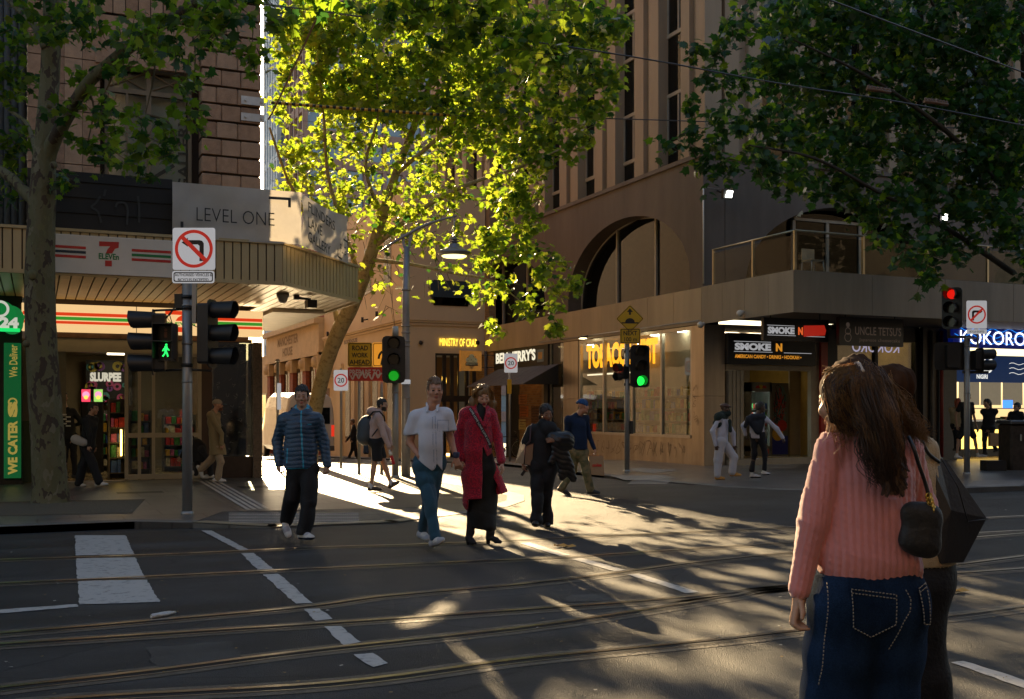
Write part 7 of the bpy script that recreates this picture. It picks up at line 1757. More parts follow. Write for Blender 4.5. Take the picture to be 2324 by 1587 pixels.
V.cut((0,0,y0),(0,0,-1)); V.cut(wrL+V3(0,0,-.02),(0,0,-1)) if False else None
V.ell(hc+V3(0,-.03,-.05),(.075,.09,.12),.015,op='sub')
pit=.052
V.wrinkle(.002,20,4,f=lambda x,y,z:(.010*np.abs(np.sin(np.pi*(z+.25*np.abs(x)*(np.abs(x)>.2)*.5+.006*np.sin(x*25+y*9))/pit))**.6*-.62+.002).astype(np.float32))
M_puf=mat('navy_puffer',(.016,.055,.11),.38,var=.2,vscale=9,bump=.35,bscale=60,sheen=.1); M_cy=mat('cyan_trim',(.02,.30,.48),.45)
def cl(x,y,z):
    m=np.zeros(len(x),int); xc=J(325,600)[0]+.045*(1.32-z)*.0+np.interp(z,[J(0,835)[2],J(0,400)[2]],[J(347,0)[0],J(322,0)[0]])
    m[(y<-.02)&(np.abs(x-xc)<.0085)&(z<neckp[2]+.03)]=1
    m[(z<y0+.008)&(y<0)&(np.abs(x)<.18)]=1
    pk=np.interp(z,[J(0,800)[2],J(0,680)[2]],[J(205,0)[0],J(212,0)[0]]); m[(y<0)&(np.abs(x-pk)<.007)&(z<J(0,680)[2])&(z>J(0,800)[2])]=1
    dd=np.sqrt((x-hc[0])**2+(y-hc[1]+.0)**2+((z-hc[2]+.05)*.75)**2); m[(dd<.108)&(z>neckp[2]-.02)]=1
    return m
jk=F.add('puffer_jacket',V,[M_puf,M_cy],cl)
p=J(395,490); mb=MB(); mb.text('MG',p[0]-.022,p[0]+.022,p[2]-.008,p[2]+.008,ch[1]-.165,.03); local_mb(F,mb,'chest_mark',M_cy,jk)
V=F.vol(V3(-.45,-.4,.0),V3(.4,.5,1.1)); M_blkp=cloth('black_trousers',(.010,.011,.014),.7,.3,60)
V.cone(hpL+V3(0,0,.04),hpR+V3(0,0,.04),.098,.098,.04,(1,.9,1)); V.cone(J(310,845),J(320,790),.14,.13,.04,(1,.72,1)); limb_(V,[hpL,knL,anL+V3(-.005,0,.02)],[.125,.105,.088],.03); limb_(V,[hpR,knR,anR+V3(0,0,.0)],[.125,.108,.098],.03)
V.wrinkle(.012,12,7,zs=1.6); V.cut(anR+V3(0,0,-.03),(0,0,-1)); F.add('trousers',V,M_blkp)
shoe(F,J(222,1400,.10),J(185,1285,.25),J(195,1275,.26),[M_shw,M_shn,mat('lace_grey',(.35,.35,.37),.6)],up=V3(-.1,-.9,.3)); shoe(F,J(408,1408,-.24),J(290,1408,-.06),J(320,1360,-.08),[M_shw,M_shn,MATS['lace_grey']])
# =============== man in a pale shirt ===============
ZA=(1580,1450,1.984)
F=Fig('grey haired man in a pale blue short sleeved shirt and teal jeans holding hands',330,1478,*ZA,zg=-.02,h=.008)
J=F.J; hc=J(318,222); s_=1.06; neckp=J(300,345,.01); shL,shR=J(142,415,.0),J(425,400,.02); elL,elR=J(118,640,.03),J(442,610,.06); wrL,wrR=J(190,742,-.08),J(484,755,-.02)
ch=J(285,480); wa=J(280,650,-.02); pe=J(270,800); hpL,hpR=J(215,820),J(335,820); knL,knR=J(275,1085,-.14),J(275,1090,.06); anL,anR=J(318,1390,-.22),J(222,1325,.25)
V=F.vol(V3(-.55,-.5,-.05),V3(.55,.5,2.0)); P,M=head(V,hc,R_(14),.02,s_); neck(V,P,neckp,.062)
V.cone(hc+V3(0,.0,-.06),neckp+V3(0,.02,-.02),.066,.07,.03)
torso_(V,ch,wa,pe,shL+V3(.05,0,0),shR-V3(.05,0,0),0,-.012,chest=(.17,.62)); limb_(V,[shL+V3(.03,0,-.04),elL,wrL],[.062,.052,.034]); limb_(V,[shR-V3(.03,0,.04),elR,wrR],[.060,.050,.034])
limb_(V,[hpL,knL,anL],[.085,.06,.045]); limb_(V,[hpR,knR,anR],[.085,.06,.045]); hand(V,wrL,V3(.5,-.1,-.8),V3(-.6,-.7,0),1,.3,.95); hand(V,wrR,V3(.25,-.1,-1),V3(.3,-1,0),1,.75,1.05)
M_hgry=mat('hair_grey_brown',(.16,.10,.06),.5,var=.4,vscale=40,bump=.6,bscale=140)
F.add('body',V,[SK_B,M_hgry,LIP,M_eye],headcls(P,M,hc,s_)); short_hair(F,P,M,hc,M_hgry,s_,.022,.0,.006,hairline=.066)
tf_=[]
for i in range(220):
    a=F.r.uniform(-1,1)*.075; b=F.r.uniform(-.09,.045); q=P(a,b,.085+.03*(1-abs(a)/.08)); tf_.append([q,q+V3(F.r.uniform(-.015,.015),F.r.uniform(-.02,.01),F.r.uniform(.02,.035))])
strands(F,tf_,strand_mat('hair_tip_gold',(.35,.2,.08),.4),.003)
V=F.vol(V3(-.5,-.4,.55),V3(.5,.4,1.75)); 
torso_(V,ch,wa,J(275,800),shL+V3(.05,0,0),shR-V3(.05,0,0),0,.022,chest=(.175,.66),waist=(.160,.74),hip=(.165,.74),sh=.058)
limb_(V,[shL+V3(.035,0,-.04),mid(shL,elL,.62)],[.082,.088],.03); limb_(V,[shR-V3(.035,0,.04),mid(shR,elR,.62)],[.080,.086],.03)
zt=J(0,845)[2]; xt=J(300,0)[0]; xl,xr_=J(160,0)[0],J(402,0)[0]; zside=J(0,760)[2]; zr_=J(0,835)[2]
V.cutf(lambda X,Y,Z:(np.interp(X,[xl-.05,xl,xt,xt+.035,xt+.05,xr_-.03,xr_+.05],[zside+.02,zside,zt,zt+.03,zt+.09,zr_,zr_-.0])-Z)*.6*((np.abs(X)<.3)))
cutz=mid(shL,elL,.66); V.cutf(lambda X,Y,Z: np.where(X<shL[0]+.065,cutz[2]-Z+(X-cutz[0])*.1,-1)); V.cutf(lambda X,Y,Z: np.where(X>shR[0]-.055,mid(shR,elR,.64)[2]-Z,-1))
V.cone(neckp+V3(-.02,-.20,-.10),neckp+V3(.0,-.02,.02),.004,.075,.01,op='sub')
V.wrinkle(.016,11,11,zs=.8)
M_shirt=cloth('pale_chambray',(.58,.60,.66),.75,.15,200,.06)
def cl(x,y,z):
    m=np.zeros(len(x),int); xc=np.interp(z,[zt,J(0,400)[2]],[J(332,0)[0],J(312,0)[0]]); m[(y<-.03)&(np.abs(np.abs(x-xc)-.016)<.003)&(z<neckp[2]-.06)]=1
    px,pz=J(385,480)[0],J(385,500)[2]; inn=(np.abs(x-px)<.062)&(np.abs(z-pz)<.062); inn2=(np.abs(x-px)<.056)&(np.abs(z-pz)<.056); m[(y<-.03)&inn&~inn2]=1; return m
sh_=F.add('shirt',V,[M_shirt,cloth('shirt_seam',(.30,.35,.45))],cl)
V=F.vol(neckp-.2,neckp+.2,.005)
for q,x2,z2 in ((-1,-.075,-.085),(1,.075,-.08)):
    V.cone(neckp+V3(q*.052,-.02,.022),neckp+V3(x2*.75,-.105,z2+.02),.022,.012,.012,(1,.6,1)); V.cone(neckp+V3(q*.058,-.01,.02),neckp+V3(q*.02,.075,.025),.02,.02,.01)
F.add('collar',V,MATS['pale_chambray'],None,sh_)
mb=MB()
for k in range(6): p=J(318+k*3.5,430+k*62); mb.lathe((p[0],-.145-.004*k,p[2]),[(.006,0),(.006,.004)],8,'y')
local_mb(F,mb,'buttons',M_rub,sh_)
V=F.vol(V3(-.5,-.5,.0),V3(.5,.5,1.15)); M_teal=cloth('teal_jeans',(.020,.075,.118),.75,.4,160,.25)
V.cone(J(222,800),J(338,800),.095,.09,.04,(1,.9,1)); V.cone(J(275,850),J(278,775),.135,.13,.04,(1,.78,1)); limb_(V,[hpL,mid(hpL,knL),knL,anL+V3(0,0,.02)],[.118,.102,.080,.066],.03); limb_(V,[hpR,knR,anR],[.112,.078,.062],.03)
V.wrinkle(.013,20,3,zs=2.2); V.cutf(lambda X,Y,Z:np.where(Y<.05,anL[2]-.03-Z,-1)); F.add('jeans',V,M_teal)
M_can=cloth('grey_canvas_shoe',(.36,.37,.40),.8,.2,100)
shoe(F,J(402,1418,-.34),J(300,1470,-.16),J(322,1400,-.2),[M_can,M_rub,M_shw],up=V3(-.55,-.25,.8)); shoe(F,J(284,1424,.14),J(182,1388,.30),J(215,1345,.28),[M_can,M_rub,M_shw],up=V3(.1,-.3,.9))
V=F.vol(wrR-.06,wrR+.06,.004); V.cone(wrR+V3(0,0,.02),wrR+V3(.004,0,.04),.038,.038,.004); F.add('wristband',V,mat('navy_band',(.02,.03,.08),.5))
# =============== woman in the red coat ===============
F=Fig('woman with wavy fair hair in a long crimson tweed coat over a black dress',690,1448,*ZA,zg=-.02,h=.008)
J=F.J; hc=J(698,272); neckp=J(690,365,.01); shL,shR=J(532,395,.0),J(782,395,.02); elL,elR=J(505,590,.05),J(812,590,.04); wrL,wrR=J(515,770,-.02),J(848,795,-.04)
ch=J(660,480); wa=J(665,600); pe=J(670,760); hpL,hpR=J(620,800),J(725,800); knL,knR=J(620,1090,.06),J(735,1060,.05); anL,anR=J(605,1335,.04),J(752,1330,.02)
V=F.vol(V3(-.5,-.45,-.05),V3(.55,.45,1.95)); P,M=head(V,hc,R_(14),.30,.98,True); neck(V,P,neckp,.046)
torso_(V,ch,wa,pe,shL+V3(.05,0,0),shR-V3(.05,0,0),0,-.02,chest=(.14,.6),waist=(.12,.7)); limb_(V,[shL+V3(.03,0,-.04),elL,wrL],[.045,.038,.026]); limb_(V,[shR-V3(.03,0,.04),elR,wrR],[.045,.038,.026])
limb_(V,[hpL,knL,anL],[.08,.055,.04]); limb_(V,[hpR,knR,anR],[.08,.055,.04]); hand(V,wrL,V3(-.05,-.3,-1),V3(-.4,-1,0),-1,.75,.95); hand(V,wrR,V3(.12,-.25,-1),V3(1,-.3,.1),1,.35,.95)
M_hfair=strand_mat('hair_fair_brown',(.30,.18,.08),.35,.4)
F.add('body',V,[SK_C,M_hair_brn,LIPR,M_eye],headcls(P,M,hc,.98,closed=True))
V=F.vol(hc-V3(.26,.22,.34),hc+V3(.26,.22,.2),.007)
V.ell(P(0,-.022,.042),[.088,.104,.098],.01,R=M)
for q in (-1,1):
    V.cone(P(q*.070,-.02,.03),P(q*.098,-.01,-.08),.038,.050,.03); V.cone(P(q*.098,-.01,-.08),P(q*.118,.0,-.20),.055,.034,.03)
V.cone(P(0,-.08,0),P(0,-.09,-.14),.085,.07,.03)
V.ell(P(0,.075,-.045),[.060,.075,.100],.012,op='sub',R=M); V.wrinkle(0,f=hairfn(.010,60,5)); F.add('hair',V,M_hfair)
ps=[]
for i in range(620):
    q=F.r.choice([-1,1]); a0=F.r.uniform(.01,.075); b0=F.r.uniform(-.09,.05); r0=F.r.uniform(.0,.02); L=F.r.uniform(.75,1.15); ph=F.r.uniform(0,6)
    pth=[P(q*a0,b0,.10+.035*(1-a0/.08)),P(q*(a0+.045),b0-.01,.05),P(q*(a0*.4+.078+r0),b0*.6,-.02*L),P(q*(a0*.3+.092+r0*1.6+.012*math.sin(ph)),b0*.5,-.09*L),P(q*(a0*.2+.108+r0*2.2+.018*math.sin(ph+2)),b0*.5-.01,-.16*L),P(q*(.112+r0*2.8+.022*math.sin(ph+4)),b0*.5-.01,-.23*L)]
    ps.append(pth)
strands(F,ps,strand_mat('hair_fair_gold',(.42,.25,.10),.5,.35),.0035)
M_coat=mat('crimson_tweed',(.58,.012,.045),.9,var=.6,vscale=55,bump=.8,bscale=90,sheen=.3,col2=(.26,.008,.035),c2amt=.5); M_dress=cloth('black_dress',(.010,.012,.013),.65,.2,80)
zh=J(0,1078)[2]
V=F.vol(V3(-.5,-.4,.3),V3(.55,.4,1.72))
torso_(V,ch,wa,J(660,700),shL+V3(.045,0,.01),shR-V3(.045,0,-.01),0,.02,chest=(.150,.70),waist=(.130,.76),hip=(.150,.78),sh=.058)
limb_(V,[J(655,700),J(645,900,.02),J(650,1090,.02)],[.170,.185,.20],.04,(1,.78,1)); V.cone(J(700,800,.04),J(800,1040,.08),.13,.13,.04,(1,.7,1))
limb_(V,[shL+V3(.03,0,-.04),elL,wrL+V3(0,0,.01)],[.075,.064,.060],.025); limb_(V,[shR-V3(.03,0,.04),elR,wrR+V3(-.01,0,.03)],[.075,.064,.058],.025)
V.cutf(lambda X,Y,Z: np.where((X>shL[0]-.01+.08)&(X<elR[0]-.0+.2),np.interp(X,[J(600,0)[0],J(690,0)[0],J(800,0)[0],J(880,0)[0]],[zh,zh,J(0,1055)[2],J(0,1030)[2]])-Z,-1.0))
# open front: wedge from the waist button to the hem, and the lapel opening at the neck
b0=J(692,650)[2]; xA=lambda Z: np.interp(Z,[zh,b0],[J(692,0)[0],J(697,0)[0]]); xB=lambda Z: np.interp(Z,[zh,J(0,900)[2],b0],[J(860,0)[0],J(780,0)[0],J(700,0)[0]])
V.cutf(lambda X,Y,Z: np.where((Y<.06)&(Z<b0),np.minimum(X-xA(Z),xB(Z)-X),-1.0)); n1=J(700,500)[2]; n2=neckp[2]+.02
V.cutf(lambda X,Y,Z: np.where((Y<-.02)&(Z>n1),np.interp(Z,[n1,n2],[.0,.062])-np.abs(X-np.interp(Z,[n1,n2],[J(706,0)[0],J(682,0)[0]])),-1.0))
V.ell(neckp+V3(0,-.02,.05),(.07,.07,.08),.01,op='sub')
V.wrinkle(.006,11,21)
def cl(x,y,z): 
    m=np.zeros(len(x),int); m[(np.abs(x-J(685,0)[0])<.010)&(np.abs(z-J(0,590)[2])<.010)&(y<-.05)]=1; return m
ct=F.add('coat',V,[M_coat,M_blk],cl)
V=F.vol(neckp-V3(.22,.25,.36),neckp+V3(.22,.2,.1),.006)
for q,top,bot in ((-1,J(632,355,-.03),J(698,500,-.15)),(1,J(735,360,-.03),J(715,500,-.15))): V.cone(top,mid(top,bot,.45)+V3(q*.022,-.035,.0),.018,.026,.012,(1,.5,1)); V.cone(mid(top,bot,.45)+V3(q*.022,-.035,0),bot,.026,.010,.012,(1,.5,1))
V.cone(J(632,355,-.03),J(690,340,.08),.02,.02,.02);V.cone(J(735,360,-.03),J(690,340,.08),.02,.02,.02); F.add('lapels',V,M_coat,None,ct)
V=F.vol(V3(-.35,-.4,.1),V3(.45,.4,1.70)); V.cone(neckp+V3(0,0,.03),ch,.052,.085,.03); V.cone(ch,wa,.13,.112,.04,(1,.62,1)); V.cone(wa,pe,.115,.135,.04,(1,.7,1)); limb_(V,[pe+V3(.01,.03,0),J(690,1000,.05),J(665,1180,.05),J(655,1310,.05)],[.135,.135,.13,.115],.05,(1,.7,1)); V.cone(J(728,850,.02),knR+V3(0,.06,0),.10,.10,.05); V.cone(knR+V3(0,.06,0),J(748,1300,.03),.10,.07,.05)
V.cutf(lambda X,Y,Z:np.interp(X,[J(560,0)[0],J(640,0)[0],J(760,0)[0]],[J(0,1270)[2],J(0,1308)[2],J(0,1335)[2]])-Z); V.wrinkle(.010,12,31); F.add('dress',V,M_dress)
for (tz,hz,az,kz) in (((645,1450,-.14),(575,1448,.04),(598,1350,.03),knL),((848,1440,-.12),(735,1440,.06),(760,1350,.02),knR)):
    tp=J(*tz);hp=J(*hz);ap=J(*az); V=F.vol(*bbox(tp,hp,ap,mid(ap,kz,.75),m=.12)); d=(tp-hp)/np.linalg.norm(tp-hp)
    V.cone(hp+d*.03+UPV*.075,tp-d*.10+UPV*.045,.030,.034,.02); V.cone(tp-d*.10+UPV*.036,tp-d*.03+UPV*.022,.032,.018,.015); V.cone(hp+d*.03+UPV*.075,ap,.036,.042,.02); V.cone(ap,mid(ap,kz,.72),.043,.056,.02); V.cone(hp+d*.012+UPV*.07,hp+d*.012+UPV*.0,.024,.017,.008); V.cut(hp,(0,0,-1)); V.wrinkle(.003,30,3); F.add('boot',V,mat('black_suede',(.010,.009,.010),.8,var=.2,bump=.2))
# strap with lettering
st=[J(592,360,-.10),J(640,440,-.15),J(690,530,-.16),J(735,610,-.16),J(762,680,-.15)]; mb=MB(); Q=catmull([Vector(p) for p in st],6); L_=[];Rr=[]
for i,p in enumerate(Q):
    t_=(Q[min(i+1,len(Q)-1)]-Q[max(i-1,0)]).normalized(); n_=Vector((t_.z,0,-t_.x))*.019; L_.append(p+n_);Rr.append(p-n_)
b=mb.P(L_+Rr); k=len(Q); mb.F(b,[(i,i+1,k+i+1,k+i) for i in range(k-1)]); sp=local_mb(F,mb,'bag_strap',mat('black_webbing',(.012,.012,.014),.6))
mb=MB(); tot=sum((Q[i+1]-Q[i]).length for i in range(k-1)); 
def onstrap(p):
    s=p[0]; 
    for i in range(k-1):
        l=(Q[i+1]-Q[i]).length
        if s<=l or i==k-2: t_=(Q[i+1]-Q[i]).normalized(); n_=Vector((-t_.z,0,t_.x)); return Q[i]+t_*s+n_*p[2]+Vector((0,-.004,0))
        s-=l
x=.01
while x<tot-.12: mb.text('LOVE',x,x+.085,-.011,.011,0,.03,fn=onstrap); x+=.098
local_mb(F,mb,'strap_lettering',mat('silver_print',(.5,.5,.5),.4),sp)
# =============== woman in black with the draped puffer ===============
ZB=(2050,1500,2.2675)
F=Fig('dark haired woman in a black polo with a puffer jacket over her arm',250,1390,*ZB,zg=-.02,h=.008)
J=F.J; hc=J(308,352); neckp=J(300,440,.02); shL,shR=J(150,480,.0),J(415,500,.02); elL,elR=J(112,680,.05),J(470,650,.02); wrL,wrR=J(95,800,-.03),J(390,592,-.17)
ch=J(290,560); wa=J(290,690); pe=J(270,830); hpL,hpR=J(215,860),J(325,860); knL,knR=J(228,1090,-.05),J(312,1090,.05); anL,anR=J(222,1310,-.08),J(312,1340,.1)
V=F.vol(V3(-.5,-.45,-.05),V3(.55,.45,1.75)); P,M=head(V,hc,R_(20),.18,.96,True,roll=.05); neck(V,P,neckp,.050)
torso_(V,ch,wa,pe,shL+V3(.05,0,0),shR-V3(.05,0,0),0,-.015,chest=(.155,.65)); limb_(V,[shL+V3(.03,0,-.04),elL,wrL],[.055,.046,.028]); limb_(V,[shR-V3(.03,0,.04),elR,wrR],[.055,.045,.028])
limb_(V,[hpL,knL,anL],[.085,.055,.04]); limb_(V,[hpR,knR,anR],[.085,.055,.04]); hand(V,wrL,V3(.05,-.25,-1),V3(-1,-.3,0),-1,.7,.92); hand(V,wrR,V3(-1,-.15,.0),V3(0,-1,.2),1,.6,.92)
F.add('body',V,[SK_D,M_hair_blk,LIPB,M_eye],headcls(P,M,hc,.96,closed=True))
V=F.vol(hc-V3(.2,.2,.25),hc+V3(.2,.25,.2),.007); V.ell(P(0,-.022,.040),[.080,.100,.092],.01,R=M); V.ell(P(0,-.115,.0),(.055,.05,.055),.02); V.cone(P(.078,.02,.02),P(.092,.01,-.12),.012,.008,.01); V.cone(P(-.07,-.02,0),P(-.075,-.04,-.06),.02,.015,.02); V.ell(P(0,.085,-.03),[.064,.08,.088],.012,op='sub',R=M); V.wrinkle(0,f=hairfn(.005,80,8)); F.add('hair',V,M_hair_blk)
ps=[[P(F.r.uniform(-.08,.08),F.r.uniform(-.1,.0),.10)]+[P(F.r.choice([-1,1])*F.r.uniform(.085,.11),F.r.uniform(-.05,.02),F.r.uniform(0,.06))] for i in range(60)]
ps+= [[P(.07,.03,.04),P(.092,.03,-.03),P(.10+F.r.uniform(-.01,.02),.02,-.11),P(.085+F.r.uniform(-.02,.03),.02,-.17)] for i in range(20)]
strands(F,ps,strand_mat('hair_dark_glint',(.10,.06,.03),.4),.002)
M_blkt=cloth('black_jersey',(.012,.013,.015),.75,.2,120)
V=F.vol(V3(-.5,-.4,.6),V3(.5,.4,1.55)); torso_(V,ch,wa,J(275,790),shL+V3(.05,0,0),shR-V3(.05,0,0),0,.012,chest=(.160,.70),waist=(.145,.74),hip=(.165,.72)); limb_(V,[shL+V3(.03,0,-.04),mid(shL,elL,.62)],[.075,.082],.03); limb_(V,[shR-V3(.03,0,.04),mid(shR,elR,.6)],[.075,.078],.03)
V.ell(J(335,490,-.08),(.10,.07,.10),.03); V.cone(neckp+V3(-.04,-.05,-.0),J(360,560,-.13),.06,.035,.03); V.ell(neckp+V3(.0,-.01,.0),(.085,.08,.04),.02); V.cut(J(275,835),(0,0,-1)); V.wrinkle(.008,13,41); F.add('polo_shirt',V,M_blkt)
V=F.vol(V3(-.4,-.4,.0),V3(.4,.4,1.0)); V.cone(J(215,830),J(330,830),.12,.12,.04,(1,.85,1)); limb_(V,[hpL,knL,anL+V3(0,0,.0)],[.118,.078,.092],.03); limb_(V,[hpR,knR,anR],[.118,.076,.085],.03); V.wrinkle(.014,13,51,zs=1.5); V.cut(J(220,1365),(0,0,-1)); F.add('flared_trousers',V,M_blkp)
shoe(F,J(200,1370,-.25),J(215,1385,-.02),J(222,1320,-.06),[M_blk,M_blk],up=V3(0,-.35,.9),wid=.045); shoe(F,J(325,1385,-.05),J(300,1375,.16),J(312,1345,.12),[M_blk,M_blk],wid=.04)
# tote bag and phone and jacket are carried
def carried(name,label,cat,F): return thing(name,label,cat,tuple(F.t.location),-YAW)
def vol_to(t,name,V,mats,cls=None): v,f=V.mesh(); return link_mesh(name,v,f,mats,t,cls)
t=carried('tote_bag','beige leather tote bag hanging from the shoulder of the woman in black','bag',F)
p=[J(*q) for q in ((38,815,.08),(28,640,.08),(95,600,.02),(228,610,-.14),(190,828,-.14),(120,815,-.1))]
mb=MB(); A=[J(120,640,-.13),J(228,610,-.05),J(190,830,-.05),J(105,808,-.13)]; B_=[J(75,600,.1),J(180,600,.16),J(150,800,.16),J(25,800,.1)]
b=mb.P([tuple(q) for q in A+B_]); mb.F(b,[(0,1,2,3),(7,6,5,4),(0,3,7,4),(1,5,6,2),(3,2,6,7)]); local_mb(F,mb,'panel',[mat('beige_leather',(.36,.24,.15),.45,var=.08)],t)
mb=MB(); mb.tube([Vector(q) for q in A+[A[0]]],.009,5); mb.tube([Vector(q) for q in (A[0],J(160,600,-.12),J(165,470,-.06),J(180,445,.0),J(175,480,.08),J(150,600,.12))],.013,6); local_mb(F,mb,'strap',mat('dark_leather_trim',(.05,.02,.018),.5),t)
t=carried('phone','black phone held low in the hand of the woman in black','phone',F); mb=MB(tf=Matrix.Translation(Vector(J(110,872,-.07)))@Matrix.Rotation(R_(35),4,'Y')); mb.cbox(-.018,.018,-.006,.006,-.07,.07,.004); local_mb(F,mb,'case',M_blk,t)
t=carried('folded_jacket','black quilted puffer jacket draped over the forearm of the woman in black','jacket',F)
V=F.vol(*bbox(J(330,520,-.1),J(580,970,0),m=.2),h=.008); V.cone(J(360,560,-.1),J(500,600,-.06),.075,.085,.04); V.ell(J(480,580,-.08),(.10,.10,.10),.03); V.cone(J(430,590,-.12),J(510,640,-.08),.09,.06,.04); limb_(V,[J(395,600,-.14),J(400,700,-.12),J(350,790,-.12)],[.075,.065,.045],.03,(1,.6,1)); limb_(V,[J(420,620,-.14),J(455,790,-.1),J(450,930,-.08)],[.08,.075,.045],.03,(1,.6,1)); limb_(V,[J(450,640,-.12),J(510,830,-.08),J(550,945,-.06)],[.07,.068,.050],.03,(1,.65,1))
V.wrinkle(.004,14,5,f=lambda x,y,z:(-.006*np.abs(np.sin(np.pi*(z+.35*x+.01*np.sin(x*30))/.062))**.6+.002).astype(np.float32)); vol_to(t,'quilted_shell',V,mat('black_nylon',(.010,.011,.013),.35,var=.2,bump=.2))
# =============== man in beanie with paper bag ===============
F=Fig('man seen from behind in a blue beanie, navy jumper and camouflage trousers',620,1098,*ZB,zg=-.02,h=.010)
J=F.J; yw=R_(-35); hc=J(645,290,-.02); neckp=J(615,345); shL,shR=J(505,400,-.05),J(665,385,.08); elL,elR=J(490,540,-.02),J(695,555,.06); wrL,wrR=J(470,640,-.16),J(742,668,.0)
ch=J(590,450); wa=J(590,590); pe=J(600,690); hpL,hpR=J(570,720,.02),J(630,720,-.02); knL,knR=J(545,860,.02),J(672,880,-.02); anL,anR=J(445,1030,.0),J(705,1040,0)
V=F.vol(V3(-.75,-.45,-.05),V3(.75,.45,1.85)); P,M=head(V,hc,R_(118),.0,1.0); neck(V,P,neckp,.055); torso_(V,ch,wa,pe,shL,shR,yw,-.01); limb_(V,[shR,elR,wrR],[.05,.042,.03]); limb_(V,[shL,elL,wrL],[.05,.042,.03]); limb_(V,[hpL,knL,anL],[.08,.055,.04]); limb_(V,[hpR,knR,anR],[.08,.055,.04]); hand(V,wrR,V3(.15,0,-1),V3(1,.2,0),1,.9); hand(V,wrL,V3(-.1,-.4,-1),V3(-1,0,0),1,.6)
F.add('body',V,[SK_B,M_hair_brn,LIP,M_eye],headcls(P,M,hc))
V=Vol(hc-.22,hc+.24,.007); V.ell(P(0,-.03,.05),[.088,.115,.10],.01,R=M); V.ell(P(0,-.09,.03),[.075,.06,.075],.03,R=M); V.cut(P(0,.04,.005),-(M[:,2]*.93-M[:,1]*-.36)); V.wrinkle(0,f=hairfn(.004,70,3)); F.add('beanie',V,cloth('blue_knit',(.015,.07,.20),.95,.7,90))
V=F.vol(V3(-.5,-.4,.6),V3(.55,.45,1.6)); torso_(V,ch,wa,J(600,650),shL,shR,yw,.02,chest=(.165,.66),waist=(.15,.72),hip=(.15,.75)); limb_(V,[shR,elR,wrR],[.068,.058,.045],.03); limb_(V,[shL,elL,wrL],[.068,.058,.045],.03); V.cutf(lambda X,Y,Z: np.where(X<J(690,0)[0],J(600,672)[2]-Z,-1)); V.wrinkle(.006,12,61); F.add('jumper',V,cloth('navy_knit',(.010,.022,.055),.95,.5,150))
M_cam=mat('camouflage',(.22,.17,.08),.85,vscale=9,bump=.2,col2=(.10,.10,.045),c2amt=.5); V=F.vol(V3(-.75,-.4,.0),V3(.6,.4,1.0)); V.cone(J(575,705),J(630,705),.12,.12,.04,(1,.95,1)); limb_(V,[hpL,knL,anL],[.115,.088,.072],.03); limb_(V,[hpR,knR,anR],[.115,.088,.075],.03); V.wrinkle(.010,14,71); F.add('trousers',V,M_cam)
shoe(F,J(528,1112,.0),J(398,1048,.0),J(430,1040,0),[M_blk,M_rub],up=V3(-.3,0,.9),sole=.015); shoe(F,J(798,1082,.0),J(675,1088,.0),J(710,1050,0),[M_blk,M_rub],sole=.015)
t=carried('paper_bag','brown paper shopping bag with red lettering carried by the man in the beanie','bag',F)
mb=MB(); A=[J(690,735,-.06),J(825,735,-.06),J(833,915,-.06),J(710,905,-.06)]; B_=[q+V3(.0,.17,.01) for q in A]; b=mb.P([tuple(q) for q in A+B_]); mb.F(b,[(0,1,2,3),(7,6,5,4),(0,3,7,4),(1,5,6,2),(3,2,6,7)]); local_mb(F,mb,'bag_body',mat('kraft_paper',(.38,.24,.13),.8,var=.1,bump=.3,bscale=20),t)
mb=MB(); mb.tube([Vector(q) for q in (J(720,735,-.02),J(738,695,.0),J(770,700,.0),J(778,735,-.02))],.006,5); local_mb(F,mb,'handle',MATS['kraft_paper'],t)
mb=MB(); a,c=J(722,832),J(806,800); mb.text('coles',a[0],c[0],a[2],c[2],-.066,.05); local_mb(F,mb,'lettering',M_red,t)
# =============== man in shorts with backpack ===============
ZC=(1350,1250,2.116); ZD=(1400,1600,3.9675)
F=Fig('man in a pinkish hoodie and black shorts with a backpack crossing the sunlit patch',390,1455,*ZD,zg=0,h=.010)
J=F.J; yw=R_(80); hc=J(518,80); neckp=J(445,170); shN=J(450,260,-.17); shF=J(455,260,.17); elN=J(540,560,-.2); wrN=J(615,735,-.2); elF=J(600,500,.2); wrF=J(640,700,.16)
ch=J(420,350); wa=J(410,530); pe=J(420,650); hpN,hpF=J(400,720,-.08),J(460,720,.08); knN,knF=J(385,1010,-.08),J(530,980,.08); anN,anF=J(335,1370,-.08),J(650,1330,.08)
V=F.vol(V3(-.5,-.5,-.05),V3(.6,.5,1.85)); P,M=head(V,hc,R_(78),.06,1.0); neck(V,P,neckp,.056); torso_(V,ch,wa,pe,shN,shF,yw,-.01,chest=(.16,.75)); limb_(V,[shN,elN,wrN],[.05,.043,.03]); limb_(V,[shF,elF,wrF],[.05,.043,.03])
limb_(V,[hpN,knN,mid(knN,anN,.35),anN],[.095,.062,.062,.036]); limb_(V,[hpF,knF,mid(knF,anF,.35),anF],[.095,.062,.062,.036]); hand(V,wrN,V3(.1,-.05,-1),V3(0,-1,0),-1,.9); hand(V,wrF,V3(.1,.1,-1),V3(0,1,0),1,.6)
F.add('body',V,[SK_A,M_hair_blk,LIP,M_eye],headcls(P,M,hc,beard=True)); short_hair(F,P,M,hc,M_hair_blk,1.0,.006,-.01,.003)
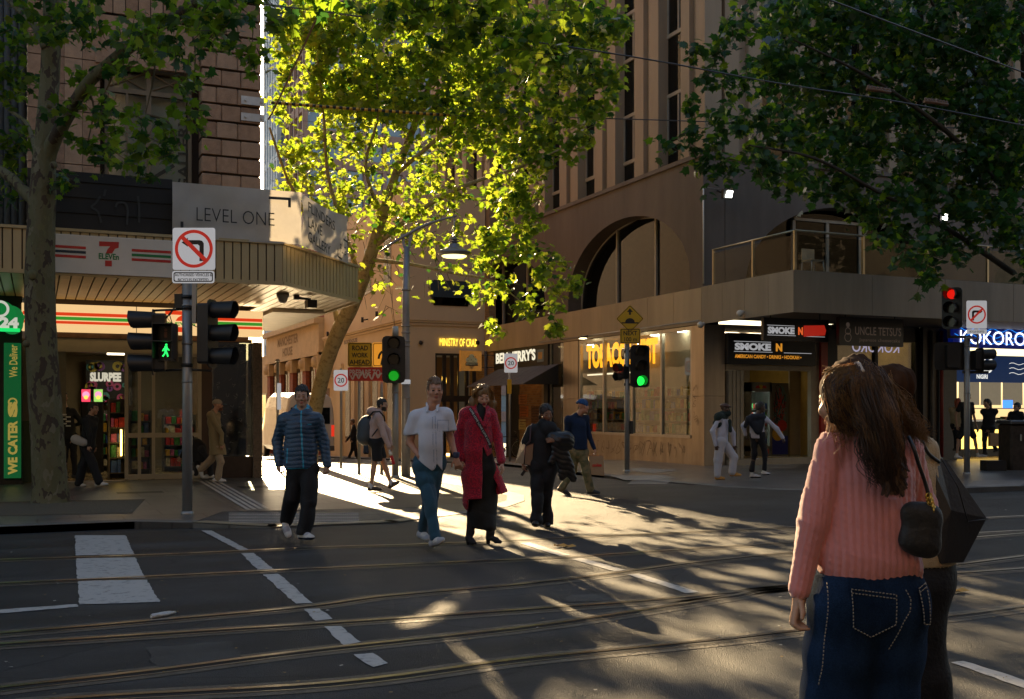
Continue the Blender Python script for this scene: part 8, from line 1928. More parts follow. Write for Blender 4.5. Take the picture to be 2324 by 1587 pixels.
M_hood=cloth('pinkish_fleece',(.50,.36,.32),.9,.3,180); V=F.vol(V3(-.5,-.45,.7),V3(.5,.45,1.75)); torso_(V,ch,wa,J(415,600),shN,shF,yw,.02,chest=(.165,.85),waist=(.15,.85),hip=(.16,.85)); limb_(V,[shN,elN,wrN],[.075,.062,.045],.03); limb_(V,[shF,elF,wrF],[.075,.062,.045],.03); V.ell(J(350,175),(.10,.11,.08),.03); V.cone(J(330,190),J(470,180),.06,.06,.03,(1,1.3,1)); V.cutf(lambda X,Y,Z: np.where(X<J(530,0)[0],J(0,625)[2]-Z,-1)); V.wrinkle(.006,12,81); F.add('hoodie',V,M_hood)
V=F.vol(V3(-.4,-.35,.4),V3(.45,.35,1.1)); V.cone(J(405,650),J(430,660),.15,.15,.03,(1,1.1,1)); limb_(V,[J(420,700,-.08),J(430,930,-.08)],[.125,.112],.03); limb_(V,[J(450,700,.08),J(510,900,.08)],[.12,.098],.03); V.cutf(lambda X,Y,Z: np.where(Y<0,J(0,960)[2]-Z,J(0,920)[2]-Z)); V.wrinkle(.006,14,91); F.add('shorts',V,M_blkt)
for (to,he,an) in ((J(512,1440,-.08),J(278,1455,-.08),J(335,1400,-.08)),(J(795,1320,.08),J(625,1425,.08),J(655,1350,.08))): shoe(F,to,he,an,[mat('dark_runner',(.06,.04,.03),.7),mat('dark_sole',(.03,.025,.02),.7)]); V=F.vol(an-.09,an+.11,.006); V.cone(an,an+UPV*.06+V3(-.01,0,0),.043,.042,.01); F.add('sock',V,M_sock)
t=carried('backpack','grey backpack worn by the man in black shorts','backpack',F); V=F.vol(*bbox(J(120,220),J(450,690),m=.25),h=.009); V.ell(J(245,490),(.20*.8,.17,.27),.03); V.cone(J(285,330),J(230,580),.10,.14,.04,(1,1.2,1)); V.ell(J(180,570,-.0),(.07,.13,.12),.02)
V.wrinkle(.005,12,5); vol_to(t,'pack',V,mat('slate_fabric',(.05,.065,.08),.6,var=.15,bump=.2)); 
mb=MB(); mb.tube([Vector(q) for q in (J(280,290,-.1),J(370,190,-.17),J(470,185,-.19),J(540,260,-.15),J(555,340,-.12))],.016,6); mb.tube([Vector(q) for q in (J(350,580,-.16),J(440,460,-.2))],.012,6); local_mb(F,mb,'strap',M_blk,t)
t=carried('cola_bottle','red labelled cola bottle held by the man in black shorts','bottle',F)
p=J(665,925,-.24); T=Matrix.Translation(Vector(p))@Matrix.Rotation(R_(-18),4,'Y'); mb=MB(tf=T); mb.lathe((0,0,-.12),[(.028,0),(.034,.02),(.03,.06),(.034,.10),(.034,.15),(.03,.17)],12); mb.M(1).lathe((0,0,.05),[(.034,0),(.034,.04),(.014,.09),(.013,.11)],12); local_mb(F,mb,'bottle',[mat('cola_red',(.55,.02,.02),.2),mat('clear_plastic',(.6,.55,.45),.2)],t)
# =============== simple generic figure for people further off ===============
def walker(label,conv,foot,hd,th,sh,hip,legs,arms,top,bot,hairm=M_hair_blk,sk=SK_A,zg=0.0,h=.011,D=None,shoes=None,sleeve=True,shorts=None,longhair=None,coat=None,yaw=None,depth=.16,extra=None,ph=.05,hs=1.0,hair=True,tr=.0,group=None):
    F=Fig(label,foot[0],foot[1],*conv,zg=zg,h=h,D=D,group=group); J=F.J; hc=J(*hd); yw=th*.9 if yaw is None else yaw
    ax=rt(yw); s0=J(*sh); p0=J(*hip); shs=[s0-ax*depth,s0+ax*depth]; hps=[p0-ax*.08,p0+ax*.08]
    L=[[hps[i]]+[J(*q)+ax*(.07 if i else -.07)*abs(ax[1]) for q in legs[i][:2]] for i in (0,1)]; A=[[shs[i]]+[J(*q)+ax*(depth+.03)*(1 if i else -1)*abs(ax[1]) for q in arms[i]] for i in (0,1)]
    V=F.vol(V3(-.8,-.55,-.05),V3(.8,.55,1.98)); P,M=head(V,hc,th,ph,hs); neck(V,P,s0+UPV*.03,.052); ch=s0-UPV*.12; wa=mid(s0,p0,.62)
    torso_(V,ch,wa,p0,shs[0],shs[1],yw,-.01,chest=(.15,.66)); 
    for i in (0,1): limb_(V,A[i],[.048,.04,.028]); limb_(V,[L[i][0],L[i][1],mid(L[i][1],L[i][2],.4),L[i][2]],[.085,.058,.055,.036]); d=A[i][2]-A[i][1]; d/=np.linalg.norm(d); hand(V,A[i][2],d,ax*(1 if i else -1),1 if i else -1,.6,.95)
    F.add('body',V,[sk,hairm,LIP if sk is not SK_E else LIPB,M_eye],headcls(P,M,hc,hs))
    if hair and longhair is None: short_hair(F,P,M,hc,hairm,hs,.008,-.01,.003)
    if longhair:
        V=Vol(hc-V3(.24,.24,longhair+.1),hc+.2,.009); V.ell(P(0,-.022,.040),[.084,.102,.094],.01,R=M); V.cone(P(0,-.08,-.0),P(0,-.12,-longhair),.08,.05,.03,(1.1,1,1)); V.ell(P(0,.085,-.03),[.062,.08,.09],.012,op='sub',R=M); V.wrinkle(0,f=hairfn(.006,70)); F.add('hair',V,hairm)
    V=F.vol(V3(-.7,-.5,.3),V3(.7,.5,1.75)); torso_(V,ch,wa,p0+UPV*.03,shs[0],shs[1],yw,.02,chest=(.158,.72),waist=(.145,.76),hip=(.155,.78)); 
    for i in (0,1): limb_(V,A[i] if sleeve else [A[i][0],mid(A[i][0],A[i][1],.6)],[.070,.058,.044] if sleeve else [.072,.07],.03)
    if coat: V.cone(wa,p0-UPV*coat,.165,.20,.04,(1,.8,1),yw)
    zc=p0[2]-.03-(coat or 0); bx_=[min(A[0][2][0],A[1][2][0]),max(A[0][2][0],A[1][2][0])]
    V.cutf(lambda X,Y,Z: np.where(np.sqrt((X-p0[0])**2+(Y-p0[1])**2)<.21+(coat or 0)*.2,zc-Z,-1)); V.wrinkle(.007,12,len(label)); tp=F.add('top',V,top)
    V=F.vol(V3(-.75,-.5,.0),V3(.75,.5,1.15)); V.cone(hps[0]+UPV*.03,hps[1]+UPV*.03,.105,.105,.04); 
    for i in (0,1): 
        q=L[i]; limb_(V,[q[0],q[1],q[2]] if not shorts else [q[0],mid(q[0],q[1],.8)],[.105+tr,.075+tr,.062+tr] if not shorts else [.11,.095],.03)
    V.wrinkle(.008,14,3+len(label)); F.add('trousers' if not shorts else 'shorts',V,bot)
    for i in (0,1):
        if len(legs[i])>2: shoe(F,J(*legs[i][2])+ax*(.07 if i else -.07)*abs(ax[1]),J(*legs[i][3])+ax*(.07 if i else -.07)*abs(ax[1]),L[i][2],shoes or [M_blk,M_blk])
    return F,P,M,hc,L,A,s0,p0,ax
ZE=(2750,1200,1.983)
# man in white with cap
W_=walker('man in white shirt, white trousers, brown cap and tan boots outside the candy shop',ZE,(270,1425),(300,862),R_(72),(275,930),(270,1125),[((248,1270),(243,1385),(305,1425),(222,1428)),((362,1250),(348,1365),(425,1400),(328,1404))],[((215,1040),(240,1150)),((345,1060),(355,1150))],cloth('white_linen',(.52,.52,.60),.8,.2,100,.05),cloth('white_cotton_trousers',(.50,.48,.50),.8,.2,90,.05),sk=SK_E,shoes=[mat('tan_suede',(.50,.24,.05),.8),mat('tan_sole',(.45,.25,.08),.7)],tr=.03,depth=.17,hair=False)
F,P,M,hc=W_[:4]; V=Vol(hc-.2,hc+.24,.007); V.ell(P(0,-.015,.055),[.088,.11,.062],.01,R=M); V.ell(P(0,.085,.042),[.06,.05,.016],.015,R=M); V.cut(P(0,0,.032),-M[:,2]); F.add('flat_cap',V,mat('brown_leather_cap',(.07,.03,.02),.4))
V=F.vol(V3(-.5,-.45,.9),V3(.5,.45,1.7)); J=F.J; s0=W_[6]; V.cone(J(250,930,-.14),J(285,925,.14),.105,.10,.04); V.cone(J(285,905),J(320,900),.075,.07,.03); V.cone(J(240,980,-.1),J(240,980,.12),.10,.10,.04,(1,1,.9)); V.cone(J(335,960,-.1),J(340,1040,-.1),.035,.03,.02); V.wrinkle(.008,14,8); F.add('shoulder_jumper',V,cloth('dark_green_knit',(.022,.035,.03),.9,.4,120))
# man with jacket over shoulder
W_=walker('man in black trousers with a dark jacket knotted over his white shirt',ZE,(560,1412),(582,852),R_(95),(555,935),(555,1085),[((545,1220),(525,1350),(600,1412),(508,1414)),((600,1215),(595,1345),(640,1388),(572,1392))],[((485,1000),(500,1070)),((665,1022),(712,1092))],MATS['white_linen'],MATS['black_trousers'],sk=SK_E,shoes=[M_shw,M_blk],yaw=R_(-40),depth=.17)
F=W_[0];J=F.J; V=F.vol(V3(-.5,-.45,.9),V3(.5,.45,1.7)); V.cone(J(520,930,-.12),J(600,930,-.08),.085,.075,.04); V.cone(J(500,960,-.16),J(560,1040,-.16),.085,.06,.04,(1,.5,1)); V.cone(J(600,940,-.15),J(560,1040,-.17),.075,.05,.04,(1,.5,1)); V.cone(J(480,940,-.14),J(460,1000,-.14),.05,.04,.03); V.wrinkle(.008,14,9); F.add('shoulder_jacket',V,cloth('dark_navy_jacket',(.012,.016,.025),.6,.3,70))
# tan coat man at the shop window
ZF=(680,1450,2.885)
W_=walker('bearded man in a tan coat, cap and cream trousers striding past the scratched window',ZF,(540,1385),(555,490),R_(88),(505,600),(550,980),[((600,1150),(575,1330),(668,1378),(505,1382)),((450,1130),(335,1240),(350,1340),(275,1200))],[((640,820),(640,940)),((500,760),(545,965))],cloth('tan_cotton_coat',(.26,.19,.085),.8,.25,80),cloth('cream_cotton',(.36,.27,.17),.8,.2,80),hairm=mat('ginger_beard',(.12,.04,.02),.7),sk=SK_B,shoes=[M_shw,M_shw],coat=.12,tr=.015,depth=.15,hair=False)
F,P,M,hc=W_[:4]; V=Vol(hc-.2,hc+.24,.007); V.ell(P(0,-.02,.045),[.086,.105,.075],.01,R=M); V.cut(P(0,0,.02),-M[:,2]); cp_=F.add('cap',V,cloth('cream_cap',(.35,.30,.22))); V=Vol(hc-.2,hc+.24,.006); V.ell(P(0,.12,.018),[.06,.07,.012],.01,R=M); F.add('cap_brim',V,mat('teal_brim',(.01,.06,.09),.6),None,cp_)
V=F.vol(hc-.3,hc+V3(.3,.3,.1),.008); V.ell(P(0,.055,-.085),(.05,.05,.045),.02); F.add('beard',V,MATS['ginger_beard'])
t=carried('bumbag','small black bag slung across the front of the tan coat man','bag',F); J=F.J; V=F.vol(*bbox(J(600,860,-.1),m=.3),h=.01); V.cone(J(605,790,-.05),J(605,900,-.05),.085,.075,.03,(1,1.2,1)); vol_to(t,'pouch',V,M_blkt)
# hunched figure in black behind the signal pole
W_=walker('figure in black bending behind the left traffic signal post with white trainers',ZF,(440,1345),(190,905),R_(-80),(240,900),(350,1020),[((330,1130),(300,1290),(200,1300),(290,1300)),((450,1150),(470,1290),(360,1342),(512,1335))],[((170,1010),(130,1090)),((210,1050),(170,1120))],M_blkt,cloth('dark_grey_jeans',(.03,.03,.035)),shoes=[M_shw,M_rub],coat=.2,D=24.0-1.2,depth=.14)
# black hoodie walker in front of the open shop
ZG=(0,1080,1.5565)
W_=walker('person in black hoodie and trousers striding past the open convenience store',ZG,(575,1352),(583,862),R_(85),(560,930),(545,1100),[((590,1210),(630,1315),(690,1340),(605,1350)),((500,1225),(478,1330),(522,1352),(460,1352))],[((595,1030),(590,1090)),((510,1010),(545,1100))],M_blkt,M_blkp,shoes=[M_shw,M_shw],tr=.025,ph=.15,hair=True)
F=W_[0];J=F.J; t=carried('white_tote','white cloth bag hanging at the back of the black hoodie walker','bag',F); V=F.vol(*bbox(J(440,1010,-.2),J(540,1110,-.2),m=.2),h=.01); V.cone(J(470,1055,-.2),J(520,1075,-.2),.085,.075,.04); V.wrinkle(.006,14,4); vol_to(t,'sack',V,cloth('white_canvas',(.42,.40,.36)))
mb=MB(); p=J(560,1115,-.3); mb.text('VANS',p[0],p[0]+.01,p[2],p[2]+.01,0,0) if False else None
W_=walker('person in black printed top standing half behind the plane tree trunk',ZG,(430,1300),(395,790),R_(60),(410,880),(430,1050),[((420,1160),(415,1270),(445,1298),(400,1298)),((445,1160),(450,1270),(480,1298),(430,1298))],[((380,960),(430,960)),((470,950),(435,965))],M_blkt,M_blkp,D=22.6,depth=.15)
F=W_[0];J=F.J; mb=MB(); 
for k in range(6): p=J(385+(k%2)*25,900+k*14,-.22); mb.box(p[0],p[0]+.10,p[1],p[1]+.004,p[2]-.02,p[2]+.01)
local_mb(F,mb,'chest_print',M_rub)
# distant people in the lane
gD=43.7; zgd=gz(41)
W_=walker('man in black clothes walking left on the far lane footpath',ZC,(118,1240),(125,928),R_(-85),(138,968),(135,1085),[((125,1165),(100,1222),(72,1238),(115,1240)),((150,1160),(160,1228),(135,1246),(178,1248))],[((120,1030),(85,1080)),((145,1040),(125,1080))],M_blkt,M_blkp,hairm=M_hair_brn,zg=zgd,D=gD,h=.014,hs=.95)
W_=walker('person in blue jeans walking beyond the backpack man in the lane',ZC,(235,1205),(240,930),R_(170),(240,970),(238,1075),[((232,1130),(228,1185),(222,1200),(238,1200)),((245,1130),(255,1185),(262,1200),(248,1200))],[((215,1030),(215,1080)),((265,1030),(265,1080))],cloth('dull_blue_top',(.10,.12,.16)),cloth('blue_jeans_far',(.07,.13,.24)),zg=gz(44),D=46,h=.014,hs=.95,yaw=0)
W_=walker('person in a brown top carrying a black bag behind the lane signal pole',ZC,(470,1200),(475,965),R_(170),(475,990),(475,1085),[((460,1130),(455,1185),(450,1198),(460,1198)),((490,1130),(495,1185),(500,1198),(490,1198))],[((432,1040),(438,1090)),((518,1040),(515,1090))],cloth('brown_knit_top',(.24,.15,.08)),M_blkp,hairm=M_hair_brn,zg=gz(42),D=44,h=.014,hs=.85,yaw=0)
# customers at the right edge
ZH=(3500,1150,1.983)
SH=[M_shw,M_rub]
walker('person in black T-shirt and shorts with white trainers behind the right signal pole',ZH,(740,1362),(735,868),R_(120),(725,920),(728,1100),[((668,1210),(655,1330),(700,1362),(632,1358)),((785,1200),(808,1325),(885,1345),(800,1352))],[((655,1010),(665,1100)),((775,1040),(795,1115))],M_blkt,M_blkt,zg=0,D=30.0,sleeve=False,shorts=True,shoes=SH,h=.012,yaw=R_(20))
walker('woman with red hair and a beige top at the sushi counter',ZH,(650,1300),(658,915),R_(150),(650,965),(650,1100),[((645,1190),(645,1280),(660,1298),(640,1298)),((665,1190),(670,1280),(685,1298),(660,1298))],[((615,1030),(615,1110)),((680,1030),(680,1110))],cloth('beige_cardigan',(.34,.26,.14)),M_blkp,hairm=mat('red_hair',(.30,.07,.03),.6),D=31.0,h=.013,longhair=.12,yaw=0)
W_=walker('woman with long dark hair carrying a paper bag past the sushi counter',ZH,(885,1330),(885,920),R_(-60),(905,980),(900,1120),[((880,1210),(880,1310),(860,1328),(895,1328)),((915,1210),(950,1290),(930,1312),(975,1290))],[((930,1060),(935,1140)),((870,1050),(862,1120))],cloth('black_coat_far',(.012,.012,.014)),M_blkp,D=30.0,h=.012,longhair=.30,yaw=R_(-30))
F=W_[0];J=F.J; t=carried('paper_bag','brown paper bag held by the long haired woman at the right edge','bag',F); mb=MB(); a,c=J(908,1260,-.2),J(975,1155,-.2); mb.cbox(a[0],c[0],-.24,-.10,a[2],c[2],.01); local_mb(F,mb,'bag_body',MATS['kraft_paper'],t)
walker('person with dark hair standing at the counter above the street bin',ZH,(1120,1330),(1125,950),R_(-70),(1120,1000),(1120,1130),[((1110,1210),(1110,1310),(1095,1328),(1120,1328)),((1130,1210),(1130,1310),(1115,1328),(1140,1328))],[((1095,1070),(1085,1120)),((1150,1070),(1150,1120))],MATS['black_coat_far'],M_blkp,D=29.0,h=.013)
walker('dark haired woman seen through the cheesecake shop glass',ZH,(280,1330),(268,925),R_(180),(275,980),(280,1120),[((270,1210),(270,1310),(262,1328),(275,1328)),((290,1210),(290,1310),(296,1328),(285,1328))],[((235,1060),(240,1140)),((315,1060),(315,1140))],MATS['black_coat_far'],M_blkp,D=30.5,h=.013,longhair=.30,yaw=0)
# =============== woman in the pink sweater, close to the camera, and her companion ===============
ZP=(3150,1400,1.136)
LS=.94
F=Fig('long haired woman in a pink cable knit sweater and baggy jeans seen from behind',330,1587,*ZP,zg=-.02,h=.006,D=4.07)
J=F.J
zb=J(0,2060)[2]
hc=J(255,232,-.05); th=R_(-152)                           # face turned away to the left
neckp=J(330,380,.0); shL,shR=J(148,412,.0),J(580,430,.05); elL,elR=J(115,790,-.02),J(600,720,.10); wrL,wrR=J(55,1110,-.03),J(560,830,.22)
ch=J(370,560); wa=J(375,820); pe=J(360,1090); hpL,hpR=J(250,1180),J(470,1180); knL,knR=J(225,1560,.02),J(460,1580,.0)
anL=V3(knL[0]-.02,.06,.10); anR=V3(knR[0]+.03,-.05,.10)
V=F.vol(V3(-.55,-.4,-.03),V3(.55,.45,1.82)); P,M=head(V,hc,th,.12,1.04,True); neck(V,P,neckp,.048)
torso_(V,ch,wa,pe,shL+V3(.06,0,0),shR-V3(.06,0,0),0,-.02,chest=(.15,.6),waist=(.125,.7)); limb_(V,[shL+V3(.04,0,-.045),elL,wrL],[.048,.040,.024]); limb_(V,[shR-V3(.04,0,.045),elR,wrR],[.048,.040,.026])
limb_(V,[hpL+V3(.03,0,0),knL+V3(.04,0,0),anL],[.08,.05,.04]); limb_(V,[hpR,knR,anR],[.08,.05,.04])
# relaxed hand seen from the back, fingers trailing to the right
w=wrL; pm=J(38,1190,-.04)
kn=[J(25,1215,-.05),J(34,1222,-.065),J(44,1222,-.05),J(52,1212,-.03)]
for q in kn: V.cone(w+V3(.0,0,-.01),q,.021,.0125,.012)
for i,(a,b,c_) in enumerate((((18,1240,-.06),(42,1262,-.07),(78,1272,-.08)),((30,1248,-.075),(58,1268,-.085),(98,1268,-.09)),((42,1242,-.06),(62,1258,-.07),(88,1258,-.075)),((50,1232,-.035),(62,1246,-.05),(78,1250,-.055)))):
    A_,B_,C_=J(*a),J(*b),J(*c_); V.cone(kn[i],A_,.0105,.0095,.005); V.cone(A_,B_,.0095,.0085,.004); V.cone(B_,C_,.0083,.0062,.004)
V.cone(J(62,1150,-.07),J(70,1195,-.09),.0125,.010,.01); V.cone(J(70,1195,-.09),J(66,1222,-.10),.010,.008,.005)
hand(V,wrR,V3(.1,.6,-.6),V3(1,0,0),1,.8,.95)
M_skp=skin('skin_warm',(.50,.28,.17))
F.add('body',V,[M_skp,M_hair_brn,LIP,M_eye],headcls(P,M,hc,1.04))
# sweater
V=F.vol(V3(-.55,-.35,.72),V3(.5,.4,1.62),.006)
torso_(V,ch,wa,J(355,930),shL+V3(.06,0,.01),shR-V3(.055,0,-.01),0,.02,chest=(.155,.66),waist=(.152,.72),hip=(.190,.66),sh=.052)
V.cone(J(345,385),J(340,420),.065,.08,.04); limb_(V,[shL+V3(.04,0,-.045),elL,wrL+V3(0,0,.02)],[.070,.062,.047],.010); limb_(V,[shR-V3(.04,0,.045),elR,wrR],[.066,.060,.048],.03)
zh=lambda X: np.interp(X,[J(120,0)[0],J(350,0)[0],J(585,0)[0]],[J(0,1020)[2],J(0,1048)[2],J(0,1005)[2]])
V.cutf(lambda X,Y,Z: np.where(X>J(118,0)[0],zh(X)-Z,np.where(X<J(100,0)[0],J(0,1130)[2]-Z,-1)))
M_pink=mat('pink_wool',(.76,.29,.26),.9,var=.08,vscale=5,bump=.3,bscale=240,sheen=.9,transl=.14)
pt=.0255
def knit(x,y,z):
    # ribs and twisted cables running down the back, following the sleeves
    ux=x.copy(); sl=x<J(150,0)[0]+.045*(z-1.0); 
    ln=elL-shL; ux=np.where(sl,(x-np.interp(z,[wrL[2],elL[2],shL[2]],[wrL[0],elL[0],shL[0]]))*1.35+(y*.0),ux+.14*(1.25-z)*(x)*.6)
    u=ux/pt; f=u-np.floor(u); rib=np.abs(np.sin(np.pi*u))
    ph=z/.030*2*np.pi+np.floor(u)*2.4; cab=np.sin(2*np.pi*f+ph)*np.exp(-((f-.5)/.22)**2)
    d=-.0046*rib**.8-.0016*cab+.0030
    fold=.009*np.exp(-(((x-J(430,0)[0])-.42*(1.2-z))/.022)**2)*((z<1.2)&(z>.85))
    return (d-fold).astype(np.float32)
V.wrinkle(.007,9,13,f=knit)
F.add('sweater',V,M_pink)
# jeans
M_jean=mat('dark_indigo_denim',(.014,.032,.072),.95,var=.6,vscale=4,bump=.35,bscale=300,streak=.4,fine=.25,spec=.08); M_stitch=mat('jean_stitch',(.30,.26,.20),.7)
V=F.vol(V3(-.5,-.42,.0),V3(.5,.45,1.10),.007)
V.cone(J(262,1120),J(455,1110),.122,.122,.05,(1,.95,1)); V.cone(J(355,1040),J(355,1100),.175,.185,.04,(1,.66,1)); limb_(V,[hpL+V3(.015,0,0),J(248,1380),knL+V3(.01,0,0),anL],[.135,.140,.138,.12],.04); limb_(V,[hpR,J(462,1380),knR,anR],[.130,.122,.112,.11],.04)
V.ell(J(290,1190,-.07),(.12,.08,.12),.05); V.ell(J(450,1190,-.07),(.12,.08,.12),.05)
V.cutf(lambda X,Y,Z: Z-np.interp(X,[J(120,0)[0],J(585,0)[0]],[J(0,1018)[2],J(0,1000)[2]])); V.cut((0,0,.06),(0,0,-1)); V.wrinkle(.009,8,17,zs=1.1)
jn=F.add('jeans',V,M_jean)
jm=jn.data; jco=np.empty(len(jm.vertices)*3); jm.vertices.foreach_get('co',jco); jco=jco.reshape(-1,3)
def surf(p):
    d=(jco[:,0]-p[0])**2+(jco[:,2]-p[2])**2; m=d<.0003; return jco[m,1].min() if m.any() else -.2
def seam(pts,r=.0022,off=.003,name='stitching',dash=True):
    mb=MB(); Q=[Vector(q) for q in pts]; 
    for a,b in zip(Q,Q[1:]):
        n=max(1,int((b-a).length/.012))
        for i in range(n):
            p,q=a.lerp(b,i/n),a.lerp(b,(i+.62)/n); p.y=surf(p)-off; q.y=surf(q)-off; mb.tube([p,q],r,4)
    return mb
for P4 in (((232,1055),(430,1078),(425,1210),(318,1270),(235,1225)),((535,1055),(580,1035),(590,1220),(555,1215))):
    pk=[J(*q) for q in P4]; cx_=sum(q[0] for q in pk)/len(pk); 
    # pocket: a thin raised patch that follows the cloth
    mb=MB(); N_=10; 
    ps_=[Vector(q) for q in pk]; cen=sum(ps_,Vector())/len(ps_); ring=[]
    for a,b in zip(ps_,ps_[1:]+ps_[:1]):
        for i in range(5): q=a.lerp(b,i/5); ring.append(q)
    rows=[]
    for s_ in (1,.75,.5,.25,0.02):
        rows.append([Vector(((cen+(q-cen)*s_).x,0,(cen+(q-cen)*s_).z)) for q in ring])
    pts=[]
    for r_i,row in enumerate(rows):
        for q in row: pts.append((q.x,surf(q)-(.0035 if r_i else .000),q.z))
    n=len(ring); b=mb.P(pts); mb.smooth=True; mb.F(b,[(i*n+j,i*n+(j+1)%n,(i+1)*n+(j+1)%n,(i+1)*n+j) for i in range(len(rows)-1) for j in range(n)]); po=local_mb(F,mb,'pocket',M_jean,jn)
    s1=[cen+(q-cen)*.97 for q in ps_]; s2=[cen+(q-cen)*.90 for q in ps_]
    mb=seam(s1+[s1[0]],off=.006); mb2=seam([cen+Vector(((q-cen).x*.97,0,(q-cen).z-.016)) for q in ps_[:2]],off=.006); local_mb(F,mb,'stitching',M_stitch,po); local_mb(F,mb2,'hem_stitching',M_stitch,po)
mb=seam([J(472,1060),J(490,1100),J(485,1150),J(455,1200),J(430,1260),J(400,1330)],off=.004); local_mb(F,mb,'centre_seam',M_stitch,jn)
mb=MB(); Q=[J(130,1040),J(125,1100),J(118,1200),J(112,1300),J(105,1400),J(95,1500)]
mb=seam([q+V3(.012,0,0) for q in Q],off=.002); local_mb(F,mb,'side_seam',M_stitch,jn)
for tx in (0,1):
    a=(anL,anR)[tx]; shoe(F,V3(a[0]+.0,a[1]+.19,0.0),V3(a[0],a[1]-.08,0),a-UPV*.02,[M_shw,M_rub])
# hair: a solid under layer plus many separate locks
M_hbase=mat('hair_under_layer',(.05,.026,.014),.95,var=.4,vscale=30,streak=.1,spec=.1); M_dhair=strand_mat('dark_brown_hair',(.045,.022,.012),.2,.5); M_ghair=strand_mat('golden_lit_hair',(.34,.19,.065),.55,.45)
V=Vol(hc-V3(.3,.3,.75),hc+V3(.4,.3,.22),.007)
V.ell(P(0,-.02,.045),[.086,.108,.094],.02,R=M); 
tail=[J(330,90,-.07),J(375,200,-.13),J(420,330,-.18),J(455,450,-.19),J(475,560,-.18),J(490,640,-.17)]
limb_(V,[q+V3(0,.03,0) for q in tail],[.066,.068,.060,.040,.020,.006],.04,(1.0,.5,1)); V.cone(J(310,150,-.08),J(370,330,-.12),.07,.035,.04,(1,.6,1)); V.cone(J(430,200,-.06),J(470,360,-.10),.05,.03,.04,(1,.7,1))
V.ell(P(0,.085,-.045),[.060,.085,.090],.012,op='sub',R=M); V.cone(P(-.08,-.02,.0),P(-.085,-.03,-.07),.03,.02,.02); V.cone(P(.08,-.02,.0),P(.085,-.03,-.07),.03,.02,.02)
V.wrinkle(0,f=lambda x,y,z:(.0015*np.sin((x-.35*(1.5-z))*170+2*np.sin(z*14))+.001*np.sin((x-.3*(1.5-z))*330+z*8)).astype(np.float32)); F.add('hair',V,M_hbase)
def pusher(V,out=.004,yb=None):
    lo,h,A=V.lo,V.h,V.a.copy(); nx,ny,nz=A.shape
    def f(p):
        p=np.array(p,float)
        for _ in range(40):
            i=((p-lo)/h).astype(int)
            if (i<0).any() or i[0]>=nx or i[1]>=ny or i[2]>=nz or A[i[0],i[1],i[2]]>out: break
            p[1]-=.004
        return tuple(p)
    return f
push=pusher(V); HM=M_dhair
rr=random.Random(4); ps=[];pg=[];pm=[];pl=[]
def off(s_): return V3(rr.gauss(0,s_),rr.gauss(0,s_*.6),rr.gauss(0,s_))
for c_i in range(95):                                     # locks from the crown clip down the back
    u=rr.uniform(-1,1); fr_=rr.uniform(0,1); w1,w2=rr.uniform(-24,24),rr.uniform(-26,26); ln=rr.uniform(.80,1.03); ph=rr.uniform(0,6.28)
    base=[J(330+u*66,86+abs(u)*24,-.10+.03*abs(u)),J(362+u*80,190,-.165+abs(u)*.07),J(398+u*80,300,-.195+abs(u)*.07),J(430+u*70+w1*.5,400*ln+10,-.205+abs(u)*.06),J(452+u*60+w1,480*ln+10,-.205+abs(u)*.05),J(468+u*52-w2,560*ln+8,-.20+abs(u)*.04),J(488+u*42+w2,640*ln+10,-.195)]
    tgt=(ps,pm,pl)[(0,0,1,1,2)[c_i%5]]
    for k in range(34):
        o_=off(.010); sp=[1,1.1,1.0,.8,.65,.5,.12]
        tgt.append([tuple(v) for v in catmull([Vector(b_+o_*sp[n_]+V3(.004*math.sin(ph+n_*2.1),0,0)+off(.0012)) for n_,b_ in enumerate(base)],3)])
for i in range(1100):                                      # over the front of the head, swept back, sun glow put into their gold colour
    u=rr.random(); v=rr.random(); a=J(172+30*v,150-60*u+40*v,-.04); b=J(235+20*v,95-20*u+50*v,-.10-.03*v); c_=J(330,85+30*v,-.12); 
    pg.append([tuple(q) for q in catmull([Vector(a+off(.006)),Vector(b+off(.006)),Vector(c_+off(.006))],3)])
for i in range(650):                                      # hair falling over the temple and ear, light from the left painted as gold on most
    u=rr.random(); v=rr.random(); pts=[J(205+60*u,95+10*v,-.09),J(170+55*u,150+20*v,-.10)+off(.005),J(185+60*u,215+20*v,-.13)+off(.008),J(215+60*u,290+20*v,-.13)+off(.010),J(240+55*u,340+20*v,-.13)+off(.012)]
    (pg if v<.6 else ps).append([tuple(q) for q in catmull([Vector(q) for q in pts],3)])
for i in range(330):                                      # loose hair by the ear and along the right side
    if i%3==0: a=J(215+rr.uniform(-15,15),200,-.08); pts=[a,a+off(.02)+V3(.02,0,-.05),a+off(.03)+V3(.03,-.01,-.10),a+off(.035)+V3(.035,-.02,-.15)]
    else: t_=rr.random(); a=J(430+60*t_,100+150*t_,-.02); pts=[a+off(.01),J(480+45*t_,250+90*t_,-.05)+off(.018),J(545+30*rr.random(),330+50*rr.random(),-.06)+off(.022),J(560+40*rr.random(),375+40*rr.random(),-.07)+off(.025)]
    pg.append([tuple(q) for q in catmull([Vector(q) for q in pts],3)])
for i in range(60):                                       # stray wisps on the sweater
    u=rr.random(); a=J(320+30*u,355,-.14); pts=[a,J(330+50*u,450,-.165)+off(.015),J(360+50*u,540,-.18)+off(.02),J(400+50*rr.random(),610,-.185)+off(.02)]; ps.append([tuple(q) for q in catmull([Vector(q) for q in pts],3)])
for i in range(40): a=P(rr.uniform(-.07,.07),rr.uniform(-.09,.06),.118); pg.append([tuple(a),tuple(a+off(.008)+V3(.01,0,.010)),tuple(a+off(.012)+V3(.035,0,.012))])
ps,pm,pl,pg=[[[push(q) for q in p] for p in L_] for L_ in (ps,pm,pl,pg)]
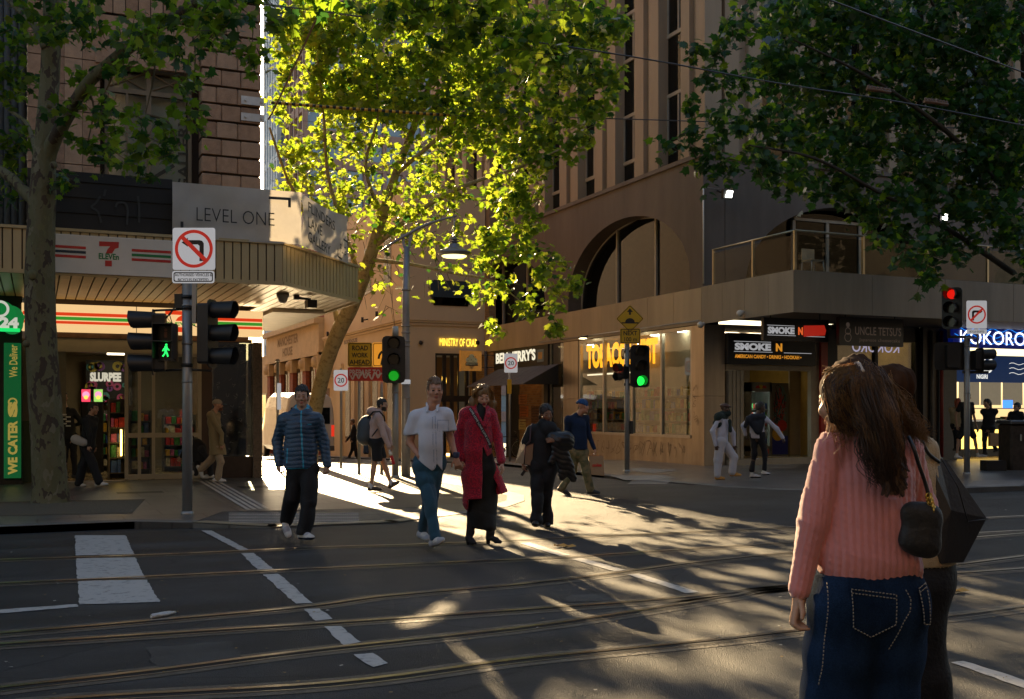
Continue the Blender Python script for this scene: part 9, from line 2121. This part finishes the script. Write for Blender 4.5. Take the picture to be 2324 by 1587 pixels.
strands(F,ps,M_dhair,.0019,tip=.35); strands(F,pm,strand_mat('mid_brown_hair',(.105,.052,.024),.25,.45),.0019,tip=.35); strands(F,pl,strand_mat('light_brown_hair',(.19,.10,.042),.3,.42),.0018,tip=.35); strands(F,pg,M_ghair,.0013,'sunlit_gold_strands',tip=.4)
V=F.vol(J(330,85,-.14)-.06,J(330,85,-.14)+.06,.005); V.cone(J(318,72,-.12),J(340,98,-.15),.016,.010,.005); F.add('hair_clip',V,mat('pearl_clip',(.5,.42,.32),.3))
# ---- companion in cream beside her
F2=Fig('person in a cream jumper and black trousers mostly hidden behind the pink sweater woman',600,1587,*ZP,zg=-.02,h=.008,D=4.75)
J2=F2.J; hc2=J2(452,212,.02); n2=J2(545,400); sL,sR=J2(440,460),J2(620,455); ch2=J2(540,560); wa2=J2(560,760); pe2=J2(580,980); 
V=F2.vol(V3(-.6,-.4,-.03),V3(.5,.4,1.85)); P2,M2=head(V,hc2+V3(-.0,0,0),R_(-120),.1,1.0,True); neck(V,P2,n2,.048); torso_(V,ch2,wa2,pe2,sL,sR-V3(.03,0,0),0,-.02,chest=(.14,.6)); k1,k2=J2(560,1500),J2(640,1500); a1,a2=V3(k1[0],0,.1),V3(k2[0]+.02,.05,.1)
limb_(V,[J2(545,1080),k1,a1],[.08,.055,.04]); limb_(V,[J2(630,1080),k2,a2],[.08,.055,.04]); limb_(V,[sR,J2(640,700,.1),J2(600,800,.2)],[.045,.038,.026]); limb_(V,[sL,J2(420,700,.1),J2(440,850,.2)],[.045,.038,.026]); hand(V,J2(600,800,.2),V3(-.3,.6,-.5),V3(1,0,0),1,.6,.9); hand(V,J2(440,850,.2),V3(.1,.5,-.7),V3(-1,0,0),-1,.6,.9)
F2.add('body',V,[M_skp,M_hair_brn,LIP,M_eye],headcls(P2,M2,hc2))
V=Vol(hc2-V3(.3,.3,.6),hc2+V3(.3,.3,.22),.008); V.ell(P2(0,-.02,.045),[.088,.11,.098],.02,R=M2); limb_(V,[J2(450,200,-.04),J2(485,300,-.06),J2(540,375,-.06)],[.08,.05,.02],.03,(1,.6,1)); V.ell(P2(0,.085,-.03),[.060,.08,.09],.012,op='sub',R=M2); V.wrinkle(0,f=hairfn(.006,60)); VH2=V; F2.add('hair',V,M_hbase)
ps=[]
for i in range(700): t_=rr.random(); a=J2(445+25*t_,130+120*t_,-.08); ps.append([tuple(q) for q in catmull([Vector(a+off(.012)),Vector(J2(505+20*rr.random(),250,-.1)+off(.02)),Vector(J2(560+30*rr.random(),340,-.09)+off(.02)),Vector(J2(590+30*rr.random(),390,-.08)+off(.02))],3)])
pu2=pusher(VH2); strands(F2,[[pu2(q) for q in p] for p in ps],M_ghair,.0016)
V=F2.vol(V3(-.5,-.35,.75),V3(.5,.35,1.6)); torso_(V,ch2,wa2,J2(595,900),sL,sR-V3(.03,0,0),0,.02,chest=(.15,.66),waist=(.15,.7),hip=(.165,.7)); limb_(V,[sR,J2(640,700,.1),J2(600,800,.2)],[.065,.058,.044],.03); limb_(V,[sL,J2(420,700,.1),J2(440,850,.2)],[.065,.058,.044],.03); V.cut(J2(600,975),(0,0,-1)); V.wrinkle(.004,12,5,f=lambda x,y,z:(.002*np.sin(x*330)).astype(np.float32)); F2.add('cream_jumper',V,cloth('cream_wool',(.50,.40,.24),.9,.4,150))
V=F2.vol(V3(-.5,-.4,.0),V3(.6,.4,1.1)); V.cone(J2(560,1010),J2(630,1010),.13,.12,.05,(1,.8,1)); limb_(V,[J2(550,1080),k1,a1],[.12,.10,.11],.04); limb_(V,[J2(632,1080),J2(620,1250),k2,a2],[.115,.085,.10,.13],.04); V.wrinkle(.007,9,4); V.cut((0,0,.04),(0,0,-1)); F2.add('trousers',V,M_blkp)
for a in (a1,a2): shoe(F2,V3(a[0],a[1]+.18,0),V3(a[0],a[1]-.08,0),a-UPV*.02,[M_blk,M_blk])
# bags
t=carried('shoulder_bag','small black suede shoulder bag with gold chain at the pink sweater hip','bag',F)
V=F.vol(*bbox(J(540,700,-.12),J(660,915,-.12),m=.1),h=.006); 
for (a,b,r) in (((560,740),(650,760),.03),((560,860),(640,895),.03),((560,740),(560,860),.03),((650,760),(640,895),.03),((605,760),(600,870),.045)): V.cone(J(*a,-.13),J(*b,-.13),r,r,.03,(1,.7,1))
V.wrinkle(.003,20,4); vol_to(t,'bag_body',V,mat('black_suede_bag',(.006,.0055,.005),.6,var=.4,bump=.3,sheen=.1))
mb=MB(); mb.tube([Vector(q) for q in (J(562,720,-.14),J(600,728,-.15),J(655,742,-.15))],.005,6); local_mb(F,mb,'gold_trim',mat('gold_metal',(.6,.38,.08),.3,metal=1),t)
mb=MB(); 
S_=[J(550,395,-.12),J(575,450,-.155),J(600,530,-.15),J(625,600,-.13),J(642,665,-.13)]; mb.tube(catmull([Vector(q) for q in S_],5),.0075,6); local_mb(F,mb,'strap',M_blk,t)
mb=MB(); A_=Vector(J(642,665,-.14)); B_=Vector(J(662,740,-.15))
for i in range(9):
    c_=A_.lerp(B_,i/8); ang=i*1.57; mb.tube([c_+Vector((.011*math.cos(u)*math.cos(ang),.011*math.cos(u)*math.sin(ang),.013*math.sin(u))) for u in [k*math.pi/4 for k in range(9)]],.0038,5,False)
local_mb(F,mb,'chain',MATS['gold_metal'],t)
t=carried('tote_bag','large black leather tote bag slung behind the cream jumper companion','bag',F2)
mb=MB(); J3=F2.J
front=[J3(690,490,-.10),J3(905,765,-.10),J3(800,965,-.06),J3(690,972,-.06),J3(650,900,-.06),J3(655,560,-.10)]; back=[q+V3(-.01,.16,.01) for q in front]; front[0]=J3(655,500,-.08)
fr_=[J3(*q) for q in ((650,520,-.08),(690,492,-.03),(720,500,-.02),(905,765,-.06),(800,965,-.10),(700,972,-.12),(655,880,-.12))]; bk_=[q+V3(-.02,.17,.0) for q in fr_]
cn=sum(fr_)/len(fr_)+V3(0,-.03,0); pts=fr_+[cn]+bk_; n=len(fr_); b=mb.P([tuple(q) for q in pts]); mb.smooth=False
mb.F(b,[(i,(i+1)%n,n) for i in range(n)]+[(i,n+1+i,n+1+(i+1)%n,(i+1)%n) for i in range(n)]+[tuple(range(2*n,n,-1))]); local_mb(F2,mb,'bag_body',mat('black_leather',(.010,.012,.016),.42,var=.2,bump=.12,bscale=60),t)
mb=MB(); mb.tube(catmull([Vector(q) for q in (J3(575,395,-.06),J3(610,415,-.10),J3(640,470,-.10),J3(690,510,-.05))],5),.008,6); mb.tube(catmull([Vector(q) for q in (J3(590,400,.0),J3(640,430,.0),J3(700,500,.02))],5),.007,6); local_mb(F2,mb,'strap',M_blk,t)
mb=MB(); mb.tube([Vector(q)+Vector((0,-.035,0)) for q in (J3(690,500,-.03),J3(760,620,-.05),J3(805,780,-.09))],.003,5); mb.tube([Vector(q)+Vector((0,-.02,0)) for q in (J3(805,780,-.09),J3(902,766,-.06))],.003,5); local_mb(F2,mb,'seam',M_blk,t)
